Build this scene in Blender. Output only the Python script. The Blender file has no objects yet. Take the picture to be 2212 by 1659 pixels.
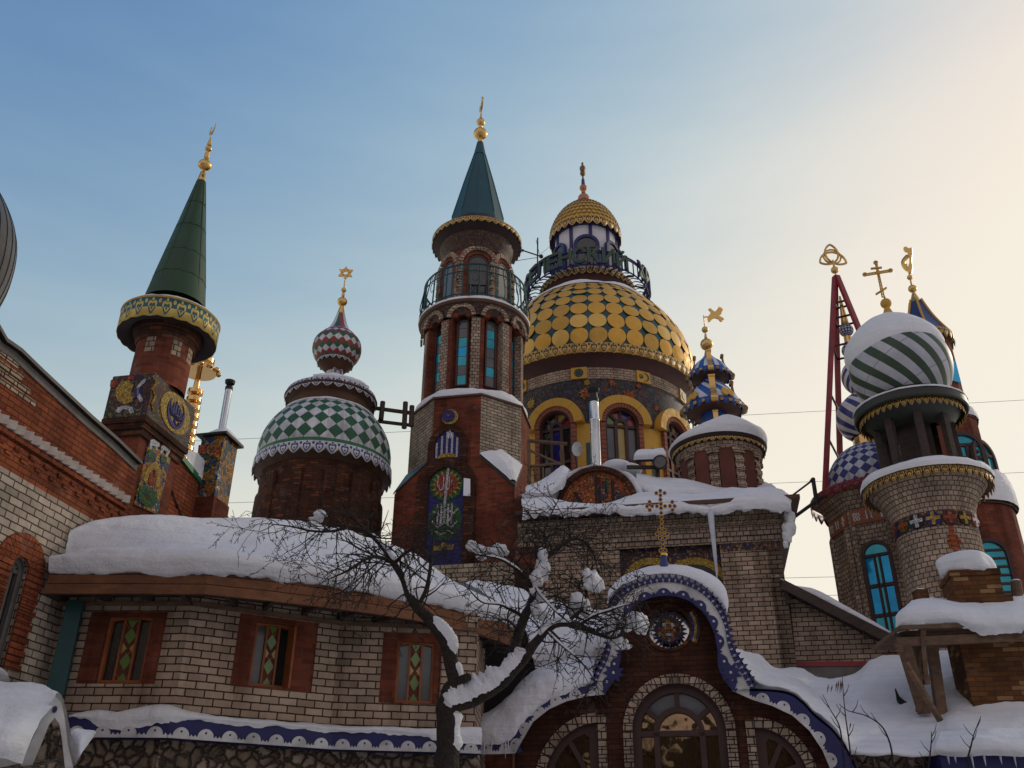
import bpy, math, random
from mathutils import Vector as V, Matrix, noise as mnoise
random.seed(7)
R = math.radians
scene = bpy.context.scene
COL = scene.collection
# ---------------------------------------------------------------- camera
PITCH, ROLL, FPX = R(28.3), R(0.53), 1995.0     # focal length in units of a 2212 wide picture
CAM = V((0, 0, 1.6))
_F = V((0, math.cos(PITCH), math.sin(PITCH)))
_U0 = V((0, -math.sin(PITCH), math.cos(PITCH)))
CR = V((math.cos(ROLL), 0, 0)) + math.sin(ROLL) * _U0
CU = V((-math.sin(ROLL), 0, 0)) + math.cos(ROLL) * _U0
cam_d = bpy.data.cameras.new("camera"); cam_o = bpy.data.objects.new("camera", cam_d); COL.objects.link(cam_o)
cam_d.sensor_width = 36; cam_d.lens = 36 * FPX / 2212; cam_d.clip_end = 5000; cam_d.clip_start = .05
cam_o.matrix_world = Matrix(((CR.x, CU.x, -_F.x, CAM.x), (CR.y, CU.y, -_F.y, CAM.y), (CR.z, CU.z, -_F.z, CAM.z), (0, 0, 0, 1)))
scene.camera = cam_o
# ---------------------------------------------------------------- sky, sun, exposure
SUN_EL, SUN_AZ = R(26), R(54)            # azimuth measured from +Y towards +X
w = bpy.data.worlds.new("World"); scene.world = w; w.use_nodes = True
nt = w.node_tree; bg = nt.nodes['Background']
sky = nt.nodes.new('ShaderNodeTexSky'); sky.sky_type = 'NISHITA'; sky.sun_disc = False
sky.sun_elevation = SUN_EL; sky.sun_rotation = SUN_AZ
sky.air_density = 1.6; sky.dust_density = 0.3; sky.ozone_density = 1.0; sky.altitude = 100
# film-like response of the photograph's sky: deeper blue away from the sun, cream towards it
sp = nt.nodes.new('ShaderNodeSeparateColor'); cb = nt.nodes.new('ShaderNodeCombineColor'); nt.links.new(sky.outputs[0], sp.inputs[0])
tc = nt.nodes.new('ShaderNodeTexCoord'); mp = nt.nodes.new('ShaderNodeMapping'); mp.inputs['Scale'].default_value = (1.2, 1.2, 7); mp.inputs['Rotation'].default_value = (.1, .18, .3)
nz_ = nt.nodes.new('ShaderNodeTexNoise'); nz_.inputs['Scale'].default_value = 1.6; nz_.inputs['Detail'].default_value = 6; nz_.inputs['Roughness'].default_value = .6
nt.links.new(tc.outputs['Generated'], mp.inputs[0]); nt.links.new(mp.outputs[0], nz_.inputs['Vector'])
veil = nt.nodes.new('ShaderNodeMapRange'); veil.inputs[1].default_value = .35; veil.inputs[2].default_value = .75; veil.inputs[3].default_value = .98; veil.inputs[4].default_value = 1.06; nt.links.new(nz_.outputs[0], veil.inputs[0])
def sm(op, a, b):
    q = nt.nodes.new('ShaderNodeMath'); q.operation = op
    for i, x in enumerate((a, b)):
        if isinstance(x, (int, float)): q.inputs[i].default_value = x
        else: nt.links.new(x, q.inputs[i])
    return q.outputs[0]
for i, (gam, k, top) in enumerate(((3.0, .088, .925), (2.4, .076, .872), (1.46, .195, .775))):
    x = sm('MULTIPLY', sp.outputs[i], veil.outputs[0]); x = sm('MULTIPLY', sm('POWER', x, gam), -k); x = sm('SUBTRACT', 1, sm('EXPONENT', x, 0))
    nt.links.new(sm('MULTIPLY', x, top / .12), cb.inputs[i])
# thin warm cloud over the opposite half of the sky, behind the photographer (seen mirrored in the porch windows)
sx = nt.nodes.new('ShaderNodeSeparateXYZ'); nt.links.new(tc.outputs['Generated'], sx.inputs[0])
back = nt.nodes.new('ShaderNodeMapRange'); back.interpolation_type = 'SMOOTHSTEP'; back.inputs[1].default_value = .05; back.inputs[2].default_value = -.5; nt.links.new(sx.outputs[1], back.inputs[0])
cl = nt.nodes.new('ShaderNodeValToRGB'); cl.color_ramp.elements[0].position = .38; cl.color_ramp.elements[0].color = (2.6, 2.6, 3.1, 1); cl.color_ramp.elements[1].position = .66; cl.color_ramp.elements[1].color = (6.4, 5.7, 5.8, 1)
nt.links.new(nz_.outputs[0], cl.inputs[0])
cm_ = nt.nodes.new('ShaderNodeMix'); cm_.data_type = 'RGBA'; nt.links.new(back.outputs[0], cm_.inputs[0]); nt.links.new(cb.outputs[0], cm_.inputs[6]); nt.links.new(cl.outputs[0], cm_.inputs[7])
nt.links.new(cm_.outputs[2], bg.inputs[0])
bg.inputs[1].default_value = 0.12
sd = bpy.data.lights.new("sun", 'SUN'); so = bpy.data.objects.new("sun", sd); COL.objects.link(so)
sd.energy = 0.8; sd.angle = R(4); sd.color = (1, .86, .68)
SUN_DIR = V((math.sin(SUN_AZ) * math.cos(SUN_EL), math.cos(SUN_AZ) * math.cos(SUN_EL), math.sin(SUN_EL)))
so.rotation_euler = SUN_DIR.to_track_quat('Z', 'Y').to_euler(); so.location = (30, 20, 60)
scene.view_settings.view_transform = 'Standard'; scene.view_settings.look = 'None'
scene.view_settings.exposure = 0.0; scene.view_settings.gamma = 1
scene.render.engine = 'CYCLES'; scene.cycles.max_bounces = 6
# ---------------------------------------------------------------- picture <-> world
def ray(u, v): return CR * ((u - 1106) / FPX) + CU * ((829.5 - v) / FPX) + _F
def P(u, v, Y):
    d = ray(u, v); return CAM + d * (Y / d.y)
def PZ(u, v, z):
    d = ray(u, v); return CAM + d * ((z - CAM.z) / d.z)
def PP(u, v, p, n):
    d = ray(u, v); return CAM + d * ((p - CAM).dot(n) / d.dot(n))
def depth(p): return (p - CAM).dot(_F)
def proj(p):
    q = p - CAM; k = FPX / q.dot(_F); return (1106 + q.dot(CR) * k, 829.5 - q.dot(CU) * k)
YAW = R(11.3)                               # the whole complex stands turned by this much
EX = V((math.cos(YAW), -math.sin(YAW), 0)); EN = V((-math.sin(YAW), -math.cos(YAW), 0)); EZ = V((0, 0, 1))

class Ax:
    """A vertical axis through picture point (u, v) at distance Y."""
    def __init__(s, u, v, Y):
        p = P(u, v, Y); s.x, s.y = p.x, p.y
        c = V((-p.x, -p.y, 0)).normalized(); s.c = c; s.r = V((-c.y, c.x, 0))
    def at(s, z): return V((s.x, s.y, z))
    def z(s, v):
        q0 = V((s.x, s.y, 0)) - CAM; t = (829.5 - v) / FPX
        return -(q0.dot(CU) - t * q0.dot(_F)) / (CU.z - t * _F.z)
    def rz(s, v, hw):
        z = s.z(v); p = s.at(z); return (hw * depth(p) / FPX / math.hypot(1, (proj(p)[0] - 1106) / FPX), z)
    def prof(s, L): return [s.rz(*a) for a in L]
    def dir(s, a): return s.c * math.cos(a) + s.r * math.sin(a)
    def pt(s, a, r, z): return s.at(z) + s.dir(a) * r

# ---------------------------------------------------------------- objects, parents, tags
def worldloc(o):
    p = V((0, 0, 0))
    while o: p += o.location; o = o.parent
    return p
def tag(o, label=None, cat=None, group=None, kind=None):
    for k, x in (('label', label), ('category', cat), ('group', group), ('kind', kind)):
        if x: o[k] = x
    return o
def thing(name, loc, label, cat, group=None):
    o = bpy.data.objects.new(name, None); COL.objects.link(o); o.location = loc; o.empty_display_size = .2
    return tag(o, label, cat, group)

class MB:
    def __init__(s): s.v = []; s.f = []; s.uv = []; s.cuv = []; s.m = []
    def addv(s, p): s.v.append((p[0], p[1], p[2])); return len(s.v) - 1
    def face(s, idx, uv=None, cuv=None, m=0):
        s.f.append(tuple(idx)); s.m.append(m)
        if uv is None:
            P3 = [V(s.v[i]) for i in idx]
            n = V((0, 0, 0))
            for i in range(len(P3)):
                a, b = P3[i], P3[(i + 1) % len(P3)]; n += a.cross(b)
            if n.length < 1e-12: n = V((0, 0, 1))
            n.normalize()
            if abs(n.z) > .85: uv = [(p.x, p.y) for p in P3]
            else:
                t = EZ.cross(n).normalized(); k = 1 / max(.3, math.sqrt(1 - n.z * n.z))
                uv = [(p.dot(t), p.z * k) for p in P3]
        s.uv.append(uv); s.cuv.append(cuv if cuv else uv)
    def poly(s, pts, m=0, uv=None): s.face([s.addv(p) for p in pts], uv, None, m)
    def prism(s, pts, ext, m=0, ends=True):
        """polygon pts (3-D, planar, maybe concave) swept by vector ext"""
        from mathutils.geometry import tessellate_polygon
        n = len(pts); a = [s.addv(p) for p in pts]; b = [s.addv(V(p) + ext) for p in pts]
        nn = V((0, 0, 0))
        for i in range(n): nn += V(pts[i]).cross(V(pts[(i + 1) % n]))
        flip = nn.dot(ext) > 0
        for t in tessellate_polygon([[V(p) for p in pts]]):
            A = [V(pts[i]) for i in t]; c = (A[1] - A[0]).cross(A[2] - A[0])
            tt = list(t) if c.dot(ext) < 0 else list(t)[::-1]
            s.face([a[i] for i in tt], None, None, m)
            if ends: s.face([b[i] for i in tt[::-1]], None, None, m)
        for i in range(n):
            j = (i + 1) % n
            q = [a[i], a[j], b[j], b[i]]
            s.face(q[::-1] if not flip else q, None, None, m)
    def ringprism(s, outer, inner, ext, m=0, closed=True):
        """band between two polylines of equal count, swept by ext"""
        n = len(outer)
        o = [s.addv(p) for p in outer]; i_ = [s.addv(p) for p in inner]
        O = [s.addv(V(p) + ext) for p in outer]; I = [s.addv(V(p) + ext) for p in inner]
        rng = range(n if closed else n - 1)
        for k in rng:
            j = (k + 1) % n
            s.face([o[k], o[j], i_[j], i_[k]], None, None, m); s.face([O[k], I[k], I[j], O[j]], None, None, m)
            s.face([o[k], O[k], O[j], o[j]], None, None, m); s.face([i_[k], i_[j], I[j], I[k]], None, None, m)
        if not closed:
            for k in (0, n - 1): s.face([o[k], i_[k], I[k], O[k]], None, None, m)
    def obox(s, c, ax, ay, az, m=0):
        """box: centre, half vectors"""
        P8 = [c + sx * ax + sy * ay + sz * az for sz in (-1, 1) for sy in (-1, 1) for sx in (-1, 1)]
        i = [s.addv(p) for p in P8]
        fs = [(0, 2, 3, 1), (4, 5, 7, 6), (0, 1, 5, 4), (2, 6, 7, 3), (0, 4, 6, 2), (1, 3, 7, 5)]
        if ax.cross(ay).dot(az) < 0: fs = [f[::-1] for f in fs]
        for f in fs: s.face([i[k] for k in f], None, None, m)
    def beam(s, a, b, w, h=None, up=None, m=0):
        """rectangular bar between two points"""
        a, b = V(a), V(b); d = b - a; L = d.length; d.normalize()
        up = up or (EZ if abs(d.z) < .9 else V((0, 1, 0)))
        x = d.cross(up).normalized(); y = x.cross(d).normalized()
        s.obox((a + b) / 2, x * (w / 2), d * (L / 2), y * ((h or w) / 2), m)
    def tube(s, pts, rad, n=6, m=0, cap=True):
        pts = [V(p) for p in pts]
        if not hasattr(rad, '__len__'): rad = [rad] * len(pts)
        k = len(pts); rings = []; prev = None; L = 0; Ls = []
        for i in range(k):
            t = (pts[min(i + 1, k - 1)] - pts[max(i - 1, 0)])
            if t.length < 1e-9: t = V((0, 0, 1))
            t.normalize()
            if prev is None:
                x = t.cross(EZ if abs(t.z) < .9 else V((1, 0, 0))).normalized()
            else:
                x = (prev - t * prev.dot(t))
                if x.length < 1e-6: x = t.orthogonal()
                x.normalize()
            prev = x; y = t.cross(x)
            if i: L += (pts[i] - pts[i - 1]).length
            Ls.append(L)
            rings.append([s.addv(pts[i] + (x * math.cos(2 * math.pi * j / n) + y * math.sin(2 * math.pi * j / n)) * rad[i]) for j in range(n)])
        for i in range(k - 1):
            for j in range(n):
                q = (j + 1) % n; c = 6.283 * max(rad[i], 1e-4) / n
                s.face([rings[i][j], rings[i][q], rings[i + 1][q], rings[i + 1][j]],
                       [(j * c, Ls[i]), ((j + 1) * c, Ls[i]), ((j + 1) * c, Ls[i + 1]), (j * c, Ls[i + 1])], None, m)
        if cap:
            s.face(rings[0][::-1], None, None, m); s.face(rings[-1], None, None, m)
    def lathe(s, ax, prof, n=64, m=0, a0=-math.pi, a1=math.pi, uref=None, jit=None, capb=False, capt=False):
        """prof: list of (r, z) bottom to top (or any order); seam behind"""
        full = abs(a1 - a0 - 2 * math.pi) < 1e-6
        uref = uref or max(p[0] for p in prof)
        cols = n if full else n + 1; rows = []
        Ls = [0]; Cs = [0]
        for i in range(1, len(prof)):
            ds = math.hypot(prof[i][0] - prof[i - 1][0], prof[i][1] - prof[i - 1][1])
            Ls.append(Ls[-1] + ds); Cs.append(Cs[-1] + ds / (math.pi * max(.02, prof[i][0] + prof[i - 1][0])))
        for i, (r, z) in enumerate(prof):
            row = []
            for j in range(cols):
                a = a0 + (a1 - a0) * j / n
                rr, zz = r, z
                if jit: rr, zz = jit(i, a, r, z)
                row.append(s.addv(ax.pt(a, rr, zz)))
            rows.append(row)
        for i in range(len(prof) - 1):
            for j in range(n):
                q = (j + 1) % cols; A = a0 + (a1 - a0) * j / n; B = a0 + (a1 - a0) * (j + 1) / n
                s.face([rows[i][j], rows[i][q], rows[i + 1][q], rows[i + 1][j]],
                       [(A * uref, Ls[i]), (B * uref, Ls[i]), (B * uref, Ls[i + 1]), (A * uref, Ls[i + 1])],
                       [(A / 6.28318530718, Cs[i]), (B / 6.28318530718, Cs[i]), (B / 6.28318530718, Cs[i + 1]), (A / 6.28318530718, Cs[i + 1])], m)
        if capb: s.face(rows[0][::-1], None, None, m)
        if capt: s.face(rows[-1], None, None, m)
    def ball(s, c, r, n=16, m=0, sz=1.0, j=0):
        c = V(c); A = Ax.__new__(Ax); A.x, A.y = c.x, c.y; A.c = V((0, -1, 0)); A.r = V((1, 0, 0))
        k = max(6, n // 2)
        s.lathe(A, [(r * math.sin(math.pi * i / k) + 1e-5, c.z - r * sz * math.cos(math.pi * i / k)) for i in range(k + 1)], n, m)
    def grid(s, rows, m=0, closed=False):
        I = [[s.addv(p) for p in r] for r in rows]; nc = len(rows[0])
        for i in range(len(rows) - 1):
            for j in range(nc if closed else nc - 1):
                q = (j + 1) % nc
                s.face([I[i][j], I[i][q], I[i + 1][q], I[i + 1][j]], None, None, m)
        return I
    def build(s, name, mats, parent=None, sharp=40, label=None):
        me = bpy.data.meshes.new(name)
        o0 = worldloc(parent) if parent else None
        if o0 is None:
            mn = V(s.v[0]); lo = min(p[2] for p in s.v)
            cx = sum(p[0] for p in s.v) / len(s.v); cy = sum(p[1] for p in s.v) / len(s.v); o0 = V((cx, cy, lo)); loc = o0
        else: loc = V((0, 0, 0))
        me.from_pydata([(a - o0.x, b - o0.y, c - o0.z) for a, b, c in s.v], [], s.f)
        l1 = me.uv_layers.new(name='UV'); l2 = me.uv_layers.new(name='CUV')
        l1.data.foreach_set('uv', [x for f in s.uv for p in f for x in p])
        l2.data.foreach_set('uv', [x for f in s.cuv for p in f for x in p])
        for mm in (mats if isinstance(mats, (list, tuple)) else [mats]): me.materials.append(mm)
        me.polygons.foreach_set('material_index', s.m)
        if sharp:
            me.polygons.foreach_set('use_smooth', [True] * len(s.f)); me.set_sharp_from_angle(angle=R(sharp))
        me.update()
        o = bpy.data.objects.new(name, me); COL.objects.link(o); o.location = loc
        if parent: o.parent = parent
        if label: o['label'] = label
        return o

def catmull(pts, n):
    """resample control points to n points, smooth"""
    pts = [V(p) for p in pts]; k = len(pts) - 1; out = []
    for i in range(n):
        t = i / (n - 1) * k; a = min(int(t), k - 1); f = t - a
        p0, p1, p2, p3 = pts[max(a - 1, 0)], pts[a], pts[a + 1], pts[min(a + 2, k)]
        out.append(.5 * ((2 * p1) + (p2 - p0) * f + (2 * p0 - 5 * p1 + 4 * p2 - p3) * f * f + (3 * p1 - p0 - 3 * p2 + p3) * f ** 3))
    return out
def loft(rows, nu, nv, amp=.0, sc=1.0, seed=0, mb=None, edge=0):
    """smooth sheet through control rows, roughened by noise"""
    A = [catmull(r, nu) for r in rows]
    G = [catmull([A[i][j] for i in range(len(A))], nv) for j in range(nu)]
    rows2 = [[G[j][i] for j in range(nu)] for i in range(nv)]
    if amp:
        for i in range(nv):
            for j in range(nu):
                p = rows2[i][j]; q = p * sc + V((seed, seed * 1.7, 0))
                rows2[i][j] = p + mnoise.noise_vector(q) * amp + mnoise.noise_vector(q * 3.1) * amp * .38 + mnoise.noise_vector(q * 8.3) * amp * .16
    if edge:                     # ragged, sagging lower lip
        k = max(2, int(nv * .14))
        for i in range(k):
            for j in range(nu):
                p = rows2[i][j]; f = mnoise.noise(V((p.x * 2.1 + seed, p.y * 2.1, 0))) + .6 * mnoise.noise(V((p.x * 6.3, p.y * 6.3, seed))) + .3 * mnoise.noise(V((p.x * 15, p.y * 15, seed)))
                rows2[i][j] = p - EZ * (edge * (.3 + f) * (1 - i / k))
    mb = mb or MB(); mb.grid(rows2); return mb
def arc(c, ex, ey, r, a0, a1, n): return [c + ex * (r * math.cos(a0 + (a1 - a0) * i / n)) + ey * (r * math.sin(a0 + (a1 - a0) * i / n)) for i in range(n + 1)]

class Pl:
    """A plane: o, x (along), y (up), n (towards viewer). px() maps picture points onto it."""
    def __init__(s, o, n, x=None):
        s.o = V(o); s.n = V(n).normalized(); s.x = (x or EZ.cross(s.n)).normalized(); s.y = s.n.cross(s.x).normalized()
    def px(s, u, v, off=0): return PP(u, v, s.o + s.n * off, s.n)
    def pxs(s, L, off=0): return [s.px(u, v, off) for u, v in L]
    def ab(s, a, b, c=0): return s.o + s.x * a + s.y * b + s.n * c
    def co(s, u, v): 
        q = s.px(u, v) - s.o; return q.dot(s.x), q.dot(s.y)
    def sh(s, off): return Pl(s.o + s.n * off, s.n, s.x)
# ---------------------------------------------------------------- materials
class G:
    def __init__(s, name):
        s.m = bpy.data.materials.new(name); s.m.use_nodes = True; s.nt = s.m.node_tree; s.nt.nodes.clear()
        s.out = s.n('ShaderNodeOutputMaterial'); s.b = s.n('ShaderNodeBsdfPrincipled'); s.l(s.b.outputs[0], s.out.inputs[0])
    def n(s, t): return s.nt.nodes.new(t)
    def l(s, a, b): s.nt.links.new(a, b)
    def put(s, x, inp):
        if isinstance(x, bpy.types.NodeSocket): s.l(x, inp)
        elif x is not None:
            if isinstance(x, (tuple, list)) and inp.type == 'RGBA' and len(x) == 3: x = (*x, 1)
            inp.default_value = x
    def mt(s, op, a, b=None, c=None):
        q = s.n('ShaderNodeMath'); q.operation = op
        for i, x in enumerate((a, b, c)): s.put(x, q.inputs[i])
        return q.outputs[0]
    def mix(s, f, a, b, mode='MIX'):
        q = s.n('ShaderNodeMix'); q.data_type = 'RGBA'; q.blend_type = mode
        s.put(f, q.inputs[0]); s.put(a, q.inputs[6]); s.put(b, q.inputs[7]); return q.outputs[2]
    def uv(s, name='UV'):
        q = s.n('ShaderNodeUVMap'); q.uv_map = name; return q.outputs[0]
    def obj(s): return s.n('ShaderNodeTexCoord').outputs['Object']
    def sep(s, x):
        q = s.n('ShaderNodeSeparateXYZ'); s.l(x, q.inputs[0]); return q.outputs
    def comb(s, x, y, z=0):
        q = s.n('ShaderNodeCombineXYZ'); s.put(x, q.inputs[0]); s.put(y, q.inputs[1]); s.put(z, q.inputs[2]); return q.outputs[0]
    def noise(s, vec, sc, det=3, rough=.6, col=False):
        q = s.n('ShaderNodeTexNoise'); s.put(vec, q.inputs['Vector']); q.inputs['Scale'].default_value = sc
        q.inputs['Detail'].default_value = det; q.inputs['Roughness'].default_value = rough; return q.outputs[1 if col else 0]
    def vor(s, vec, sc, feat='F1', rnd=1):
        q = s.n('ShaderNodeTexVoronoi'); q.feature = feat; s.put(vec, q.inputs['Vector']); q.inputs['Scale'].default_value = sc
        q.inputs['Randomness'].default_value = rnd; return q.outputs
    def ramp(s, f, stops, const=False):
        q = s.n('ShaderNodeValToRGB'); s.l(f, q.inputs[0]); e = q.color_ramp
        if const: e.interpolation = 'CONSTANT'
        while len(e.elements) < len(stops): e.elements.new(.5)
        for k, (p, c) in enumerate(stops): e.elements[k].position = p; e.elements[k].color = (*c, 1) if len(c) == 3 else c
        return q.outputs[0]
    def var(s, col, amt=.25, sc=3.0, vec=None):
        """uneven tone: col times a soft noise"""
        f = s.noise(vec or s.obj(), sc, 4)
        q = s.n('ShaderNodeMapRange'); s.l(f, q.inputs[0]); q.inputs[1].default_value = .3; q.inputs[2].default_value = .7
        q.inputs[3].default_value = 1 - amt; q.inputs[4].default_value = 1 + amt * .5
        return s.mix(1, col, q.outputs[0], 'MULTIPLY')
    def bump(s, h, st=.5, dist=.01):
        q = s.n('ShaderNodeBump'); q.inputs['Strength'].default_value = st; q.inputs['Distance'].default_value = dist
        s.l(h, q.inputs['Height']); s.l(q.outputs[0], s.b.inputs['Normal'])
    def fin(s, col, rough=.7, metal=0, spec=None):
        s.put(col, s.b.inputs['Base Color']); s.put(rough, s.b.inputs['Roughness']); s.put(metal, s.b.inputs['Metallic'])
        if spec is not None: s.b.inputs['Specular IOR Level'].default_value = spec
        return s.m

def plain(name, col, rough=.6, metal=0, amt=.2, sc=4, bump=.0, spec=None):
    g = G(name); c = g.var(col, amt, sc)
    if bump: g.bump(g.noise(g.obj(), sc * 8, 4), bump, .01)
    return g.fin(c, rough, metal, spec)
def brick(name, c1, c2, mortar, bw=.25, bh=.088, ms=.007, bump=.9, dirt=.35, odd=None, wob=.012, off=.5):
    g = G(name); uv = g.uv()
    nz = g.noise(uv, 2.2, 2, .5, True)
    q = g.n('ShaderNodeVectorMath'); q.operation = 'MULTIPLY_ADD'; g.l(nz, q.inputs[0]); q.inputs[1].default_value = (wob, wob, 0); g.l(uv, q.inputs[2])
    nz2 = g.noise(uv, 14, 2, .5, True)
    q2 = g.n('ShaderNodeVectorMath'); q2.operation = 'MULTIPLY_ADD'; g.l(nz2, q2.inputs[0]); q2.inputs[1].default_value = (.012, .012, 0); g.l(q.outputs[0], q2.inputs[2])
    b = g.n('ShaderNodeTexBrick'); g.l(q2.outputs[0], b.inputs['Vector'])
    b.offset = off; b.squash = 1; b.inputs['Scale'].default_value = 1
    g.put(c1, b.inputs['Color1']); g.put(c2, b.inputs['Color2']); g.put(mortar, b.inputs['Mortar'])
    b.inputs['Mortar Size'].default_value = ms; b.inputs['Mortar Smooth'].default_value = .25; b.inputs['Bias'].default_value = 0
    b.inputs['Brick Width'].default_value = bw; b.inputs['Row Height'].default_value = bh
    # per-brick tone from a cell noise on the brick lattice
    sx = g.sep(q.outputs[0]); row = g.mt('FLOOR', g.mt('DIVIDE', sx[1], bh))
    par = g.mt('MULTIPLY', g.mt('SUBTRACT', 1, g.mt('FLOORED_MODULO', row, 2)), off)
    colm = g.mt('FLOOR', g.mt('ADD', g.mt('DIVIDE', sx[0], bw), par))
    wn = g.n('ShaderNodeTexWhiteNoise'); wn.noise_dimensions = '2D'; g.l(g.comb(colm, row), wn.inputs['Vector'])
    tone = g.n('ShaderNodeMapRange'); g.l(wn.outputs[0], tone.inputs[0]); tone.inputs[3].default_value = .78; tone.inputs[4].default_value = 1.16
    tb = g.mix(b.outputs['Fac'], tone.outputs[0], (1, 1, 1)) 
    c = g.mix(1, b.outputs['Color'], tb, 'MULTIPLY')
    if odd:   # some bricks of another colour
        isodd = g.mt('MULTIPLY', g.mt('GREATER_THAN', wn.outputs[0], odd[1]), g.mt('SUBTRACT', 1, b.outputs['Fac']))
        c = g.mix(isodd, c, odd[0])
    # soot and damp in big patches
    d = g.noise(g.obj(), .9, 5, .65); mr = g.n('ShaderNodeMapRange'); g.l(d, mr.inputs[0]); mr.inputs[1].default_value = .35; mr.inputs[2].default_value = .65
    mr.inputs[3].default_value = 1 - dirt; mr.inputs[4].default_value = 1.08
    c = g.mix(1, c, mr.outputs[0], 'MULTIPLY')
    # vertical damp streaks and pale salt bloom
    su = g.sep(uv); st = g.noise(g.comb(g.mt('MULTIPLY', su[0], 2.6), g.mt('MULTIPLY', su[1], .33)), 1.0, 5, .65)
    c = g.mix(1, c, g.ramp(st, [(.34, (.62, .58, .55)), (.52, (1, 1, 1))]), 'MULTIPLY')
    bl = g.noise(g.obj(), 1.7, 6, .7); c = g.mix(g.ramp(bl, [(.60, (0, 0, 0)), (.78, (.30, .30, .30))]), c, (.42, .38, .34))
    fine = g.noise(uv, 60, 3)
    c = g.mix(.25, c, g.mix(1, c, g.ramp(fine, [(.3, (.5, .5, .5)), (.7, (1.4, 1.4, 1.4))]), 'MULTIPLY'))
    h = g.mt('ADD', g.mt('SUBTRACT', 1, b.outputs['Fac']), g.mt('MULTIPLY', fine, .35))
    g.bump(h, bump, .012)
    return g.fin(c, .92, 0, .2)
M = {}
M['white_brick'] = brick('white_brick', (.52, .385, .28), (.41, .30, .215), (.062, .036, .024), .25, .1, .010)
M['cream_brick'] = brick('cream_brick', (.50, .41, .29), (.42, .34, .25), (.10, .055, .035), .25, .1, .011)
M['white_header'] = brick('white_header', (.48, .36, .265), (.38, .28, .205), (.065, .045, .033), .145, .11, .010, off=.5)
M['near_brick'] = brick('near_brick', (.52, .43, .34), (.42, .35, .27), (.085, .06, .042), .25, .1, .010)
M['rock_brick'] = brick('rock_brick', (.50, .375, .275), (.39, .29, .21), (.10, .07, .05), .135, .105, .010, bump=1.0)
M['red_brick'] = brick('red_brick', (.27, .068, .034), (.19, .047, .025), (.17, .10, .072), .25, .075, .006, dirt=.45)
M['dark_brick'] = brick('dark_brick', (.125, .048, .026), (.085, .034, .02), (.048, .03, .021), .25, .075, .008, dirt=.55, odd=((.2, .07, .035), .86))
M['orange_brick'] = brick('orange_brick', (.33, .085, .032), (.24, .06, .026), (.065, .032, .02), .25, .078, .007, dirt=.4)
M['brown_brick'] = brick('brown_brick', (.20, .085, .03), (.13, .055, .022), (.10, .05, .024), .25, .075, .006, dirt=.5, odd=((.33, .18, .085), .86))
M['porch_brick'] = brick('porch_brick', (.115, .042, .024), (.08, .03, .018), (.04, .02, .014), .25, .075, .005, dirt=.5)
M['smooth_red'] = plain('smooth_red', (.13, .036, .022), .85, 0, .3, 2, .2)
M['shade_red'] = plain('red_stucco', (.26, .085, .05), .85, 0, .25, 2, .15)
def snow_mat():
    g = G('snow'); o3 = g.sep(g.obj()); lay = g.noise(g.comb(g.mt('MULTIPLY', o3[0], .6), g.mt('MULTIPLY', o3[1], .6), g.mt('MULTIPLY', o3[2], 13)), 1.0, 4, .65)
    c = g.mix(g.noise(g.obj(), 1.6, 4), (.70, .695, .71), (.86, .86, .87)); c = g.mix(g.ramp(lay, [(.45, (0, 0, 0)), (.75, (.5, .5, .5))]), c, (.60, .58, .57))
    h = g.mt('ADD', g.mt('ADD', g.noise(g.obj(), 4, 6, .68), g.mt('MULTIPLY', lay, .35)), g.mt('MULTIPLY', g.noise(g.obj(), 26, 4, .7), .22)); g.bump(h, .6, .07)
    m = g.fin(c, .65, 0, .25); g.b.inputs['Subsurface Weight'].default_value = .0
    return m
M['snow'] = snow_mat()
def gold_mat(name, c, rough, metal, tint=.3):
    g = G(name); n1 = g.noise(g.obj(), 3.5, 5, .65)
    col = g.mix(n1, tuple(x * (1 - tint) for x in c), c); g.bump(g.noise(g.obj(), 9, 2), .12, .02)
    return g.fin(col, g.ramp(g.noise(g.obj(), 6, 3), [(.3, (rough * .8,) * 3), (.7, (rough * 1.25,) * 3)]), metal)
M['gold'] = gold_mat('gold', (.80, .50, .17), .32, 1.0)
M['gold_shiny'] = gold_mat('polished_gold', (.85, .52, .2), .16, 1.0)
M['gold_disc'] = gold_mat('gold_plate', (.78, .42, .055), .5, .35, .3)
M['gold_paint'] = gold_mat('gold_paint', (.62, .34, .04), .6, .1, .25)
M['bronze'] = gold_mat('dark_bronze', (.20, .13, .07), .3, 1.0)
M['steel'] = gold_mat('stainless_steel', (.62, .64, .66), .22, 1.0, .15)
M['dark_steel'] = plain('dark_steel', (.03, .028, .027), .5, .6)
M['green_metal'] = plain('green_metal', (.014, .050, .014), .6, 0, .25, 1.5)
M['teal_metal'] = plain('teal_metal', (.006, .060, .074), .55, 0, .25, 1.2)
M['teal_paint'] = plain('teal_paint', (.008, .055, .055), .5, 0, .3, 3)
M['green_paint'] = plain('green_paint', (.02, .16, .055), .5, 0, .25)
M['dark_green'] = plain('dark_green_metal', (.016, .022, .012), .5, 0, .3, 2)
M['blue_metal'] = plain('blue_metal', (.015, .035, .17), .4, 0, .3, 2)
M['blue_paint'] = plain('blue_paint', (.013, .013, .095), .55, 0, .25)
M['white_paint'] = plain('white_paint', (.56, .54, .52), .65, 0, .45, 3)
M['white_wall'] = plain('white_wall', (.60, .58, .60), .75, 0, .2, 1.5)
M['red_paint'] = plain('red_paint', (.26, .018, .022), .5, 0, .3, 3)
M['red_metal'] = plain('red_metal', (.24, .03, .02), .5, 0, .3)
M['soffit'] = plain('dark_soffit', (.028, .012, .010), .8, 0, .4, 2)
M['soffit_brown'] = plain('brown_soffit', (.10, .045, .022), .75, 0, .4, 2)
M['soffit_red'] = plain('red_soffit', (.055, .014, .010), .7, 0, .35, 2)
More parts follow.
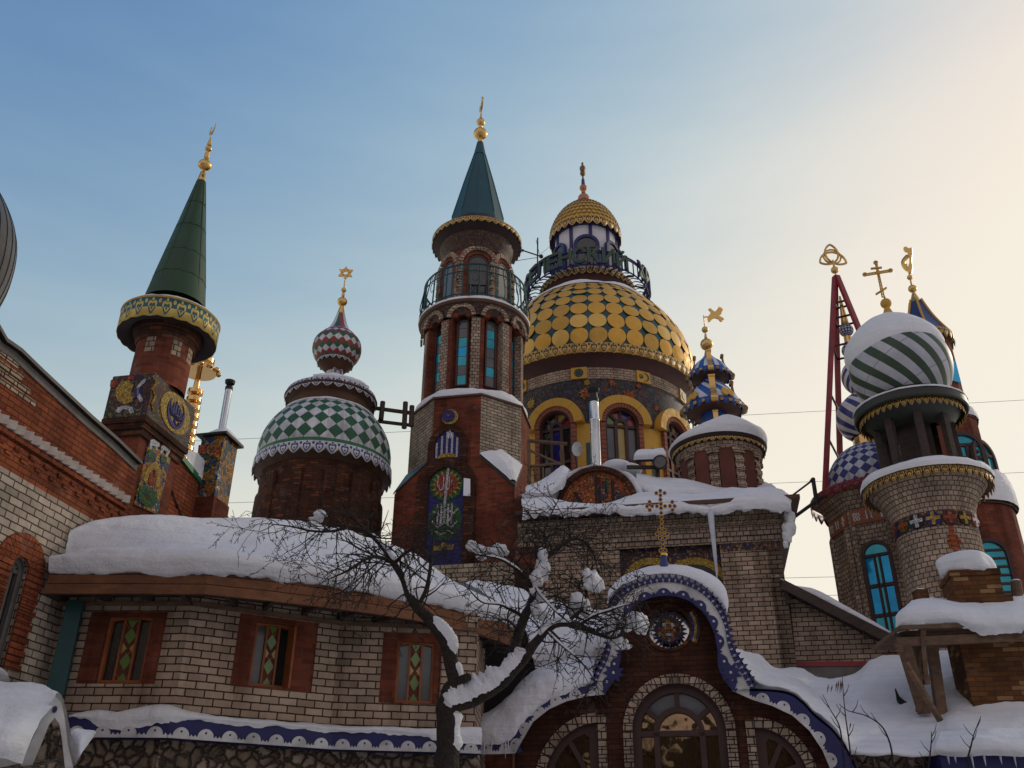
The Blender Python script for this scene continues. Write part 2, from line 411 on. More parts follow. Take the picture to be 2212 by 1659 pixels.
M['grey_metal'] = plain('grey_metal', (.12, .105, .10), .5, .3, .35, 1.5)
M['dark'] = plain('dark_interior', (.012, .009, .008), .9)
M['concrete'] = plain('concrete', (.16, .14, .125), .9, 0, .35, 3, .2)
M['orange_wood'] = plain('orange_wood', (.30, .085, .022), .6, 0, .3, 5)
M['copper_ball'] = gold_mat('copper_paint', (.50, .22, .12), .5, .4)
M['window_frame'] = plain('dark_red_frame', (.055, .02, .015), .6)
M['grey_wood'] = None
def wood(name, a, b, sc=1.0):
    g = G(name); uv = g.uv(); s3 = g.sep(g.obj())
    v = g.comb(g.mt('MULTIPLY', s3[0], 6), g.mt('MULTIPLY', s3[1], 6), g.mt('MULTIPLY', s3[2], 14))
    n1 = g.noise(v, sc, 5, .7); c = g.ramp(n1, [(.3, a), (.7, b)]); c = g.var(c, .35, 1.3)
    g.bump(n1, .4, .01); return g.fin(c, .8)
M['fascia'] = wood('stained_planks', (.12, .044, .018), (.24, .095, .036))
M['grey_wood'] = wood('weathered_wood', (.09, .05, .028), (.20, .12, .07))
M['dark_wood'] = wood('dark_wood', (.03, .02, .015), (.07, .045, .03))
M['bark'] = None
def bark():
    g = G('bark'); n1 = g.noise(g.obj(), 18, 6, .7); c = g.ramp(n1, [(.3, (.012, .008, .006)), (.65, (.038, .026, .019)), (.85, (.065, .05, .04))])
    g.bump(g.mt('ADD', n1, g.vor(g.obj(), 30)[0]), 1, .02); return g.fin(c, .95)
M['bark'] = bark()
def diamond(name, N, cols, rows=None, rough=.58, voff=0):
    """checks of tiles standing on their corners; cols picked row by row"""
    g = G(name); s3 = g.sep(g.uv('CUV'))
    a = g.mt('MULTIPLY', s3[0], N); b = g.mt('ADD', g.mt('MULTIPLY', s3[1], N), voff)
    p = g.mt('FLOOR', g.mt('ADD', a, b)); q = g.mt('FLOOR', g.mt('SUBTRACT', b, a))
    k = g.mt('FLOORED_MODULO', g.mt('ADD', p, q), len(cols)); k = g.mt('DIVIDE', g.mt('ADD', k, .5), len(cols))
    c = g.ramp(k, [(i / len(cols), cc) for i, cc in enumerate(cols)], True)
    # dark seams
    fp = g.mt('ABSOLUTE', g.mt('SUBTRACT', g.mt('FRACT', g.mt('ADD', a, b)), .5)); fq = g.mt('ABSOLUTE', g.mt('SUBTRACT', g.mt('FRACT', g.mt('SUBTRACT', b, a)), .5))
    seam = g.mt('GREATER_THAN', g.mt('MAXIMUM', fp, fq), .488)
    c = g.mix(g.mt('MULTIPLY', seam, .6), c, (.03, .05, .04)); c = g.var(c, .28, 2.5)
    wn = g.n('ShaderNodeTexWhiteNoise'); wn.noise_dimensions = '2D'; g.l(g.comb(p, q), wn.inputs['Vector']); c = g.mix(1, c, g.ramp(wn.outputs[0], [(0, (.78, .78, .78)), (1, (1.08, 1.08, 1.08))]), 'MULTIPLY')
    ds = g.noise(g.comb(g.mt('MULTIPLY', s3[0], 70), g.mt('MULTIPLY', s3[1], 4)), 1, 4, .6); c = g.mix(1, c, g.ramp(ds, [(.35, (.6, .58, .55)), (.55, (1, 1, 1))]), 'MULTIPLY')
    g.bump(g.noise(g.obj(), 2.2, 2), .25, .06)
    return g.fin(c, rough)
def swirl(name, N, k, cols, ratio=.5, rough=.4, seams=0):
    g = G(name); s3 = g.sep(g.uv('CUV'))
    t = g.mt('FRACT', g.mt('ADD', g.mt('MULTIPLY', s3[0], N), g.mt('MULTIPLY', s3[1], k)))
    c = g.mix(g.mt('GREATER_THAN', t, ratio), cols[0], cols[1])
    if seams:
        t2 = g.mt('FRACT', g.mt('SUBTRACT', g.mt('MULTIPLY', s3[1], seams), g.mt('MULTIPLY', s3[0], seams * .6)))
        c = g.mix(g.mt('MULTIPLY', g.mt('LESS_THAN', t2, .03), .5), c, (.05, .05, .05))
    return g.fin(g.var(c, .25, 2), rough)
def lace(name, base, motif, ground=None, metal=.2):
    """pressed metal valance: a heart in every cell, dots between (cells in CUV x, 0..1 down in CUV y)"""
    g = G(name); s3 = g.sep(g.uv('CUV'))
    x = g.mt('SUBTRACT', g.mt('FRACT', s3[0]), .5); y = g.mt('SUBTRACT', .50, s3[1])
    ax = g.mt('ABSOLUTE', x); X = g.mt('DIVIDE', ax, .33); Yv = g.mt('SUBTRACT', g.mt('DIVIDE', y, .34), g.mt('MULTIPLY', X, .7))
    Yv = g.mt('ADD', Yv, .25)
    d = g.mt('SQRT', g.mt('ADD', g.mt('MULTIPLY', X, X), g.mt('MULTIPLY', Yv, Yv)))
    ring = g.mt('MULTIPLY', g.mt('GREATER_THAN', d, .62), g.mt('LESS_THAN', d, .95)); core = g.mt('LESS_THAN', d, .22)
    x2 = g.mt('SUBTRACT', g.mt('FRACT', g.mt('ADD', s3[0], .5)), .5); y2 = g.mt('SUBTRACT', s3[1], .2)
    dot = g.mt('LESS_THAN', g.mt('ADD', g.mt('MULTIPLY', g.mt('MULTIPLY', x2, x2), 90), g.mt('MULTIPLY', g.mt('MULTIPLY', y2, y2), 70)), 1)
    dot2 = g.mt('LESS_THAN', g.mt('ADD', g.mt('MULTIPLY', g.mt('MULTIPLY', x, x), 160), g.mt('MULTIPLY', g.mt('MULTIPLY', g.mt('SUBTRACT', s3[1], .12), g.mt('SUBTRACT', s3[1], .12)), 130)), 1)
    f = g.mt('MAXIMUM', g.mt('MAXIMUM', ring, core), g.mt('MAXIMUM', dot, dot2))
    c = base
    if ground is not None: c = g.mix(g.mt('LESS_THAN', s3[1], .52), base, ground)
    if ground is not None: motif2 = g.mix(g.mt('LESS_THAN', s3[1], .52), motif, base)
    else: motif2 = motif
    c = g.mix(f, c, motif2); g.bump(f, .5, .01)
    return g.fin(g.var(c, .3, 4), .5, metal)
M['lace_gold'] = lace('gold_lace', (.60, .37, .10), (.05, .022, .012))
M['lace_white'] = lace('white_lace', (.60, .58, .60), (.03, .03, .12), metal=0)
M['lace_teal'] = lace('teal_gold_band', (.62, .44, .10), (.01, .09, .11), (.01, .10, .12))
def mosaic(name, cols, sc=30, grout=(.03, .025, .02), zone=None):
    g = G(name); o = g.obj(); vv = g.vor(o, sc); wn = g.sep(vv[1])
    f = wn[0]
    if zone: f = g.mt('ADD', g.mt('MULTIPLY', wn[0], 1 - zone[0]), g.mt('MULTIPLY', g.ramp(g.noise(o, zone[1], 2), [(.3, (0, 0, 0)), (.7, (1, 1, 1))]), zone[0]))
    n = len(cols); c = g.ramp(f, [(i / n, x) for i, x in enumerate(cols)], True)
    c = g.mix(1, c, g.ramp(wn[1], [(0, (.6, .6, .6)), (1, (1.3, 1.3, 1.3))]), 'MULTIPLY')
    e = g.vor(o, sc, 'DISTANCE_TO_EDGE')[0]
    c = g.mix(g.mt('LESS_THAN', e, .045), c, grout); g.bump(g.mt('MINIMUM', e, .15), .6, .02)
    return g.fin(c, .55, 0, .2)
M['mos_dark'] = mosaic('dark_mosaic', [(.02, .016, .012), (.035, .02, .012), (.07, .02, .012), (.02, .02, .015), (.012, .012, .03)], 26)
M['mos_block'] = mosaic('picture_mosaic', [(.02, .016, .012), (.06, .02, .012), (.14, .035, .012), (.02, .025, .06), (.16, .11, .03), (.025, .05, .03), (.03, .02, .015)], 24, zone=(.7, 2.6))
M['mos_brown'] = mosaic('brown_mosaic', [(.07, .035, .022), (.10, .045, .025), (.05, .03, .02), (.13, .07, .03), (.04, .03, .05)], 20)
M['mos_gold'] = mosaic('gold_mosaic', [(.42, .27, .04), (.52, .34, .05), (.30, .20, .03), (.46, .26, .05)], 34)
M['mos_blue'] = mosaic('blue_mosaic', [(.02, .02, .14), (.035, .03, .20), (.05, .03, .16), (.02, .05, .16)], 30)
M['mos_red'] = mosaic('red_mosaic', [(.30, .04, .02), (.38, .07, .02), (.24, .03, .03), (.42, .12, .03)], 32)
M['mos_green'] = mosaic('green_mosaic', [(.02, .10, .04), (.035, .14, .05), (.02, .07, .035), (.06, .16, .04)], 32)
M['mos_white'] = mosaic('white_mosaic', [(.55, .53, .50), (.62, .60, .60), (.42, .42, .44)], 36)
M['mos_orange'] = mosaic('orange_mosaic', [(.40, .10, .02), (.34, .07, .02), (.46, .18, .03), (.25, .05, .03), (.12, .05, .02)], 24)
M['mos_mix'] = mosaic('mixed_mosaic', [(.10, .05, .03), (.04, .03, .10), (.20, .07, .03), (.07, .05, .04), (.28, .16, .06), (.05, .035, .03), (.03, .03, .07)], 22)
M['mos_wild'] = mosaic('colourful_mosaic', [(.30, .06, .02), (.03, .10, .05), (.02, .03, .15), (.35, .20, .03), (.40, .13, .02), (.02, .12, .16), (.45, .40, .36)], 20, zone=(.75, 3.0))
M['mos_frieze'] = mosaic('frieze_mosaic', [(.06, .055, .055), (.045, .045, .055), (.075, .07, .07), (.035, .03, .06), (.07, .055, .045), (.09, .07, .05), (.30, .07, .02)], 16, zone=(.45, 1.3))
M['mos_fruit'] = mosaic('orange_relief', [(.34, .08, .02), (.42, .14, .03), (.16, .05, .02), (.06, .08, .03), (.46, .30, .08), (.26, .04, .02)], 15, zone=(.6, 2.2))
def stone():
    g = G('rubble_stone'); o = g.obj(); nz = g.noise(o, 4, 3, .6, True)
    q = g.n('ShaderNodeVectorMath'); q.operation = 'MULTIPLY_ADD'; g.l(nz, q.inputs[0]); q.inputs[1].default_value = (.22,) * 3; g.l(o, q.inputs[2])
    vv = g.vor(q.outputs[0], 6.5); e = g.vor(q.outputs[0], 6.5, 'DISTANCE_TO_EDGE')[0]
    c = g.ramp(g.sep(vv[1])[0], [(0, (.13, .09, .06)), (.5, (.26, .18, .12)), (1, (.36, .28, .20))]); c = g.var(c, .4, 8)
    c = g.mix(g.ramp(e, [(.05, (1, 1, 1)), (.13, (0, 0, 0))]), c, (.075, .052, .036)); g.bump(g.ramp(e, [(0, (0, 0, 0)), (.2, (1, 1, 1))]), 1, .06)
    return g.fin(c, .9)
M['stone'] = stone()
def glassy(name, col, rough=.08, metal=.0, spec=.6, amt=.25):
    g = G(name); c = g.var(col, amt, 2.0); g.bump(g.noise(g.obj(), 2.5, 2), .12, .03)
    return g.fin(c, rough, metal, spec)
M['pane_dark'] = glassy('dark_glass', (.02, .018, .018), .05, 0, .8)
M['pane_grey'] = glassy('grey_glass', (.10, .10, .105), .15)
M['pane_mirror'] = glassy('reflecting_glass', (.27, .175, .095), .03, .9)
M['pane_blue'] = glassy('blue_mirror_glass', (.0, .34, .62), .08, .45)
M['pane_aqua'] = glassy('aqua_mirror_glass', (.03, .34, .40), .1, .45)
M['pane_red'] = glassy('red_glass', (.28, .03, .03), .1)
M['pane_yellow'] = glassy('yellow_glass', (.42, .30, .07), .1)
M['pane_green'] = glassy('green_glass', (.13, .22, .04), .1)
M['pane_navy'] = glassy('navy_glass', (.02, .02, .16), .1)
M['pane_cloudy'] = glassy('cloudy_glass', (.11, .11, .10), .15)
M['ice'] = glassy('ice', (.55, .57, .62), .2, 0, .6)
# ---------------------------------------------------------------- shared builders
def lathe(name, parent, ax, L, mat, n=64, sharp=40, real=False, **k):
    mb = MB(); mb.lathe(ax, L if real else ax.prof(L), n, **k); return mb.build(name, mat, parent, sharp)
def smooth(L, n):
    return [(p.x, p.y) for p in catmull([V((a, b, 0)) for a, b in L], n)]
def valance(name, parent, ax, r, ztop, h, N, mat, amp=.35, lean=0.0, a0=-math.pi, a1=math.pi, sub=8):
    """hanging strip of pressed metal with a scalloped lower edge"""
    mb = MB(); n = N * sub; rows = [[], []]; full = abs(a1 - a0 - 2 * math.pi) < 1e-6; cols = n if full else n + 1
    for j in range(cols):
        a = a0 + (a1 - a0) * j / n; x = (j % sub) / sub - .5
        lo = h * (1 - amp * (abs(x) * 2) ** 1.5)
        rows[0].append(mb.addv(ax.pt(a, r, ztop))); rows[1].append(mb.addv(ax.pt(a, r + lean * lo, ztop - lo)))
    for j in range(n):
        q = (j + 1) % cols; xa, xb = j / sub, (j + 1) / sub
        la = 1 - amp * (abs((j % sub) / sub - .5) * 2) ** 1.5; lb = 1 - amp * (abs(((j + 1) % sub) / sub - .5) * 2) ** 1.5
        mb.face([rows[1][j], rows[1][q], rows[0][q], rows[0][j]], None, [(xa + .0, la), (xb, lb), (xb, 0), (xa, 0)])
    o = mb.build(name, mat, parent, 30)
    md = o.modifiers.new('thickness', 'SOLIDIFY'); md.thickness = .008
    return o
def snow_ring(name, parent, ax, r0, r1, z, h, seed=0, n=72, thin=.4, a0=-math.pi, a1=math.pi):
    """a bank of snow lying on a ledge between radii r0 < r1"""
    def jit(i, a, r, zz):
        f = mnoise.noise(V((math.cos(a) * 2.2 + seed, math.sin(a) * 2.2, i * .3)))
        g_ = mnoise.noise(V((math.cos(a) * 7 + seed, math.sin(a) * 7, i * .9)))
        k = 1 + thin * f + .25 * thin * g_
        return (r + .02 * g_, z + (zz - z) * max(.08, k))
    m = (r1 - r0)
    prof = [(r1 - .01, z + .002), (r1, z + h * .35), (r1 - m * .12, z + h * .8), (r1 - m * .4, z + h), (r0 + m * .3, z + h * 1.02), (r0, z + h * .95)]
    return lathe(name, parent, ax, smooth(prof, 12), M['snow'], n, 60, True, jit=jit, a0=a0, a1=a1)
def crescent(mb, c, ex, ey, r, th, a0=-200, a1=90, k=.75):
    """horned moon in the plane ex, ey"""
    o = []; i_ = []; n = 24
    for j in range(n + 1):
        a = R(a0 + (a1 - a0) * j / n); t = math.sin(math.pi * j / n)
        o.append(c + (ex * math.cos(a) + ey * math.sin(a)) * r); i_.append(c + (ex * math.cos(a) + ey * math.sin(a)) * (r * (1 - (1 - k) * 1.6 * t)))
    nn = ex.cross(ey).normalized(); mb.ringprism([p - nn * th / 2 for p in o], [p - nn * th / 2 for p in i_], nn * th, closed=False)
def sph(ax, v, hw, k=10, sz=1.0):
    r, z = ax.rz(v, hw); return [(r * math.sin(math.pi * i / k) + 1e-4, z - r * sz * math.cos(math.pi * i / k)) for i in range(k + 1)]
def arch_pts(pl, cx, y0, w, ytop, n=14, pointy=0):
    """arched outline in plane coords: jambs at cx +- w, sill y0, round head reaching ytop"""
    r = w; yc = ytop - r * (1 + pointy); L = [pl.ab(cx - w, y0), pl.ab(cx - w, yc)]
    for i in range(1, n):
        a = math.pi - math.pi * i / n; L.append(pl.ab(cx + r * math.cos(a), yc + r * (1 + pointy) * math.sin(a)))
    L += [pl.ab(cx + w, yc), pl.ab(cx + w, y0)]; return L
def voussoirs(mb, pl, cx, yc, r0, r1, n, d, a0=0, a1=180, m=0, gap=.12, ky=1):
    """separate wedge bricks round an arch"""
    for i in range(n):
        A = R(a0 + (a1 - a0) * (i + gap / 2) / n); B = R(a0 + (a1 - a0) * (i + 1 - gap / 2) / n); j = random.uniform(-.006, .006)
        q = [pl.ab(cx + r0 * math.cos(A), yc + r0 * ky * math.sin(A)), pl.ab(cx + r1 * math.cos(A), yc + r1 * ky * math.sin(A)),
             pl.ab(cx + r1 * math.cos(B), yc + r1 * ky * math.sin(B)), pl.ab(cx + r0 * math.cos(B), yc + r0 * ky * math.sin(B))]
        mb.prism(q, pl.n * (d + j), m)
def flat(name, parent, pl, pix, th, mat, off=0):
    """a flat piece traced on a plane, given real thickness"""
    mb = MB(); mb.prism(pl.pxs(pix, off), pl.n * th); return mb.build(name, mat, parent, 0)
def disc_poly(pl, cx, cy, rx, ry=None, n=28, off=0):
    ry = ry or rx; return [pl.ab(cx + rx * math.cos(2 * math.pi * i / n), cy + ry * math.sin(2 * math.pi * i / n), off) for i in range(n)]
def text_mesh(txt, size, th, bold=0, font=None):
    c = bpy.data.curves.new('lettering', 'FONT'); c.body = txt; c.size = size; c.extrude = th / 2; c.offset = bold; c.align_x = 'CENTER'
    c.resolution_u = 4
    o = bpy.data.objects.new('lettering', c); COL.objects.link(o); dg = bpy.context.evaluated_depsgraph_get(); dg.update()
    me = bpy.data.meshes.new_from_object(o.evaluated_get(dg)); bpy.data.objects.remove(o); bpy.data.curves.remove(c)
    vs = [v.co.copy() for v in me.vertices]; fs = [tuple(p.vertices) for p in me.polygons]; bpy.data.meshes.remove(me); return vs, fs
def put_text(mb, txt, o, ex, ey, size, th, bold=0, m=0, fit=None):
    vs, fs = text_mesh(txt, size, th, bold); n = ex.cross(ey).normalized()
    if not vs: return
    x0, x1 = min(v.x for v in vs), max(v.x for v in vs); y0, y1 = min(v.y for v in vs), max(v.y for v in vs)
    sx = sy = 1; cx, cy = (x0 + x1) / 2, (y0 + y1) / 2
    if fit: sx = fit[0] / max(1e-6, x1 - x0); sy = fit[1] / max(1e-6, y1 - y0)
    I = [mb.addv(o + ex * ((v.x - cx) * sx) + ey * ((v.y - cy) * sy) + n * v.z) for v in vs]
    for f in fs: mb.face([I[i] for i in f], None, None, m)
def dots_star(mb, c, ex, ey, r, w, th, m=0):
    """six-pointed star of two open triangles"""
    n = ex.cross(ey).normalized()
    for s in (1, -1):
        o = [c + (ex * math.sin(R(120 * k)) + ey * s * math.cos(R(120 * k))) * r for k in range(3)]
        i_ = [c + (ex * math.sin(R(120 * k)) + ey * s * math.cos(R(120 * k))) * (r - 2 * w) for k in range(3)]
        mb.ringprism([p - n * th / 2 * s for p in o], [p - n * th / 2 * s for p in i_], n * th * s, m)

# ================================================================ structure: ground
mb = MB(); S = 24
rows = [[V((-160 + 320 * j / S, -60 + 320 * i / S, mnoise.noise(V((j * .3, i * .3, 0))) * .05)) for j in range(S + 1)] for i in range(S + 1)]
mb.grid(rows); g_ = mb.build('ground', M['snow'], None, 60); tag(g_, 'snow covered ground in front of the building', kind='structure')

# the dark wood across the street behind the photographer (mirrored in the porch windows)
M['far_wood'] = plain('far_wood', (.045, .036, .030), .95, 0, .5, .4)
mb = MB(); rows = [[], [], [], []]
for i in range(181):
    a = R(100 + 160 * i / 180 + 10); d = V((math.sin(a), math.cos(a), 0)); r = 24 + 3 * mnoise.noise(V((i * .09, 0, 0)))
    h = 9.5 + 1.8 * mnoise.noise(V((i * .13, 5, 0))) + 1.2 * mnoise.noise(V((i * .9, 2, 0)))
    for k, (f, q) in enumerate(((0, 0), (.45, -1.2), (1, 1.0), (0, 5))): rows[k].append(d * (r + q + mnoise.noise(V((i * .7, k, 0)))) + EZ * (h * f))
mb.grid(rows); tag(mb.build('far_wood', M['far_wood'], None, 0), 'dark bare wood across the street, mirrored in the porch windows', None, None, 'stuff')
# ================================================================ left minaret with green cone
ax = Ax(348, 795, 14.6); A1 = ax
t = thing('minaret', ax.at(0), 'brick minaret with tall green cone roof, teal and gold band and mosaic block', 'minaret')
HX, HY = .40, .70
zb = ax.z(897) ; c0 = ax.at(0)
def solve_z(p, v):     # height on the vertical through p that shows at row v
    a = Ax.__new__(Ax); a.x, a.y = p.x, p.y; return Ax.z(a, v)
corner = c0 + EX * HX + EN * HY
zb = solve_z(corner, 897); zt = solve_z(corner, 806)
def box(mb, c, hx, hy, z0, z1, m=0): mb.obox(V((c.x, c.y, (z0 + z1) / 2)), EX * hx, -EN * hy, EZ * ((z1 - z0) / 2), m)
mb = MB(); box(mb, c0, HX - .10, HY - .10, 0, zb - .32); mb.build('pier', M['red_brick'], t, 0)
mb = MB(); box(mb, c0, HX - .06, HY - .06, zb - .32, zb - .2); box(mb, c0, HX - .03, HY - .03, zb - .2, zb - .1); box(mb, c0, HX + .01, HY + .01, zb - .1, zb); mb.build('corbel', M['dark_brick'], t, 0)
mb = MB(); box(mb, c0, HX, HY, zb, zt); blk = mb.build('mosaic_block', M['mos_block'], t, 0)
# pictures on the block: bird-like shapes on the front, gold roundel on the side
pf = Pl(c0 + EN * HY, EN); ps = Pl(c0 + EX * HX, EX)
for pix, mt in [([(252, 838), (262, 825), (280, 822), (289, 832), (284, 846), (292, 852), (286, 868), (270, 874), (255, 866), (250, 852)], 'mos_gold'),
                ([(282, 848), (292, 842), (304, 836), (306, 846), (296, 858), (288, 864)], 'mos_blue'),
                ([(240, 822), (252, 818), (257, 828), (246, 838), (238, 836)], 'mos_red'), ([(268, 816), (290, 812), (292, 820), (276, 822)], 'mos_red'),
                ([(250, 890), (256, 880), (272, 876), (286, 880), (290, 892), (282, 894), (278, 886), (266, 884), (258, 892)], 'mos_white'),
                ([(296, 836), (306, 824), (316, 818), (314, 826), (304, 834), (300, 846), (310, 864), (304, 870), (297, 858)], 'mos_white')]:
    flat('mosaic_figure', blk, pf, pix, .012, M[mt])
zz_ = MB(); zz_.tube([ps.px(u, v, .008) for u, v in ((332, 812), (337, 826), (330, 840), (335, 856), (328, 872), (331, 888))], .028, 5); zz_.build('gold_squiggle', M['mos_gold'], blk, 30)
cx, cy = ps.co(378, 893)
rx = abs(ps.co(342, 870)[0] - ps.co(409, 905)[0]) / 2; ry = abs(ps.co(376, 852)[1] - ps.co(378, 945)[1]) / 2
mb = MB(); mb.prism(disc_poly(ps, cx, cy, rx * .98, ry, 32), EX * .014); rd = mb.build('roundel', M['mos_gold'], blk, 0)
mb = MB(); ps2 = ps.sh(.014)
crescent(mb, ps2.ab(cx, cy, .008), ps2.x, ps2.y, ry * .8, .016, -230, 60, .82)
for k, (x, y0, y1) in enumerate([(-.2, -.1, .45), (-.05, -.05, .6), (.1, 0, .5), (.24, -.1, .35), (-.33, -.05, .2)]):
    mb.beam(ps2.ab(cx + x * rx, cy + y0 * ry, .006), ps2.ab(cx + x * rx, cy + y1 * ry, .006), .045, .02, EX)
mb.tube([ps2.ab(cx + rx * a, cy + ry * b, .006) for a, b in [(-.45, -.1), (-.25, -.22), (0, -.16), (.2, -.25), (.42, -.1)]], .028, 5)
mb.tube([ps2.ab(cx + rx * a, cy + ry * b, .006) for a, b in [(0, -.2), (-.02, -.45), (.1, -.6), (.3, -.5), (.25, -.35)]], .024, 5)
put_text(mb, 'الله', ps2.ab(cx, cy + ry * .12, .008), ps2.x, ps2.y, .4, .02, .002, 0, (rx * .9, ry * .5))
mb.build('calligraphy', M['mos_blue'], blk, 30)
# tall mosaic panel lower down on the right face
pp_ = Pl(c0 + EX * (HX - .10), EX)
pan = flat('mosaic_panel', t, pp_, [(322, 940), (373, 960), (336, 1112), (287, 1090)], .03, M['mos_wild'], .0)
def lerp2(a, b, f): return (a[0] + (b[0] - a[0]) * f, a[1] + (b[1] - a[1]) * f)
def quadpt(q, s_, t_): return lerp2(lerp2(q[0], q[1], s_), lerp2(q[3], q[2], s_), t_)
Q = [(322, 940), (373, 960), (336, 1112), (287, 1090)]
def qpoly(L): return [quadpt(Q, a, b) for a, b in L]
for L, mt in [([(.08, .06), (.2, .03), (.45, .05), (.48, .1), (.42, .12), (.44, .17), (.36, .17), (.34, .12), (.2, .12), (.2, .18), (.12, .18), (.1, .1)], 'mos_white'),
              ([(.56, .08), (.7, .04), (.9, .04), (.95, .1), (.88, .2), (.8, .2), (.82, .13), (.7, .12), (.64, .18), (.58, .18)], 'mos_white'),
              ([(.1, .2), (.3, .2), (.34, .28), (.15, .3)], 'mos_green'), ([(.66, .2), (.9, .22), (.86, .3), (.66, .29)], 'mos_green'),
              ([(.15, .62), (.22, .42), (.4, .34), (.5, .3), (.62, .34), (.78, .42), (.88, .62), (.7, .66), (.66, .5), (.5, .4), (.36, .5), (.32, .66)], 'mos_gold'),
              ([(.36, .62), (.4, .46), (.5, .4), (.62, .46), (.66, .62), (.5, .66)], 'mos_red'), ([(.46, .44), (.56, .44), (.6, .6), (.52, .64), (.44, .6)], 'mos_blue'),
              ([(.12, .72), (.3, .68), (.55, .72), (.8, .7), (.92, .8), (.8, .92), (.5, .95), (.2, .92), (.1, .82)], 'mos_green'),
              ([(.25, .8), (.45, .78), (.7, .82), (.65, .87), (.4, .86)], 'mos_gold')]:
    flat('mosaic_figure', pan, pp_, qpoly(L), .012, M[mt], .03)
sb = MB(); c_ = c0 + EZ * zt
rows = []
for i in range(9):
    rows.append([c_ + EX * (HX * (-1 + 2 * j / 14)) + EN * (HY * (-1 + 2 * i / 8)) + EZ * (.012 + .05 * max(0, math.sin(math.pi * j / 14) * math.sin(math.pi * i / 8)) ** .5 * (1 + mnoise.noise(V((i * .7, j * .7, 3)))))for j in range(15)])
sb.grid(rows); sb.build('snow', M['snow'], t, 60)
# drum, brim and cone
zdr = zt
rdr = ax.rz(795, 63)[0]
drum = lathe('drum', t, ax, [(rdr * 1.0, zt + .01)] + [ax.rz(795, 63), ax.rz(765, 61.5), ax.rz(756, 62)], M['red_brick'], real=True)
lathe('flared_collar', t, ax, ax.prof([(757, 64), (752, 67), (744, 67), (743, 70), (735, 71), (734, 75), (722, 77)]), M['dark_brick'], real=True)
for a in (-32, 22, 62):      # pale brick patches in the drum
    mb = MB(); r = ax.rz(780, 62.5)[0]; z0 = ax.z(788); z1 = ax.z(757)
    w_ = .25; mb.lathe(ax, [(r + .006, z0), (r + .006, z1)], 8, a0=R(a - 10), a1=R(a + 10)); mb.build('brick_patch', M['white_header'], drum)
b1 = ax.rz(735, 110); b0 = ax.rz(697, 108.5)
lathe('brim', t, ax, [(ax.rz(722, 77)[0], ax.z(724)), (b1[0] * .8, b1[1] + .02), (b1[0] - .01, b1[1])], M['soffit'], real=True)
valance('painted_band', t, ax, b0[0], b0[1], b0[1] - b1[1] + .02, 22, M['lace_teal'], .06)
lathe('roof_ledge', t, ax, [(b0[0], b0[1]), (b0[0] + .012, b0[1] + .03), (b0[0] - .02, b0[1] + .04), (ax.rz(660, 60)[0], b0[1] + .14)], M['gold_paint'], real=True)
snow_ring('snow', t, ax, ax.rz(660, 62)[0], b0[0] - .04, b0[1] + .045, .07, 3)
lathe('cone_roof', t, ax, ax.prof([(663, 69), (640, 64)]) + ax.prof([(600, 55.2), (500, 33)]) + ax.prof([(499, 32), (392, 9.5)]), M['green_metal'], 48, 35, True)
for v, h_ in ((612, 58.1), (560, 46.4), (500, 33.2), (445, 21)):
    r_, z_ = ax.rz(v, h_); mb = MB(); mb.tube([ax.pt(R(a), r_, z_ + .015 * math.sin(a)) for a in range(-180, 181, 8)], .007, 4); mb.build('sheet_seam', M['green_metal'], t, 60)
for k in range(7):
    a = R(-120 + 40 * k); mb = MB(); mb.tube([ax.pt(a + .03 * math.sin(k * 5 + i), r + .002, z) for i, (r, z) in enumerate(ax.prof([(655, 66), (600, 55.2), (500, 33), (392, 9.5)]))], .006, 4); mb.build('sheet_seam', M['green_metal'], t, 60)
fn = lathe('finial', t, ax, ax.prof([(393, 10.2), (374, 6.5)]) + sph(ax, 357, 15, 12, .9) + ax.prof([(342, 6), (330, 5)]) + sph(ax, 322, 8, 8, .8) + ax.prof([(314, 5.5), (296, 1.6)]), M['gold'], 24, 40, True)
mb = MB(); rc, zc = ax.rz(279, 16); d1 = (CR * .62 + V((CR.y, -CR.x, 0)) * .78).normalized()
crescent(mb, ax.at(zc) + EZ * .0, d1, EZ, rc, .02, -235, 20, .72); mb.build('crescent', M['gold'], fn)
mb = MB(); pc = Pl(ax.pt(R(8), ax.rz(384, 8.6)[0], ax.z(384)), ax.dir(R(8))); crescent(mb, pc.ab(0, 0, .0), pc.x, pc.y, .03, .01, 60, 330, .6); mb.build('crescent_mark', M['dark'], fn)

# ================================================================ tower with the green and white checked dome
ax = Ax(700, 1000, 24.0); A2 = ax
t = thing('round_tower', ax.at(0), 'round dark brick tower with green and white checked dome and small red onion on top', 'tower')
rw = ax.rz(1040, 133)
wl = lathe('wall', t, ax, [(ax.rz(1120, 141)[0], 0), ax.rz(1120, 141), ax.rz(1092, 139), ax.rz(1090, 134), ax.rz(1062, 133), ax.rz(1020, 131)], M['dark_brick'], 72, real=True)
for a in (-48, -22, 6, 30, 55):
    mb = MB(); r = ax.rz(1100, 139)[0] + .02
    mb.obox(ax.pt(R(a), r, (ax.z(1130) + ax.z(1085)) / 2 - .4), ax.dir(R(a + 90)) * .13, ax.dir(R(a)) * .05, EZ * 1.0); mb.build('pilaster', M['dark_brick'], wl)
e1 = ax.rz(1030, 150)
lathe('eaves', t, ax, [(ax.rz(1030, 130)[0], ax.z(1042)), (e1[0], e1[1]), (e1[0] + .01, e1[1] + .05), (ax.rz(1012, 141)[0], ax.z(1012))], M['soffit_brown'], 72, real=True)
valance('lace_trim', t, ax, e1[0] + .005, ax.z(1012), .36, 36, M['lace_white'], .45, .05)
d = ax.prof([(1016, 143), (1000, 145), (980, 144), (955, 137), (930, 123), (910, 105), (898, 87)])
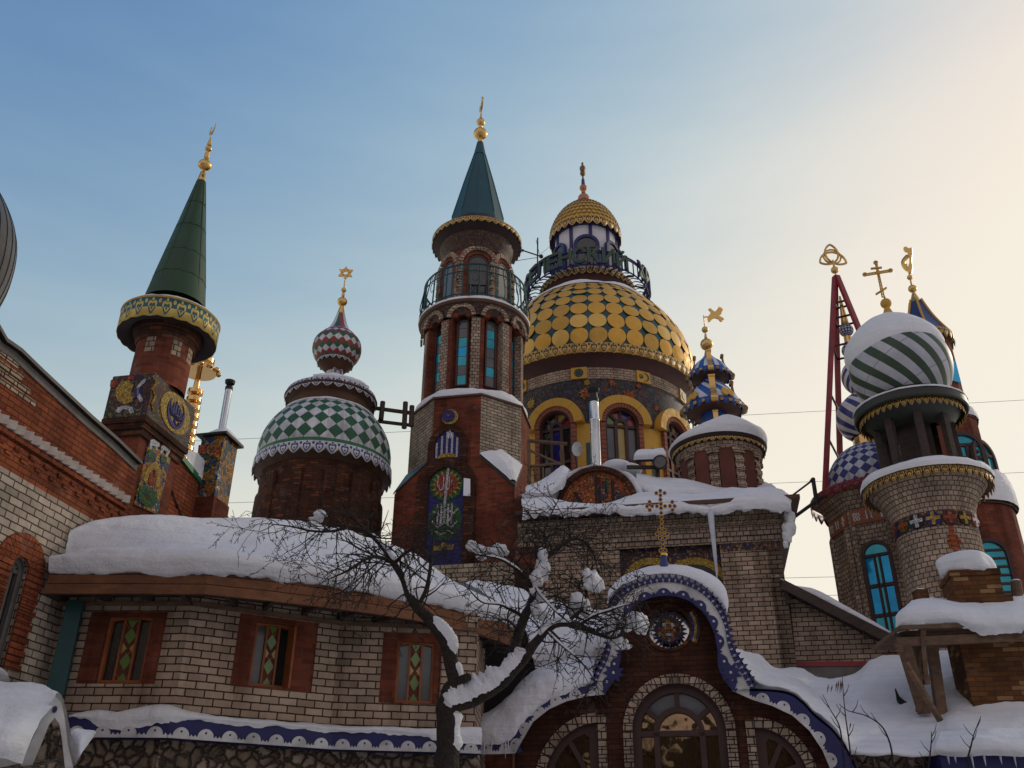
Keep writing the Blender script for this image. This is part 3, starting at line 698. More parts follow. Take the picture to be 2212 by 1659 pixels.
M['check_green'] = diamond('green_white_checks', 28, [(.66, .65, .67), (.012, .105, .04)], voff=.0)
dome = lathe('dome', t, ax, smooth(d, 28), M['check_green'], 112, 60, True)
lathe('dome_base_band', t, ax, [(d[0][0] + .03, d[0][1] - .02), (d[0][0] + .05, d[0][1] + .05), (ax.rz(1005, 145)[0] + .02, ax.z(1004))], M['green_paint'], 72, real=True)
lathe('upper_neck', t, ax, ax.prof([(905, 84), (868, 84)]), M['soffit_brown'], 48, real=True)
u1 = ax.rz(869, 100)
lathe('upper_brim', t, ax, [(ax.rz(880, 84)[0], ax.z(876)), (u1[0], u1[1]), (u1[0] + .02, u1[1] + .03), (u1[0] - .1, u1[1] + .14)], M['soffit_brown'], 64, real=True)
lathe('red_roof', t, ax, [(u1[0] - .08, u1[1] + .13), (u1[0] - .3, u1[1] + .34), (ax.rz(825, 30)[0], ax.z(828)), (ax.rz(818, 18)[0], ax.z(818))], M['red_metal'], 64, real=True)
valance('lace_trim', t, ax, u1[0] - .03, u1[1] + .16, .30, 26, M['lace_white'], .45, .06)
snow_ring('snow', t, ax, ax.rz(822, 20)[0], u1[0] * .98, u1[1] + .16, .20, 5, a0=R(-26), a1=R(52), n=40)
snow_ring('snow', t, ax, d[-1][0], d[-1][0] + .16, d[-1][1] - .10, .07, 9)
lathe('small_neck', t, ax, ax.prof([(820, 17), (797, 18)]), M['white_wall'], 32, real=True)
mb = MB(); a = R(22); rr, zz = ax.rz(811, 18); pc = Pl(ax.pt(a, rr * .96, zz), ax.dir(a)); mb.prism(disc_poly(pc, 0, 0, .17, .2), pc.n * .03); pq = mb.build('star_plaque', M['white_paint'], t, 0)
mb = MB(); dots_star(mb, pc.ab(0, 0, .035), pc.x, pc.y, .16, .016, .02); mb.build('star', M['blue_paint'], pq, 0)
o1 = ax.rz(787, 38)
lathe('onion_soffit', t, ax, [(ax.rz(803, 18)[0], ax.z(806)), (o1[0], o1[1] - .04)], M['soffit_brown'], 48, real=True)
valance('lace_trim', t, ax, o1[0] + .01, o1[1] + .17, .24, 18, M['lace_white'], .45, .05)
prof = smooth(ax.prof([(784, 39), (772, 49), (756, 53.4), (740, 50), (727, 39), (716, 26), (700, 16), (678, 8.6)]), 34)
k = next(i for i, p in enumerate(prof) if p[0] < ax.rz(722, 32)[0] and i > 12)
M['check_red'] = diamond('red_white_green_checks', 18, [(.30, .035, .025), (.62, .60, .62), (.02, .11, .05)])
M['stripes_onion'] = None
def stripes(name, N, cols):
    g = G(name); s3 = g.sep(g.uv('CUV')); f = g.mt('FLOORED_MODULO', g.mt('MULTIPLY', s3[0], N), 1)
    return g.fin(g.var(g.ramp(f, [(i / len(cols), c) for i, c in enumerate(cols)], True), .25, 3), .4)
M['stripes_onion'] = stripes('red_white_green_stripes', 4, [(.30, .03, .035), (.62, .60, .62), (.015, .11, .05)])
on = lathe('onion_dome', t, ax, prof[:k + 1], M['check_red'], 72, 60, True)
lathe('onion_neck', t, ax, prof[k:], M['stripes_onion'], 48, 60, True)
fn = lathe('finial', t, ax, ax.prof([(679, 9), (662, 4.5)]) + sph(ax, 652, 11, 10) + ax.prof([(640, 3.5), (634, 3)]) + sph(ax, 627, 6, 8) + ax.prof([(620, 1.6), (606, 1.4)]), M['gold'], 20, 40, True)
mb = MB(); rr, zz = ax.rz(590, 17.5); dots_star(mb, ax.at(zz), (ax.r + ax.c * .15).normalized(), EZ, rr, .055, .07); mb.build('star', M['gold'], fn, 0)

# ================================================================ central minaret
ax = Ax(1023, 750, 25.5); A3 = ax
t = thing('minaret', ax.at(0), 'central red brick minaret with teal pointed roof, railed balcony and arabic mosaic panels', 'minaret')
# octagonal shaft on a square base; rotated with the complex
R8 = ax.rz(905, 129)[0]; ap = R8 * math.cos(R(22.5))
zo1 = ax.z(913); zo0 = ax.z(1010); cc = ax.at(0); YF = .0
FX = V((math.cos(R(11.3)), -math.sin(R(11.3)), 0)); FN = V((-math.sin(R(11.3)), -math.cos(R(11.3)), 0))
def oct_pt(k, r, z): a = R(22.5 + 45 * k); return cc + (FX * math.cos(a) - FN * math.sin(a) * -1 * -1) * r + EZ * z if False else cc + FX * (r * math.cos(a)) + (-FN) * (r * math.sin(a)) + EZ * z
# k: faces between pt k and k+1 ; face normals at 45*(k+1): 0 -> +FX side
mbr, mbw = MB(), MB()
Rs = R8
z0_ = ax.z(1040)
for k in range(8):
    a_, b_ = oct_pt(k, Rs, z0_ - 1.2), oct_pt(k + 1, Rs, z0_ - 1.2); c_, d_ = oct_pt(k + 1, Rs, zo1), oct_pt(k, Rs, zo1)
    (mbr if k % 2 == 1 else mbw).poly([a_, b_, c_, d_])
mbr.build('octagon_wall', M['red_brick'], t, 0); mbw.build('octagon_corner', M['cream_brick'], t, 0)
# square base with sloped shoulders
ap = Rs * math.cos(R(22.5)); hs = ap + .012
mb = MB()
zq = ax.z(1106)
for sx, sy in ((1, 1), (1, -1), (-1, 1), (-1, -1)): pass
for s_, (n_, x_) in enumerate(((FN, FX), (FX, -FN), (-FN, -FX), (-FX, FN))):
    tt = ap * math.tan(R(22.5)); o_ = cc + n_ * hs
    mb.poly([o_ - x_ * hs, o_ + x_ * hs, o_ + x_ * hs + EZ * zq, o_ + x_ * tt + EZ * z0_, o_ - x_ * tt + EZ * z0_, o_ - x_ * hs + EZ * zq])
mb.build('square_base', M['red_brick'], t, 0)
mb = MB(); ms = MB()
for sx, sy in ((1, 1), (-1, 1), (1, -1), (-1, -1)):
    tt = ap * math.tan(R(22.5)); A = cc + FX * (sx * (hs + .03)) + FN * (sy * (hs + .03)) + EZ * (zq - .02)
    B = cc + FX * (sx * (hs + .03)) + FN * (sy * tt) + EZ * z0_; C = cc + FX * (sx * tt) + FN * (sy * (hs + .03)) + EZ * z0_
    mq = MB(); mq.prism([A, B, C], EZ * .05); mq.build('shoulder_roof', M['dark_green'], t, 0)
    if (sx, sy) == (1, 1):
        rows = []
        for i in range(9):
            f = i / 8; L_, R_ = C.lerp(A, f * .86), B.lerp(A, f * .86)
            rows.append([L_.lerp(R_, j / 8) + EZ * (.06 + (.30 + .15 * mnoise.noise(V((i * .6, j * .6, 1)))) * math.sin(math.pi * (j * .9 + .4) / 8) * (1 - f * .25) * (.25 if i == 8 else 1)) for j in range(9)])
        ms.grid(rows)
ms.build('snow', M['snow'], t, 180)
# ledge and snow where the octagon meets the round shaft
mb = MB(); mb.prism([oct_pt(k, Rs + .06, zo1) for k in range(8)], EZ * .06); mb.build('ledge', M['soffit_brown'], t, 0)
snow_ring('snow', t, ax, ax.rz(905, 106)[0] - .02, Rs * .95, zo1 + .06, .26, 11, thin=.5)
# shaft with tall niches
rsh = ax.rz(800, 109.5)[0]; rin = rsh - .26; zs0 = zo1 + .05; zs1 = ax.z(737)
lathe('inner_shaft', t, ax, [(rin, zs0), (rin, zs1 + .1)], M['red_brick'], 64, real=True)
NW = 10; offa = -14.0; zsp = ax.z(742); 
pil = []
for k in range(NW):
    a = offa + 36 * k
    if abs(((a + 180) % 360) - 180) > 120: continue
    ca = a + 18
    mb = MB(); mb.lathe(ax, [(rsh, zs0), (rsh, zsp)], 3, a0=R(ca - 7.2), a1=R(ca + 2.6))
    mb.poly([ax.pt(R(ca - 7.2), rin, zs0), ax.pt(R(ca - 7.2), rsh, zs0), ax.pt(R(ca - 7.2), rsh, zsp), ax.pt(R(ca - 7.2), rin, zsp)])
    mb.build('white_pilaster', M['white_header'], t, 30)
    mb = MB(); mb.lathe(ax, [(rsh - .004, zs0), (rsh - .004, zsp)], 3, a0=R(ca + 2.6), a1=R(ca + 7.2))
    mb.poly([ax.pt(R(ca + 7.2), rsh, zs0), ax.pt(R(ca + 7.2), rin, zs0), ax.pt(R(ca + 7.2), rin, zsp), ax.pt(R(ca + 7.2), rsh, zsp)])
    mb.build('red_pilaster', M['red_brick'], t, 30)
    # arch head: ring of pale bricks and red filling above the niche
    pl = Pl(ax.pt(R(a), rsh * math.cos(R(10.8)) + .06, 0), ax.dir(R(a)))
    wn_ = rsh * math.sin(R(10.8))
    mb = MB(); voussoirs(mb, pl, 0, zsp, wn_ + .03, wn_ + .16, 11, .07, 0, 180); mb.build('arch_bricks', M['white_brick'], t, 0)
    mb = MB(); mb.ringprism([pl.ab((wn_ + .035) * math.cos(R(i * 12)), zsp + (wn_ + .035) * math.sin(R(i * 12)), -.02) for i in range(16)],
                            [pl.ab((wn_ - .16) * math.cos(R(i * 12)), zsp + (wn_ - .16) * math.sin(R(i * 12)), -.02) for i in range(16)], pl.n * -.2, closed=False); mb.build('arch_ring', M['red_brick'], t, 0)
    # slim window
    pw = Pl(ax.pt(R(a), rin + .015, 0), ax.dir(R(a))); z0w, z1w = ax.z(876), ax.z(690) - .1
    ww = .132
    fr = MB(); fr.ringprism(arch_pts(pw, 0, z0w - .04, ww + .05, zsp + wn_ * .66, 10), arch_pts(pw, 0, z0w, ww, zsp + wn_ * .66 - .05, 10), pw.n * .05); wf = fr.build('window', M['window_frame'], t, 0)
    mb = MB(); mb.prism(arch_pts(pw, 0, z0w, ww, zsp + wn_ * .66 - .05, 10), pw.n * .01); mb.build('head_pane', M['pane_dark'], wf, 0)
    seq = ['pane_aqua', 'pane_grey', 'pane_aqua', 'pane_blue', 'pane_aqua', 'pane_cloudy', 'pane_cloudy'] if k == 0 else ['pane_cloudy', 'pane_aqua', 'pane_cloudy', 'pane_cloudy', 'pane_aqua', 'pane_aqua', 'pane_cloudy'] if k == 1 else ['pane_grey', 'pane_aqua'] * 3 + ['pane_dark']
    hh = (zsp + .05 - z0w) / len(seq)
    for i, mt in enumerate(seq):
        mb = MB(); mb.prism([pw.ab(-ww * .94, z0w + i * hh + .012, .011), pw.ab(ww * .94, z0w + i * hh + .012, .011), pw.ab(ww * .94, z0w + (i + 1) * hh - .012, .011), pw.ab(-ww * .94, z0w + (i + 1) * hh - .012, .011)], pw.n * .006)
        mb.build('pane', M[mt], wf, 0)
# mosaic frieze and balcony slab
rt = ax.rz(714, 118)[0]
lathe('frieze', t, ax, [(rsh + .015, zsp + wn_ * .2 if False else ax.z(737)), (rsh + .03, ax.z(727)), (rt - .04, ax.z(715))], M['mos_brown'], 72, real=True)
# frieze starts behind the arch bricks; fill drum behind
lathe('arch_wall', t, ax, [(rsh * .985, ax.z(742) + wn_ * .98), (rsh * .985, ax.z(720))], M['mos_brown'], 72, real=True)
lathe('balcony_slab', t, ax, [(rsh, ax.z(718)), (rt, ax.z(715)), (rt + .03, ax.z(712)), (rt + .03, ax.z(706)), (.5, ax.z(705))], M['soffit_brown'], 72, real=True)
snow_ring('snow', t, ax, rt - .5, rt + .045, ax.z(710), .15, 17, thin=.25)
zB = ax.z(705); rr_, zR = ax.rz(634, 109); rb_ = rt - .02
mb = MB()
for zz, rr2, wd in ((zR, rr_, .03), (zR - .28, rr_ + .03, .02), (zB + .12, rb_, .02)):
    mb.tube([ax.pt(R(a), rr2, zz) for a in range(-180, 181, 5)], wd, 5)
rail = mb.build('railing', M['teal_paint'], t, 60)
for k in range(40):
    a = R(k * 9 - 180 + 4)
    if k >= 38: pass
    mb = MB(); bul = [(rb_, zB + .05), (rb_ + .06, zB + .30), (rb_ + .02, zB + .62), (rr_ + .03, zR - .28)] if k % 2 else [(rb_, zB + .05), (rb_ - .02, zB + .4), (rr_ + .03, zR - .28)]
    mb.tube([ax.pt(a, p.x, p.y) for p in catmull([V((x, y, 0)) for x, y in bul], 7)] + [ax.pt(a, rr_, zR)], .018 if k % 2 else .024, 4); 
    if k % 2: # hoop between
        mb.tube([ax.pt(a + R(4.5) + math.cos(R(j * 30)) * .055, rr_ + .02, zR - .5 + math.sin(R(j * 30)) * .17) for j in range(13)], .011, 4)
        mb.tube([ax.pt(a + R(4.5) + math.cos(R(j * 30)) * .03, rr_ + .01, zR - .14 + math.sin(R(j * 30)) * .11) for j in range(13)], .011, 4)
    mb.build('baluster', M['teal_paint'], rail, 60)
# lantern storey
rl = ax.rz(620, 69)[0]; zl0 = ax.z(705); zl1 = ax.z(572)
lathe('lantern_wall', t, ax, [(rl, zl0), (rl, zl1)], M['red_brick'], 64, real=True)
lathe('corbel_ring', t, ax, ax.prof([(576, 69), (570, 71), (565, 72), (559, 76), (550, 78), (543, 80)]), M['mos_brown'], 64, real=True)
for a, wd in ((3, 1.0), (56, 1.0), (-58, 1.0), (110, 1), (-112, 1)):
    pl = Pl(ax.pt(R(a), rl * .93, 0), ax.dir(R(a))); zc = ax.z(609); wo = .50
    mb = MB(); voussoirs(mb, pl, 0, zc, wo - .02, wo + .13, 13, .17); 
    for s_ in (-1, 1):
        for i in range(12):
            z_ = zl0 + .02 + i * (zc - zl0) / 12; mb.prism([pl.ab(s_ * (wo - .02), z_), pl.ab(s_ * (wo + .13 + .05 * (i % 2)), z_), pl.ab(s_ * (wo + .13 + .05 * (i % 2)), z_ + (zc - zl0) / 12 - .02), pl.ab(s_ * (wo - .02), z_ + (zc - zl0) / 12 - .02)][::s_], pl.n * .13)
    mb.build('arch_bricks', M['white_brick'], t, 0)
    mb = MB(); mb.ringprism(arch_pts(pl, 0, zl0, wo - .03, zc + wo - .03, 12), arch_pts(pl, 0, zl0, wo - .16, zc + wo - .16, 12), pl.n * .12); mb.build('arch_ring', M['red_brick'], t, 0)
    mb = MB(); mb.ringprism(arch_pts(pl, 0, zl0, wo - .17, zc + wo - .2, 12), arch_pts(pl, 0, zl0 + .05, wo - .23, zc + wo - .26, 12), pl.n * .1)
    mb.beam(pl.ab(0, zl0, .05), pl.ab(0, zc, .05), .05, .04, pl.n); mb.beam(pl.ab(-.3, zc, .05), pl.ab(.3, zc, .05), .05, .04, pl.n)
    dr = mb.build('door', M['window_frame'], t, 0)
    mb = MB(); mb.prism(arch_pts(pl, 0, zl0, wo - .2, zc + wo - .22, 12), pl.n * .085); mb.build('pane', M['pane_dark'] if a == 3 else M['pane_cloudy'], dr, 0)
# brim, cone, finial
bm = ax.rz(527, 95); bm = (bm[0], bm[1] - .14)
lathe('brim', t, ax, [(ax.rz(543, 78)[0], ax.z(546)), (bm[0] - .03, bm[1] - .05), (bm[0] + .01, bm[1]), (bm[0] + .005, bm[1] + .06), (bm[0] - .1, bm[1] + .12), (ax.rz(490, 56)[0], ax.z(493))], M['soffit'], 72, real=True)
valance('lace_trim', t, ax, bm[0] + .03, bm[1] + .14, .22, 40, M['lace_gold'], .5, .02)
snow_ring('snow', t, ax, ax.rz(490, 58)[0], bm[0] - .05, bm[1] + .10, .10, 23, a0=R(10), a1=R(110), n=40)
lathe('cone_roof', t, ax, ax.prof([(512, 66), (483, 58), (400, 33), (337, 12.8)]), M['teal_metal'], 10, 20, True)
lathe('roof_collar', t, ax, ax.prof([(338, 14), (309, 7)]), M['teal_metal'], 24, real=True)
for k in range(10):
    a = R(-180 + 36 * k); mb = MB(); mb.tube([ax.pt(a, r + .004, z) for r, z in ax.prof([(483, 58), (400, 33), (337, 12.8)])], .02, 5); mb.build('roof_seam', M['teal_metal'], t, 60)
fn = lathe('finial', t, ax, ax.prof([(310, 6), (302, 5)]) + sph(ax, 289, 15, 12, .92) + ax.prof([(274, 4), (272, 4)]) + sph(ax, 264.5, 9.3, 10) + ax.prof([(256, 3.2), (243, 1)]), M['gold'], 24, 40, True)
mb = MB(); rr, zz = ax.rz(226, 17); d1 = (ax.c * .97 + ax.r * .12).normalized(); crescent(mb, ax.at(zz) , d1, EZ, rr, .07, -215, 30, .7); mb.build('crescent', M['gold'], fn)
# mosaics on the front
pf = Pl(cc + FN * (hs), FN)
def mosaic_disc(pl, u, v, rpx, mat, off, th, parent, name='mosaic_medallion', k=1):
    x, y = pl.co(u, v); r = rpx * depth(pl.px(u, v)) / FPX; mb = MB(); mb.prism(disc_poly(pl, x, y, r, r * k, 28, off), pl.n * th); return mb.build(name, M[mat], parent, 0), x, y, r
md, x, y, r = mosaic_disc(pf, 973, 902, 18, 'mos_gold', 0, .05, t)
mb = MB(); mb.prism(disc_poly(pf, x - r * .18, y + r * .1, r * .8, r * .8, 24, .05), pf.n * .02); mb.build('moon_shade', M['mos_blue'], md, 0)
mb = MB(); mb.prism(disc_poly(pf, x - r * .2, y + r * .2, r * .2, r * .2, 8, .07), pf.n * .01); mb.build('red_star', M['mos_red'], md, 0)
# upper niche
x, y = pf.co(966, 1000); xt, yt = pf.co(972, 930); wN = 27 * depth(pf.px(966, 970)) / FPX
mb = MB(); mb.ringprism(arch_pts(pf, x, y - .02, wN + .22, yt + .18, 16, .25), arch_pts(pf, x, y, wN + .02, yt - .02, 16, .25), pf.n * .07); mb.build('niche_surround', M['dark_brick'], t, 0)
mb = MB(); mb.prism(arch_pts(pf, x, y, wN + .02, yt - .02, 16, .25), pf.n * .02); nb = mb.build('niche_mosaic', M['mos_blue'], t, 0)
mb = MB()
for i, hgt in enumerate((.62, .82, .95, .92, .75)): mb.beam(pf.ab(x + (-.9 + i * .42) * wN, y + .15, .03), pf.ab(x + (-.9 + i * .42) * wN, y + hgt * (yt - y), .03), .055, .02, pf.n)
mb.build('white_bars', M['mos_white'], nb, 0)
mb = MB(); mb.prism(disc_poly(pf, x, y + .14, wN * .8, .14, 18, .02), pf.n * .025); mb.build('gold_base', M['mos_gold'], nb, 0)
mb = MB(); mb.grid([[pf.ab(x + .05 + wN * .5 * (j / 8 - .5) * (1 if i else .2), yt - .32 + .30 * (1 - abs(j - 4) / 5) + (.05 if i == 1 else 0), .02 + .03 * i) for j in range(9)] for i in range(3)]); mb.build('snow', M['snow'], nb, 60)
# big lower panel with the sun and the fish of letters
x, y = pf.co(958, 1205); xt, yt = pf.co(968, 1012); wP = 39 * depth(pf.px(960, 1100)) / FPX
mb = MB(); mb.ringprism(arch_pts(pf, x, y - .3, wP + .34, yt + .32, 18), arch_pts(pf, x, y - .3, wP + .02, yt, 18), pf.n * .10); mb.build('panel_surround', M['dark_brick'], t, 0)
mb = MB(); mb.prism(arch_pts(pf, x, y - .3, wP + .02, yt, 18), pf.n * .02); pb = mb.build('calligraphy_panel', M['mos_blue'], t, 0)
pg = pf.sh(.02); sy = yt - wP * .98
mb = MB(); mb.prism(disc_poly(pg, x, sy, wP * .98, wP * .98, 32), pg.n * .012); mb.build('green_disc', M['mos_green'], pb, 0)
mb = MB()
for i in range(16):
    a = R(i * 22.5); mb.prism([pg.ab(x + math.cos(a + da) * wP * q_, sy + math.sin(a + da) * wP * q_, .012) for da, q_ in ((-.17, .62), (0, .93), (.17, .62))], pg.n * .014)
mb.build('sun_rays', M['mos_gold'], pb, 0)
mb = MB(); mb.prism(disc_poly(pg, x, sy, wP * .64, wP * .64, 28, .012), pg.n * .018); mb.build('sun_disc', M['mos_red'], pb, 0)
mb = MB(); put_text(mb, 'الله', pg.ab(x - wP * .05, sy + .02, .035), pg.x, pg.y, 1, .02, .01, 0, (wP * .95, wP * .85))
mb.beam(pg.ab(x + wP * .08, sy + wP * 1.0, .03), pg.ab(x - wP * .05, sy - wP * 1.5, .03), .07, .02, pg.n)
for i in range(5): mb.beam(pg.ab(x + (-.42 + i * .2) * wP, sy - wP * 1.2, .03), pg.ab(x + (-.42 + i * .2) * wP, sy - wP * (2.35 + .1 * (i % 2)), .03), .05, .02, pg.n)
mb.build('white_letters', M['mos_white'], pb, 0)
gy = sy - wP * 2.15
mb = MB(); mb.prism(disc_poly(pg, x, gy, wP * .95, wP * 1.15, 28), pg.n * .012); mb.build('green_disc', M['mos_green'], pb, 0)
mb = MB()
for q in ([(-.7, .5), (-.3, .3), (.1, .55), (.5, .35), (.75, .6)], [(-.75, 0), (-.4, -.35), (0, -.1), (.4, -.4), (.7, -.05)], [(-.6, -.5), (-.2, -.75), (.25, -.55), (.5, -.75)], [(-.3, -.2), (-.1, .2), (.2, -.1), (.4, .25)]):
    mb.tube([pg.ab(x + a * wP, gy + b * wP * 1.1, .018) for a, b in q], .035, 5)
put_text(mb, 'بسم', pg.ab(x, gy - wP * .1, .02), pg.x, pg.y, 1, .02, .01, 0, (wP * 1.2, wP * .9)) if False else None
mb.build('white_script', M['mos_white'], pb, 30)
mb = MB(); mb.prism([pg.ab(x + a * wP, y + .35 + b * wP) for a, b in ((-.55, -.3), (.5, -.3), (.6, 0), (.2, -.05), (0, .2), (-.2, -.05), (-.6, .05))], pg.n * .014); mb.build('gold_flower', M['mos_gold'], pb, 0)
# small mirror plate on the wall
mb = MB(); q = [pf.px(*p) for p in ((1004, 1036), (1018, 1038), (1018, 1075), (1003, 1074))]; mb.prism(q, pf.n * .12); mb.build('niche_lamp', M['steel'], t, 0)
# ================================================================ great gold-plated dome
ax = Ax(1274, 790, 33.0); A4 = ax
t = thing('domed_rotunda', ax.at(0), 'big rotunda with gold plated dome, yellow arched windows and lettered balcony', 'rotunda')
rw = ax.rz(895, 205)[0]; zw1 = ax.z(895); zw0 = ax.z(1180)
WOFF, WN = -20.0, 10
# wall with real openings: strips between the windows, arches in front
lathe('wall', t, ax, [(rw - .45, 0), (rw - .45, zw1)], M['dark'], 72, real=True)
zsp = ax.z(1006); wo_out = rw * math.sin(R(17.2)); wi = rw * .148; zsill = ax.z(1165)
for k in range(WN):
    a = WOFF + 36 * k; aa = ((a + 180) % 360) - 180
    if abs(aa) > 125: continue
    pl = Pl(ax.pt(R(a), rw * math.cos(R(15)), 0), ax.dir(R(a)))
    # yellow pier between this window and the next
    mb = MB(); mb.lathe(ax, [(rw, 0), (rw, zsp + .2)], 6, a0=R(a + 11.6), a1=R(a + 36 - 11.6)); mb.build('yellow_pier', M['gold_paint'], t, 30)
    mb = MB(); mb.lathe(ax, [(rw + .03, zsill), (rw + .03, zsp - .75)], 2, a0=R(a + 16.6), a1=R(a + 19.4)); mb.build('green_stripe', M['teal_paint'], t, 30)
    mb = MB(); ra, rb = rw * .203, rw * .285
    for q_ in range(4):
        an = [R(q_ * 45 + .35 + i * 44.3 / 7) for i in range(8)]
        mb.ringprism([pl.ab(rb * math.cos(b), zsp + rb * math.sin(b)) for b in an], [pl.ab(ra * math.cos(b), zsp + ra * math.sin(b)) for b in an], pl.n * .30, closed=False)
    mb.build('yellow_arch', M['gold_paint'], t, 0)
    mb = MB(); voussoirs(mb, pl, 0, zsp, wi + .05, rw * .205, 20, .26, 0, 180, 0, .14)
    for s_ in (-1, 1):
        for i in range(22):
            z_ = zsp - (i + 1) * .17; mb.prism([pl.ab(s_ * (wi + .05), z_), pl.ab(s_ * rw * .205, z_), pl.ab(s_ * rw * .205, z_ + .15), pl.ab(s_ * (wi + .05), z_ + .15)][::s_], pl.n * .2)
    mb.build('brick_surround', M['shade_red'], t, 0)
    # window
    pw = pl.sh(-.05); bays = 3
    mb = MB(); mb.ringprism(arch_pts(pw, 0, zsill - .3, wi + .14, zsp + wi + .14, 16), arch_pts(pw, 0, zsill - .3, wi - .02, zsp + wi - .02, 16), pw.n * .18)
    xs = wi * .34
    for s_ in (-1, 1): mb.beam(pw.ab(s_ * xs, zsill - .3, .06), pw.ab(s_ * xs, zsp + .02, .06), .11, .1, pw.n)
    for zz in (zsp - .05, zsp - 1.35, zsp - 2.6): mb.beam(pw.ab(-wi, zz, .06), pw.ab(wi, zz, .06), .1, .09, pw.n)
    mb.ringprism([pw.ab((xs + .06) * math.cos(R(i * 15)), zsp + .0 + (xs + .06) * math.sin(R(i * 15)), .02) for i in range(13)], [pw.ab((xs - .05) * math.cos(R(i * 15)), zsp + (xs - .05) * math.sin(R(i * 15)), .02) for i in range(13)], pw.n * .1, closed=False)
    for b in (45, 90, 135): mb.beam(pw.ab(xs * math.cos(R(b)), zsp + xs * math.sin(R(b)), .06), pw.ab(wi * math.cos(R(b)), zsp + wi * math.sin(R(b)), .06), .09, .09, pw.n)
    wf = mb.build('window', M['window_frame'], t, 0)
    fan = [['pane_red', 'pane_yellow', 'pane_dark', 'pane_dark'], ['pane_red', 'pane_navy', 'pane_red', 'pane_green'], ['pane_cloudy', 'pane_yellow', 'pane_green', 'pane_cloudy']][k % 3]
    for i in range(4):
        q = [pw.ab(r_ * math.cos(R(i * 45 + b)), zsp + r_ * math.sin(R(i * 45 + b)), .012) for r_, bs in ((xs, (0, 22, 45)), (wi, (45, 30, 15, 0))) for b in bs]
        mb = MB(); mb.prism(q, pw.n * .02); mb.build('fan_pane', M[fan[i]], wf, 0)
    mids = ['pane_navy', 'pane_yellow', 'pane_red'][k % 3]; sides = ['pane_dark', 'pane_grey', 'pane_cloudy'][k % 3]
    for x0, x1, mt in ((-wi, -xs, sides), (-xs, xs, mids), (xs, wi, sides)):
        for za, zb_ in ((zsp - 1.35, zsp), (zsp - 2.6, zsp - 1.35), (zsill - .3, zsp - 2.6)):
            mb = MB(); mb.prism([pw.ab(x0, za, .012), pw.ab(x1, za, .012), pw.ab(x1, zb_, .012), pw.ab(x0, zb_, .012)], pw.n * .02); mb.build('pane', M[mt], wf, 0)
    q = [pw.ab(xs * math.cos(R(b)), zsp + xs * math.sin(R(b)), .014) for b in range(0, 181, 15)]
    mb = MB(); mb.prism(q, pw.n * .02); mb.build('pane', M[mids], wf, 0)
# mosaic frieze, white band, plaques
zf1 = ax.z(917); zf0 = zsp + .1
mb = MB()
# frieze wall above the arches: cut as strips that start at the arch tops
N = 360
for j in range(N):
    a = -180 + j * 1.0; rel = ((a - WOFF + 18) % 36) - 18; x = rw * math.sin(R(abs(rel)))
    def low(rel): 
        x = rw * math.sin(R(abs(rel))); ro = rw * .28
        return zsp + (math.sqrt(max(0, ro * ro - x * x)) if x < ro else 0)
    l0 = low(rel); l1 = low(((a + 1 - WOFF + 18) % 36) - 18)
    mb.poly([ax.pt(R(a), rw + .02, l0), ax.pt(R(a + 1), rw + .02, l1), ax.pt(R(a + 1), rw + .02, zf1), ax.pt(R(a), rw + .02, zf1)])
fz = mb.build('mosaic_frieze', M['mos_frieze'], t, 20)
lathe('white_band', t, ax, [(rw + .02, zf1), (rw + .06, zf1 + .01), (rw + .06, zw1)], M['white_brick'], 90, real=True)
for a, w_ in ((-6, 1), (30, 1), (64, 1), (-42, 1)):
    pl = Pl(ax.pt(R(a), rw + .06, 0), ax.dir(R(a))); hh = (zw1 - zf1) * 1.02; zc = (zw1 + zf1) / 2; ww = hh * .62
    mb = MB(); mb.prism([pl.ab(-ww, zc - hh / 2), pl.ab(ww, zc - hh / 2), pl.ab(ww, zc + hh / 2), pl.ab(-ww, zc + hh / 2)], pl.n * .05); pq = mb.build('plaque', M['gold_paint'], t, 0)
    mb = MB(); r = hh * .36
    if a in (-6, 64):
        for r0, r1 in ((r, r * .84), (r * .66, r * .56), (r * .25, r * .1)):
            mb.ringprism([pl.ab(r0 * math.cos(R(i * 15)), zc + r0 * math.sin(R(i * 15)), .05) for i in range(24)], [pl.ab(r1 * math.cos(R(i * 15)), zc + r1 * math.sin(R(i * 15)), .05) for i in range(24)], pl.n * .02)
        for i in range(8): mb.beam(pl.ab(r * .15 * math.cos(R(i * 45)), zc + r * .15 * math.sin(R(i * 45)), .06), pl.ab(r * .95 * math.cos(R(i * 45)), zc + r * .95 * math.sin(R(i * 45)), .06), .05, .02, pl.n)
        mb.build('wheel', M['teal_paint'], pq, 0)
    else:
        crescent(mb, pl.ab(.06, zc, .06), pl.x, pl.y, r, .02, -110, 110, .8); put_text(mb, 'الله', pl.ab(-.1, zc, .06), pl.x, pl.y, 1, .02, .006, 0, (r * .9, r * 1.1))
        mb.build('crescent_and_script', M['teal_paint'], pq, 0)
# round portrait medallion and small flowers in the frieze
for a, v, s_, mt in ((21, 950, .34, 'mos_orange'), (21, 950, .2, 'mos_red'), (-2, 925, .16, 'mos_gold'), (-3, 945, .3, 'mos_orange'), (12, 925, .18, 'mos_orange'), (38, 960, .2, 'mos_orange'), (-35, 945, .25, 'mos_gold'), (27, 925, .15, 'mos_red')):
    pl = Pl(ax.pt(R(a), rw + .03 + (.02 if mt == 'mos_red' else 0), ax.z(v)), ax.dir(R(a))); mb = MB(); mb.prism([pl.ab(s_ * q_ * math.cos(R(b)), s_ * 1.1 * q_ * math.sin(R(b))) for b, q_ in [(20 * j, random.uniform(.75, 1.0) if j % 2 else random.uniform(.3, .65)) for j in range(18)]], pl.n * .02); mb.build('frieze_medallion', M[mt], fz, 0)
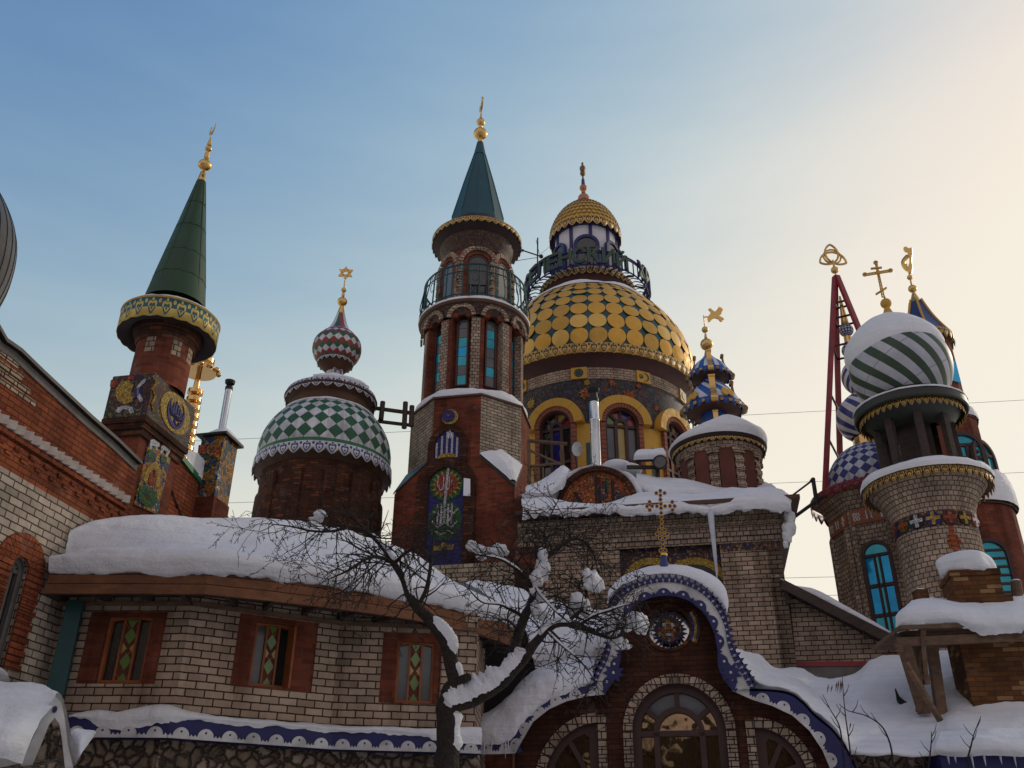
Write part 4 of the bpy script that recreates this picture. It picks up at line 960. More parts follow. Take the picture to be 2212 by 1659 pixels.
# cove under the dome
b0 = ax.rz(868, 227)
lathe('cove', t, ax, smooth([(rw + .06, zw1), (rw + .12, zw1 + .12), (b0[0] * .955, b0[1] - .25), (b0[0] - .02, b0[1] - .12)], 10), M['soffit_red'], 90, real=True)
lathe('cornice', t, ax, [(b0[0] - .04, b0[1] - .13), (b0[0], b0[1] - .1), (b0[0], b0[1] + .02), (b0[0] - .1, b0[1] + .06)], M['gold_paint'], 90, real=True)
valance('lace_trim', t, ax, b0[0] + .02, ax.z(855), .44, 74, M['lace_gold'], .4, .0)
# dome shell and its round plates
prof = smooth(ax.prof([(860, 223), (838, 224.5), (810, 221), (778, 210), (748, 193), (720, 171), (697, 145), (682, 126)]), 40)
M['teal_dome'] = plain('teal_dome_sheet', (.008, .06, .066), .4, 0, .3, 1.5, .08)
dome = lathe('dome', t, ax, prof, M['teal_dome'], 120, 60, True)
mb = MB(); NP = 38; L = [0]
for i in range(1, len(prof)): L.append(L[-1] + math.hypot(prof[i][0] - prof[i - 1][0], prof[i][1] - prof[i - 1][1]))
def atlen(s_):
    for i in range(1, len(L)):
        if L[i] >= s_ or i == len(L) - 1:
            f = (s_ - L[i - 1]) / (L[i] - L[i - 1]); a, b = prof[i - 1], prof[i]
            return a[0] + (b[0] - a[0]) * f, a[1] + (b[1] - a[1]) * f
s_ = .42
while True:
    r, z = atlen(s_); rr = r * math.pi / NP * .985
    if s_ + rr > L[-1] + .1: break
    r1, z1 = atlen(s_ + .05); r0, z0 = atlen(s_ - .05); tg = V((r1 - r0, z1 - z0)).normalized()
    for k in range(NP):
        a = 2 * math.pi * (k + .5) / NP
        if math.cos(a) < -.45: continue
        d_ = ax.dir(a); tu = d_ * tg.x + EZ * tg.y; tv = ax.dir(a + math.pi / 2); nn = tv.cross(tu); nn = nn if nn.dot(d_) > 0 else -nn
        c = ax.pt(a, r, z) + nn * .035; tl = random.gauss(0, .045); t2 = random.gauss(0, .045)
        ring = []; mid = []; mi = random.choice((0, 0, 0, 1, 1, 2))
        for q in range(20):
            b = 2 * math.pi * q / 20; off = tv * math.cos(b) * rr + tu * math.sin(b) * rr
            sag = -(off.dot(tv) ** 2 + off.dot(tu) ** 2) / (2 * 3.6) * .8 + off.dot(tv) * tl + off.dot(tu) * t2
            ring.append(mb.addv(c + off + nn * sag)); mid.append(mb.addv(c + off * .55 + nn * (sag * .3 + .012)))
        cn = mb.addv(c + nn * .014)
        for q in range(20):
            w_ = (q + 1) % 20
            mb.face([ring[q], ring[w_], mid[w_], mid[q]], None, None, mi); mb.face([mid[q], mid[w_], cn], None, None, mi)
    s_ += rr * 1.93
M['disc'] = M['gold_disc']
mb.build('gold_plates', [M['gold_disc'], gold_mat('aged_gold_plate', (.66, .37, .06), .55, .3, .35), gold_mat('pale_gold_plate', (.82, .50, .11), .45, .35, .25)], dome, 50)
snow_ring('snow', t, ax, prof[-1][0] - .5, prof[-1][0] + .22, prof[-1][1] - .12, .20, 31, thin=.8)
# balcony with letters
rk, zk = ax.rz(645, 103)
lathe('balcony_soffit', t, ax, [(ax.rz(672, 112)[0], ax.z(678)), (ax.rz(655, 104)[0], ax.z(658)), (rk - .02, zk - .05)], M['soffit_red'], 64, real=True)
lathe('balcony_floor', t, ax, [(rk, zk - .06), (rk, zk + .2), (.3, zk + .24)], M['soffit_brown'], 64, real=True)
valance('lace_trim', t, ax, rk + .02, zk + .22, .34, 42, M['lace_gold'], .4)
rR, zR = ax.rz(618, 129); zL = ax.z(646); rL = rR - .03
mb = MB()
for zz, rr in ((zR, rR), (zL, rL), (zR - .1, rR)): mb.tube([ax.pt(R(a), rr, zz) for a in range(-180, 181, 5)], .035, 5)
rail = mb.build('railing', M['blue_paint'], t, 60)
for k in range(52):
    a = R(k * 360 / 52); mb = MB()
    mb.tube([ax.pt(a, p.x, p.y) for p in catmull([V((rR, zR, 0)), V((rL + .04, zL, 0)), V((rL + .06, zL - .12, 0)), V((rk + .25, zk + .05, 0)), V((rk, zk - .0, 0))], 10)], .026, 4)
    mb.build('baluster', M['blue_paint'], rail, 60)
for k in range(16):
    a = R(k * 22.5 + 4); mb = MB(); mb.beam(ax.pt(a, rk, zk + .1), ax.pt(a, rL, zL - .1), .05); mb.build('brace', M['window_frame'], rail, 0)
word = 'ВСЕЛЕНСКИЙ ХРАМ'; step = 12.9; a0 = -5.5 - 6 * step
M['letter_green'] = plain('letter_green', (.016, .06, .018), .5)
M['letter_edge'] = plain('letter_edge', (.16, .18, .17), .5)
hL = (zR - zL) * 1.12
for i, chs in enumerate(word):
    if chs == ' ': continue
    a = R(a0 + i * step); pl = Pl(ax.pt(a, rR + .06, (zR + zL) / 2 + .06), ax.dir(a)); h_ = hL * (1.12 if chs == 'Й' else 1)
    mb = MB(); put_text(mb, chs, pl.ab(0, 0, 0), pl.x, pl.y, 1, .07, .03, 0, (hL * .76, h_ * 1.07)); lt = mb.build('letter', M['blue_paint'], rail, 0)
    mb = MB(); put_text(mb, chs, pl.ab(0, 0, .045), pl.x, pl.y, 1, .03, .02, 0, (hL * .72, h_ * 1.0)); mb.build('letter_rim', M['letter_edge'], lt, 0)
    mb = MB(); put_text(mb, chs, pl.ab(0, 0, .065), pl.x, pl.y, 1, .03, .0, 0, (hL * .66, h_ * .94)); mb.build('letter_face', M['letter_green'], lt, 0)
# white lantern and its scaled dome
rl, zl = ax.rz(560, 66)[0], ax.z(640); zl1 = ax.z(517)
lathe('lantern_wall', t, ax, [(rl, zk + .1), (rl, zl1)], M['white_wall'], 64, real=True)
lathe('lantern_cornice', t, ax, [(rl + .02, zl1 - .25), (rl + .1, zl1 - .1), (ax.rz(523, 74)[0], ax.z(523))], M['blue_paint'], 64, real=True)
for a in (-26 + 36 * k for k in range(10)):
    aa = ((a + 180) % 360) - 180
    if abs(aa) > 120: continue
    mb = MB(); mb.beam(ax.pt(R(a), rl + .02, zk + .3), ax.pt(R(a), rl + .02, zl1 - .2), .14, .08, ax.dir(R(a))); mb.build('blue_mullion', M['blue_paint'], t, 0)
for a in (2, 57, -57, 112, -112):
    pl = Pl(ax.pt(R(a), rl - .03, 0), ax.dir(R(a))); zt_ = ax.z(553); z0_ = zk + .45; ww = .55
    mb = MB(); mb.ringprism(arch_pts(pl, 0, z0_, ww, zt_ + .1, 14), arch_pts(pl, 0, z0_, ww - .14, zt_ - .04, 14), pl.n * .14); mb.beam(pl.ab(-ww, z0_ + .06, .08), pl.ab(ww, z0_ + .06, .08), .12, .1, pl.n); wf = mb.build('window', M['blue_paint'], t, 0)
    mb = MB(); mb.prism(arch_pts(pl, 0, z0_, ww - .12, zt_ - .05, 14), pl.n * .09); mb.build('pane', M['pane_dark'], wf, 0)
    mb = MB(); mb.beam(pl.ab(-ww + .1, z0_ + 1.2, .1), pl.ab(ww - .1, z0_ + 1.2, .1), .06, .05, pl.n); mb.beam(pl.ab(0, z0_ + .1, .1), pl.ab(0, z0_ + 1.2, .1), .05, .05, pl.n); mb.build('glazing_bar', M['window_frame'], wf, 0)
g_ = G('gold_scales'); s3 = g_.sep(g_.uv('CUV')); NN = 22
a_ = g_.mt('MULTIPLY', s3[0], NN); b_ = g_.mt('MULTIPLY', s3[1], NN)
fp = g_.mt('FRACT', g_.mt('ADD', a_, b_)); fq = g_.mt('FRACT', g_.mt('SUBTRACT', b_, a_)); hgt = g_.mt('SUBTRACT', 1.0, g_.mt('MULTIPLY', g_.mt('ADD', fp, fq), .5))
edge = g_.mt('LESS_THAN', g_.mt('MINIMUM', fp, fq), .07)
g_.bump(hgt, .9, .08); M['gold_scales'] = g_.fin(g_.var(g_.mix(g_.mt('MULTIPLY', edge, .6), (.62, .39, .09), (.12, .07, .02)), .3, 3), .45, .5)
dp = smooth(ax.prof([(521, 76), (508, 75), (490, 68), (470, 55), (455, 38), (443, 20), (440, 12)]), 24)
lathe('small_dome', t, ax, dp, M['gold_scales'], 66, 60, True)
mb = MB(); NS = 22                       # scales stand proud: lift every lozenge tip
for i in range(2, len(dp) - 3, 2):
    r, z = dp[i]; r2, z2 = dp[i + 2]
    for k in range(NS * 2):
        a = 2 * math.pi * (k + (.5 if (i // 2) % 2 else 0)) / (NS * 2)
        if math.cos(a) < -.6: continue
        wA = math.pi / (NS * 2) * .98
        mb.poly([ax.pt(a, r + .055, z), ax.pt(a + wA, (r + r2) / 2 + .03, (z + z2) / 2), ax.pt(a, r2 + .004, z2), ax.pt(a - wA, (r + r2) / 2 + .03, (z + z2) / 2)])
mb.build('scale', M['gold_paint'], t, 0)
valance('lace_trim', t, ax, dp[0][0] + .03, dp[0][1] + .22, .46, 28, M['lace_gold'], .4)
fn = lathe('finial', t, ax, sph(ax, 430, 13, 10) + ax.prof([(417, 4.5), (413, 4.5)]) + sph(ax, 406, 8.2, 10) + ax.prof([(398, 3), (396, 3)]), M['copper_ball'], 20, 40, True)
lathe('blue_stub', fn, ax, ax.prof([(399, 4.2), (388, 3.4)]), M['blue_metal'], 12, real=True)
lathe('ornament', fn, ax, ax.prof([(388, 2), (380, 2), (378, 5), (374, 6.5), (371, 4.6), (366, 6.5), (361, 6), (359, 2.2), (352, 2.4), (351, .5)]), M['bronze'], 8, 20, True)

# ================================================================ little striped double-domed turret on the roof
ax = Ax(1552, 985, 22.5); A5 = ax
t = thing('turret', ax.at(ax.z(1050)), 'small round brick turret with two blue and white striped domes and bird vane', 'turret')
rt_ = ax.rz(1010, 88)[0]; zt0 = ax.z(1050); zt1 = ax.z(985)
lathe('wall', t, ax, [(rt_ - .14, zt0 - .6), (rt_ - .14, zt1 + .2)], M['shade_red'], 64, real=True)
NA = 10; offA = -7
for k in range(NA):
    a = offA + 36 * k + 18
    pl = Pl(ax.pt(R(a), rt_ * math.cos(R(9)) , 0), ax.dir(R(a)))
    w2 = rt_ * math.sin(R(10.5)); zs = ax.z(1012)
    mb = MB(); voussoirs(mb, pl, 0, zs, w2, w2 + .16, 9, .05)
    am = a + 18
    for i in range(9):
        z_ = zs - (i + 1) * .115; 
        mb.lathe(ax, [(rt_ - .12, z_), (rt_ + .03 * (i % 2), z_), (rt_ + .03 * (i % 2), z_ + .10), (rt_ - .12, z_ + .10)], 3, a0=R(am - 6.5), a1=R(am + 6.5))
    mb.build('arcade', M['white_brick'], t, 0)
    mb = MB(); mb.prism(arch_pts(pl, 0, zs - 1.4, w2 * .98, zs + w2, 12), pl.n * -.04); mb.build('red_niche', M['smooth_red'], t, 0)
lathe('upper_wall', t, ax, [(rt_ - .02, ax.z(1012) + rt_ * .17), (rt_ - .02, ax.z(990))], M['red_brick'], 64, real=True)
lathe('corbel_ring', t, ax, ax.prof([(1002, 89), (996, 90), (995, 93), (989, 94)]), M['white_header'], 64, real=True)
bm = ax.rz(979, 106)
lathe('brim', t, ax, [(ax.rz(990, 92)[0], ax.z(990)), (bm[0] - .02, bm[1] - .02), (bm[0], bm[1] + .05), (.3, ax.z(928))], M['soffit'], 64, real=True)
valance('lace_trim', t, ax, bm[0] - .06, bm[1] + .01, .17, 40, M['lace_gold'], .5)
g_ = G('red_white_fan'); s3 = g_.sep(g_.uv('CUV')); M['fan'] = g_.fin(g_.mix(g_.mt('GREATER_THAN', g_.mt('FRACT', g_.mt('MULTIPLY', s3[0], 12)), .5), (.30, .03, .03), (.6, .58, .58)), .5)
lathe('fan_roof', t, ax, ax.prof([(973, 100), (938, 50), (928, 30)]), M['fan'], 72, real=True)
# snow heaped on the right and front, thin on the left
def jit(i, a, r, z):
    k = .5 + .5 * math.sin(a - R(-35)); k = max(.05, min(1, k * 1.15)); f = 1 + .3 * mnoise.noise(V((math.cos(a) * 2, math.sin(a) * 2, i * .4)))
    return (r, bm[1] + .06 + (z - bm[1]) * k * f)
lathe('snow', t, ax, smooth([(bm[0] - .02, bm[1] + .0), (bm[0] + .03, bm[1] + .2), (bm[0] - .04, bm[1] + .38), (bm[0] * .8, bm[1] + .43), (bm[0] * .55, bm[1] + .45), (ax.rz(920, 30)[0], bm[1] + .46)], 16), M['snow'], 72, 60, True, jit=jit)
M['stripe_blue'] = swirl('blue_white_stripes', 11, 0, [(.02, .085, .32), (.58, .60, .64)], .55)
M['stripe_blue2'] = swirl('blue_white_swirl', 9, 7, [(.02, .085, .32), (.58, .60, .64)], .55)
M['blue_bright'] = plain('bright_blue_sheet', (.018, .07, .27), .4, 0, .25)
def curl(parent, ax, a, r, z, s):
    """S-shaped scroll bracket standing on the edge of a small dome"""
    d_ = ax.dir(a); p = lambda x, y: ax.at(z) + d_ * (r + x * s) + EZ * (y * s)
    mb = MB(); pts = [p(x, y) for x, y in ((-.34, .98), (-.34, .8), (-.3, .45), (-.12, .12), (.06, -.1), (.1, -.28), (-.04, -.36))]; pts = catmull(pts, 14)
    x_ = d_.cross(EZ)
    I = []
    for i in range(13):
        mb.beam(pts[i], pts[i + 1] + (pts[i + 1] - pts[i]) * .1, .26 * s, .085 * s, None if abs((pts[i + 1] - pts[i]).normalized().z) < .9 else d_)
    mb.ball(p(-.36, 1.0), .10 * s, 10); mb.ball(p(.06, -.30), .17 * s, 12)
    for yy, rr in ((1.0, .10), (-.30, .17)):
        c = p(-.36 if yy > 0 else .06, yy); mb.tube([c - x_ * .15 * s, c + x_ * .15 * s], rr * s, 12)
    return mb.build('scroll', M['gold'] if abs(a) < .3 else M['bronze'], parent, 40)
# lower dome
d1 = ax.rz(891, 61)
lathe('neck', t, ax, ax.prof([(934, 28), (884, 28)]), M['blue_bright'], 8, 20, True)
lathe('dome_soffit', t, ax, [(ax.rz(900, 28)[0], ax.z(897)), (d1[0] - .02, d1[1] - .02)], M['soffit_brown'], 48, real=True)
p1_ = smooth(ax.prof([(889, 61.5), (872, 57), (855, 47), (840, 34), (830, 22), (826, 18)]), 18)
lo = lathe('lower_dome', t, ax, p1_, M['stripe_blue2'], 64, 60, True)
valance('blue_scallops', t, ax, d1[0] + .03, d1[1] + .13, .24, 20, M['blue_bright'], .55)
mb = MB()
for k in range(20):
    a = 2 * math.pi * k / 20; c = ax.pt(a, d1[0] + .04, d1[1] + .03); d_ = ax.dir(a)
    mb.tube([c, c + d_ * .07], [.055, .004], 8)
mb.build('gold_stud', M['gold'], lo, 30)
for s_ in (28, 40, -50, -38, 100):
    pl_ = MB(); c = ax.pt(R(s_), ax.rz(872, 58)[0] + .02, ax.z(872)); q = Pl(c, (ax.dir(R(s_)) + EZ * .35)); pl_.prism(disc_poly(q, 0, 0, .10, .14, 14), q.n * .03); pl_.build('gold_petal', M['gold_disc'], lo, 0)
d2 = ax.rz(817, 43)
lathe('upper_neck', t, ax, ax.prof([(832, 20), (812, 17)]), M['blue_bright'], 8, 20, True)
lathe('dome_soffit', t, ax, [(ax.rz(822, 17)[0], ax.z(821)), (d2[0] - .02, d2[1] - .01)], M['soffit_brown'], 48, real=True)
p2_ = smooth(ax.prof([(815, 43.5), (803, 40), (789, 30), (778, 17), (768, 8), (757, 4)]), 18)
up = lathe('upper_dome', t, ax, p2_, M['stripe_blue'], 64, 60, True)
valance('blue_scallops', t, ax, d2[0] + .03, d2[1] + .11, .19, 16, M['blue_bright'], .55)
mb = MB()
for k in range(16):
    a = 2 * math.pi * k / 16; c = ax.pt(a, d2[0] + .04, d2[1] + .03); d_ = ax.dir(a); mb.tube([c, c + d_ * .06], [.045, .004], 8)
mb.build('gold_stud', M['gold'], up, 30)
for k in range(4):
    a = R(4 + 90 * k); curl(t, ax, a, d1[0] + .02, d1[1] + .22, .62 * 1.0); curl(t, ax, a, d2[0] + .02, d2[1] + .16, .5); curl(t, ax, a, ax.rz(938, 62)[0], ax.z(944), .5)
fn = lathe('finial', t, ax, ax.prof([(768, 8), (757, 5)]) + sph(ax, 744, 13.8, 12) + ax.prof([(730, 3.5), (722, 2.2)]) + sph(ax, 712.3, 7.4, 8) + ax.prof([(704, 1.2), (681, .9)]), M['gold'], 20, 40, True)
mb = MB(); pb_ = Pl(ax.at(0), ax.c)
mb.prism(pb_.pxs([(1531.7, 668.5), (1535, 667.4), (1540, 672), (1545, 675), (1551, 668), (1553, 663), (1555.5, 667), (1558, 664), (1558.5, 668), (1562, 669), (1558, 679), (1552, 683), (1562, 688), (1564, 691), (1561, 692), (1560, 695), (1556, 696), (1551, 690), (1545, 688), (1540, 689), (1534, 695), (1530, 697), (1528, 690), (1532, 682), (1536, 678), (1533, 673), (1530, 670)]), pb_.n * .05)
bd = mb.build('bird_vane', M['gold'], fn, 0)
mb = MB(); mb.beam(pb_.px(1521, 685), pb_.px(1533, 684), .03); mb.build('vane_arm', M['gold'], bd, 0)

# ================================================================ grey ribbed dome at the left edge
ax = Ax(-156, 600, 18.0)
t = thing('onion_dome', ax.at(ax.z(800)), 'grey ribbed metal onion dome cut by the left edge', 'dome')
pr = smooth(ax.prof([(760, 110), (690, 148), (630, 171), (560, 178), (490, 160), (430, 115), (380, 60), (330, 25), (290, 10)]), 40)
mb = MB(); mb.lathe(ax, pr, 96); mb.build('shell', M['grey_metal'], t, 60)
mb = MB()
for k in range(36):
    a = 2 * math.pi * k / 36; mb.tube([ax.pt(a + .05 * math.sin(i * .2), r + .004, z) for i, (r, z) in enumerate(pr)], .012, 4)
mb.build('seam', M['dark_steel'], t, 60)
lathe('drum', t, ax, [(ax.rz(760, 100)[0], 0), ax.rz(760, 100)], M['dark_brick'], 48, real=True)
# ---------------------------------------------------------------- more builders
def prism_holes(mb, outer, holes, ext, m=0):
    import bmesh
    loops = [[V(p) for p in outer]] + [[V(p) for p in h] for h in holes]; bm_ = bmesh.new(); eds = []
    for l in loops:
        vs = [bm_.verts.new(p) for p in l]
        for i in range(len(vs)): eds.append(bm_.edges.new((vs[i], vs[(i + 1) % len(vs)])))
    bmesh.ops.triangle_fill(bm_, use_beauty=True, use_dissolve=False, edges=eds, normal=-ext.normalized()); bm_.verts.index_update()
    vs = [v.co.copy() for v in bm_.verts]; fs = [[v.index for v in f.verts] for f in bm_.faces]; bm_.free()
    a = [mb.addv(p) for p in vs]; b = [mb.addv(p + ext) for p in vs]
    for f in fs: mb.face([a[i] for i in f], None, None, m); mb.face([b[i] for i in f][::-1], None, None, m)
    k = 0
    for l in loops:
        n = len(l)
        for i in range(n): j = (i + 1) % n; mb.face([a[k + i], a[k + j], b[k + j], b[k + i]], None, None, m)
        k += n
def resample(pts, step):
    pts = [V(p) for p in pts]; out = [pts[0]]; acc = 0; tot = sum((pts[i + 1] - pts[i]).length for i in range(len(pts) - 1)); n = max(1, round(tot / step)); st = tot / n; need = st
    pos = 0
    for i in range(len(pts) - 1):
        d = pts[i + 1] - pts[i]; L_ = d.length; s0 = 0
        while pos + (L_ - s0) >= need - 1e-9 and len(out) <= n:
            s0 += need - pos; pos = 0; out.append(pts[i] + d * (s0 / L_)); need = st
        pos += L_ - s0
    while len(out) <= n: out.append(pts[-1])
    return out
def scallops(name, parent, path, n, per, r, base, mat, dotmat, th=.02, upsign=1):
    """white cut-out trim along a path on a wall of normal n: half discs with a dot and little teeth between"""
    path = resample(path, per); mb = MB(); md = []
    for i in range(len(path) - 1):
        a, b = path[i], path[i + 1]; x = (b - a); L_ = x.length; x.normalize(); y = n.cross(x).normalized() * upsign
        f = lambda s_, t_: a + x * (s_ * L_) + y * t_
        rr = r / L_
        pts = [f(0, 0), f(1, 0), f(1, base)] + [f(.5 + rr + (.5 - rr) * q, base + h) for q, h in ((.8, .0), (.55, .022), (.3, .0), (.0, .0))]
        pts += [f(.5 + rr * math.cos(R(k)), base + r * math.sin(R(k))) for k in range(15, 166, 15)]
        pts += [f((.5 - rr) * q, base + h) for q, h in ((1, 0), (.7, .0), (.45, .022), (.2, .0))] + [f(0, base)]
        mb.prism(pts, n * th)
        c = f(.5, base + r * .5); md.append(MB()); md[-1].prism([c + n * th + x * (.14 * r * math.cos(R(k))) + y * (.14 * r * math.sin(R(k))) for k in range(0, 360, 45)], n * .006)
    o = mb.build(name, mat, parent, 0)
    for q in md: q.build('dot', dotmat, o, 0)
    return o
def offs(pts, d):
    """offset an XY polyline sideways (positive = towards the viewer)"""
    out = []
    for i, p in enumerate(pts):
        a, b = pts[max(0, i - 1)], pts[min(len(pts) - 1, i + 1)]; t_ = (b - a); t_.z = 0; t_.normalize(); out.append(p + V((t_.y, -t_.x, 0)) * d)
    return out

# ================================================================ left building beside the camera
PN = Pl(P(100, 1050, 11.65), EX)
t = thing('brick_building', V((-6.6, 10, 0)), 'red and white brick building at the left with sloping gable edge and arched window', 'building')
sgn = 1 if PN.x.y < 0 else -1             # +: towards the camera
def Nz(u, v): return PN.px(u, v).z
zD = Nz(135, 995); zW = Nz(90, 1058); 
a_near = PN.co(0, 1050)[0] + sgn * 7; a_far = PN.co(205, 1110)[0]
def qd(mb, a0, a1, z0, z1, c=0, m=0):
    z0 -= PN.o.z; z1 -= PN.o.z
    mb.poly([PN.ab(a0, z0, c), PN.ab(a1, z0, c), PN.ab(a1, z1, c), PN.ab(a0, z1, c)], m)
# arched window on this wall
x62, y62 = PN.co(62, 1240); xt_, yt_ = PN.co(18, 1183); rW = (yt_ - y62) * 1.0; cW = x62 + sgn * rW; ysill = PN.co(40, 1455)[1] - .1
mb = MB(); z1 = zW - PN.o.z
hole = arch_pts(PN, cW, ysill, rW, y62 + rW, 14)
prism_holes(mb, [PN.ab(a_near, -PN.o.z), PN.ab(a_far, -PN.o.z), PN.ab(a_far, z1), PN.ab(a_near, z1)], [hole], PN.n * -.3)
mb.build('white_wall', M['near_brick'], t, 0)
mb = MB(); voussoirs(mb, PN, cW, y62, rW - .04, rW + .27, 20, .03, 0, 180, 0, .1)
for s_ in (-1, 1):
    for i in range(14):
        z_ = y62 - (i + 1) * .085
        if z_ < ysill: break
        mb.prism([PN.ab(cW + s_ * (rW - .04), z_), PN.ab(cW + s_ * (rW + .24 + .03 * (i % 2)), z_), PN.ab(cW + s_ * (rW + .24 + .03 * (i % 2)), z_ + .075), PN.ab(cW + s_ * (rW - .04), z_ + .075)], PN.n * .03)
mb.build('window_surround', M['orange_brick'], t, 0)
pw = PN.sh(-.16); mb = MB(); mb.ringprism(arch_pts(pw, cW, ysill, rW + .02, y62 + rW, 14), arch_pts(pw, cW, ysill, rW - .09, y62 + rW - .1, 14), pw.n * .08)
mb.beam(pw.ab(cW, ysill, .04), pw.ab(cW, y62 + rW, .04), .05, .05, pw.n); mb.beam(pw.ab(cW - rW, y62, .04), pw.ab(cW + rW, y62, .04), .05, .05, pw.n)
for b in (45, 135): mb.beam(pw.ab(cW, y62, .04), pw.ab(cW + rW * math.cos(R(b)), y62 + rW * math.sin(R(b)), .04), .035, .04, pw.n)
wf = mb.build('window', M['concrete'], t, 0); mb = MB(); mb.prism(arch_pts(pw, cW, ysill, rW - .04, y62 + rW - .03, 14), pw.n * .02); mb.build('pane', M['pane_dark'], wf, 0)
sb = loft([[PN.ab(cW + sgn * .6, ysill - .05, .0), PN.ab(cW, ysill - .05, .0), PN.ab(cW - sgn * (rW + .1), ysill - .05, .0)], [PN.ab(cW + sgn * .6, ysill + .02, .16), PN.ab(cW, ysill + .04, .17), PN.ab(cW - sgn * (rW + .0), ysill - .02, .13)], [PN.ab(cW + sgn * .6, ysill + .14, .02), PN.ab(cW, ysill + .12, .02), PN.ab(cW - sgn * (rW - .1), ysill + .03, .02)]], 18, 8, .02, 3)
sb.build('snow', M['snow'], t, 60)
# red upper wall following the gable edge
top = [(295, 1004), (243, 954), (185, 904), (79, 806), (32, 761), (0, 739)]
tp = [PN.px(*p) for p in top]; last = tp[-1]; prev = tp[-2]; tp.append(PN.ab(a_near, PN.co(0, 739)[1] + .9 * abs(a_near - PN.co(0, 739)[0]) * .55))
xr = PN.co(296, 1085)[0]; z1b = zW - PN.o.z
mb = MB(); mb.prism([PN.ab(a_near, z1b), PN.ab(xr, z1b)] + tp, PN.n * -.3); mb.build('red_wall', M['orange_brick'], t, 0)
mb = MB()           # cement edge and metal coping along the slope
inn = [p - PN.y * .11 for p in tp]; mb.ringprism([p + PN.n * .005 for p in tp], [p + PN.n * .005 for p in inn], PN.n * .02, closed=False); mb.build('cement_edge', M['concrete'], t, 0)
mb = MB(); mb.ringprism([p + PN.y * .05 - PN.n * .32 for p in tp], [p - PN.n * .32 for p in tp], PN.n * .42, closed=False); mb.build('coping', M['dark_steel'], t, 0)
mb = MB(); yD = zD - PN.o.z                                   # sawtooth course of pale bricks, set cornerwise
a = PN.co(272, 1085)[0]; L_ = abs(a_near - a); n_ = int(L_ / .165)
for i in range(n_):
    c = PN.ab(a + sgn * (i + .5) * .165, yD, .02); u_ = (PN.x + PN.n * .8).normalized(); w_ = EZ.cross(u_)
    mb.obox(c, u_ * .066, w_ * .066, EZ * .06)
mb.build('sawtooth_course', plain('pale_block', (.50, .42, .36), .9, 0, .3, 6, .3), t, 0)
mb = MB(); qz = zD - .16
for i in range(int(L_ / .3)):
    for k in range(2): qd(mb, a + sgn * (i * .3 + k * .15), a + sgn * (i * .3 + k * .15 + .13), qz - .09 - k * .1, qz - .02 - k * .1, .025)
mb.prism([PN.ab(a, yD - .06, 0), PN.ab(a_near, yD - .06, 0), PN.ab(a_near, yD - .14, 0), PN.ab(a, yD - .14, 0)], PN.n * .05); mb.build('brick_string_course', M['orange_brick'], t, 0)
# pale brick picture near the top
mb = MB()
for k, (u0, v0, w0) in enumerate(((0, 808, 2), (0, 790, 1.6), (4, 772, 1.2), (0, 826, 2.6))):
    for i in range(3):
        ca, cb_ = PN.co(u0 + 8, v0); c0_ = ca - sgn * (i * .26 + (k % 2) * .12) + sgn * .25
        if i < w0 + .4: qd(mb, c0_, c0_ + .24, cb_ + PN.o.z - .035, cb_ + PN.o.z + .035, .012)
mb.build('pale_brick_inlay', M['cream_brick'], t, 0)
mb = MB(); mb.obox(V((-7.9, 10, 3.3)), V((1.2, 0, 0)), V((0, 5.0, 0)), V((0, 0, 3.3))); 
# body behind the wall
# stretch of wall beyond the minaret with its green roof edge
mb = MB(); PF = PN.sh(-.80)
mb.prism(PF.pxs([(300, 1130), (330, 985), (384, 979), (455, 1068), (490, 1125), (470, 1160), (300, 1160)]), PF.n * -.25); mb.build('rear_gable', M['orange_brick'], t, 0)
mb = MB(); e = PF.pxs([(384, 972), (455, 1064), (494, 1125)]); mb.ringprism([p + PF.n * .05 for p in e], [p + PF.n * .05 - V((0, 0, .12)) - PN.x * sgn * .02 for p in e], PF.n * -.35, closed=False)
mb.prism(PF.pxs([(430, 1128), (456, 1068), (492, 1128)], .04), PF.n * .03); mb.build('green_roof_edge', M['green_paint'], t, 0)
mb = MB()
for q in ([(352, 1060), (372, 1000)], [(356, 1010), (384, 1098)], [(358, 1030), (395, 1120)]): mb.tube([PF.px(*q[0], .02), PF.px(*q[1], .02)], .012, 4)
mb.build('cable', M['dark_steel'], t, 60)
sl = thing('snow_heap', PF.px(440, 1050), 'lump of snow sliding off the green roof edge beside the mosaic chimney', 'snow')
rows = [[PF.px(u, v, .05) + EN * a_ for u, v, a_ in r] for r in (
    [(392, 978, 0), (412, 1000, 0), (428, 1028, 0), (440, 1046, 0), (452, 1066, 0), (462, 1069, 0)],
    [(393, 976, .12), (416, 984, .2), (433, 1012, .25), (450, 1034, .3), (466, 1050, .3), (472, 1064, .15)],
    [(395, 974, -.1), (424, 977, -.1), (440, 1000, -.1), (458, 1022, -.1), (478, 1032, -.1), (481, 1046, -.1)],
    [(395, 976, -.4), (424, 986, -.5), (440, 1008, -.5), (458, 1030, -.5), (470, 1040, -.5), (470, 1050, -.4)])]
loft(rows, 30, 16, .03, 3, 4).build('snow', M['snow'], sl, 60)
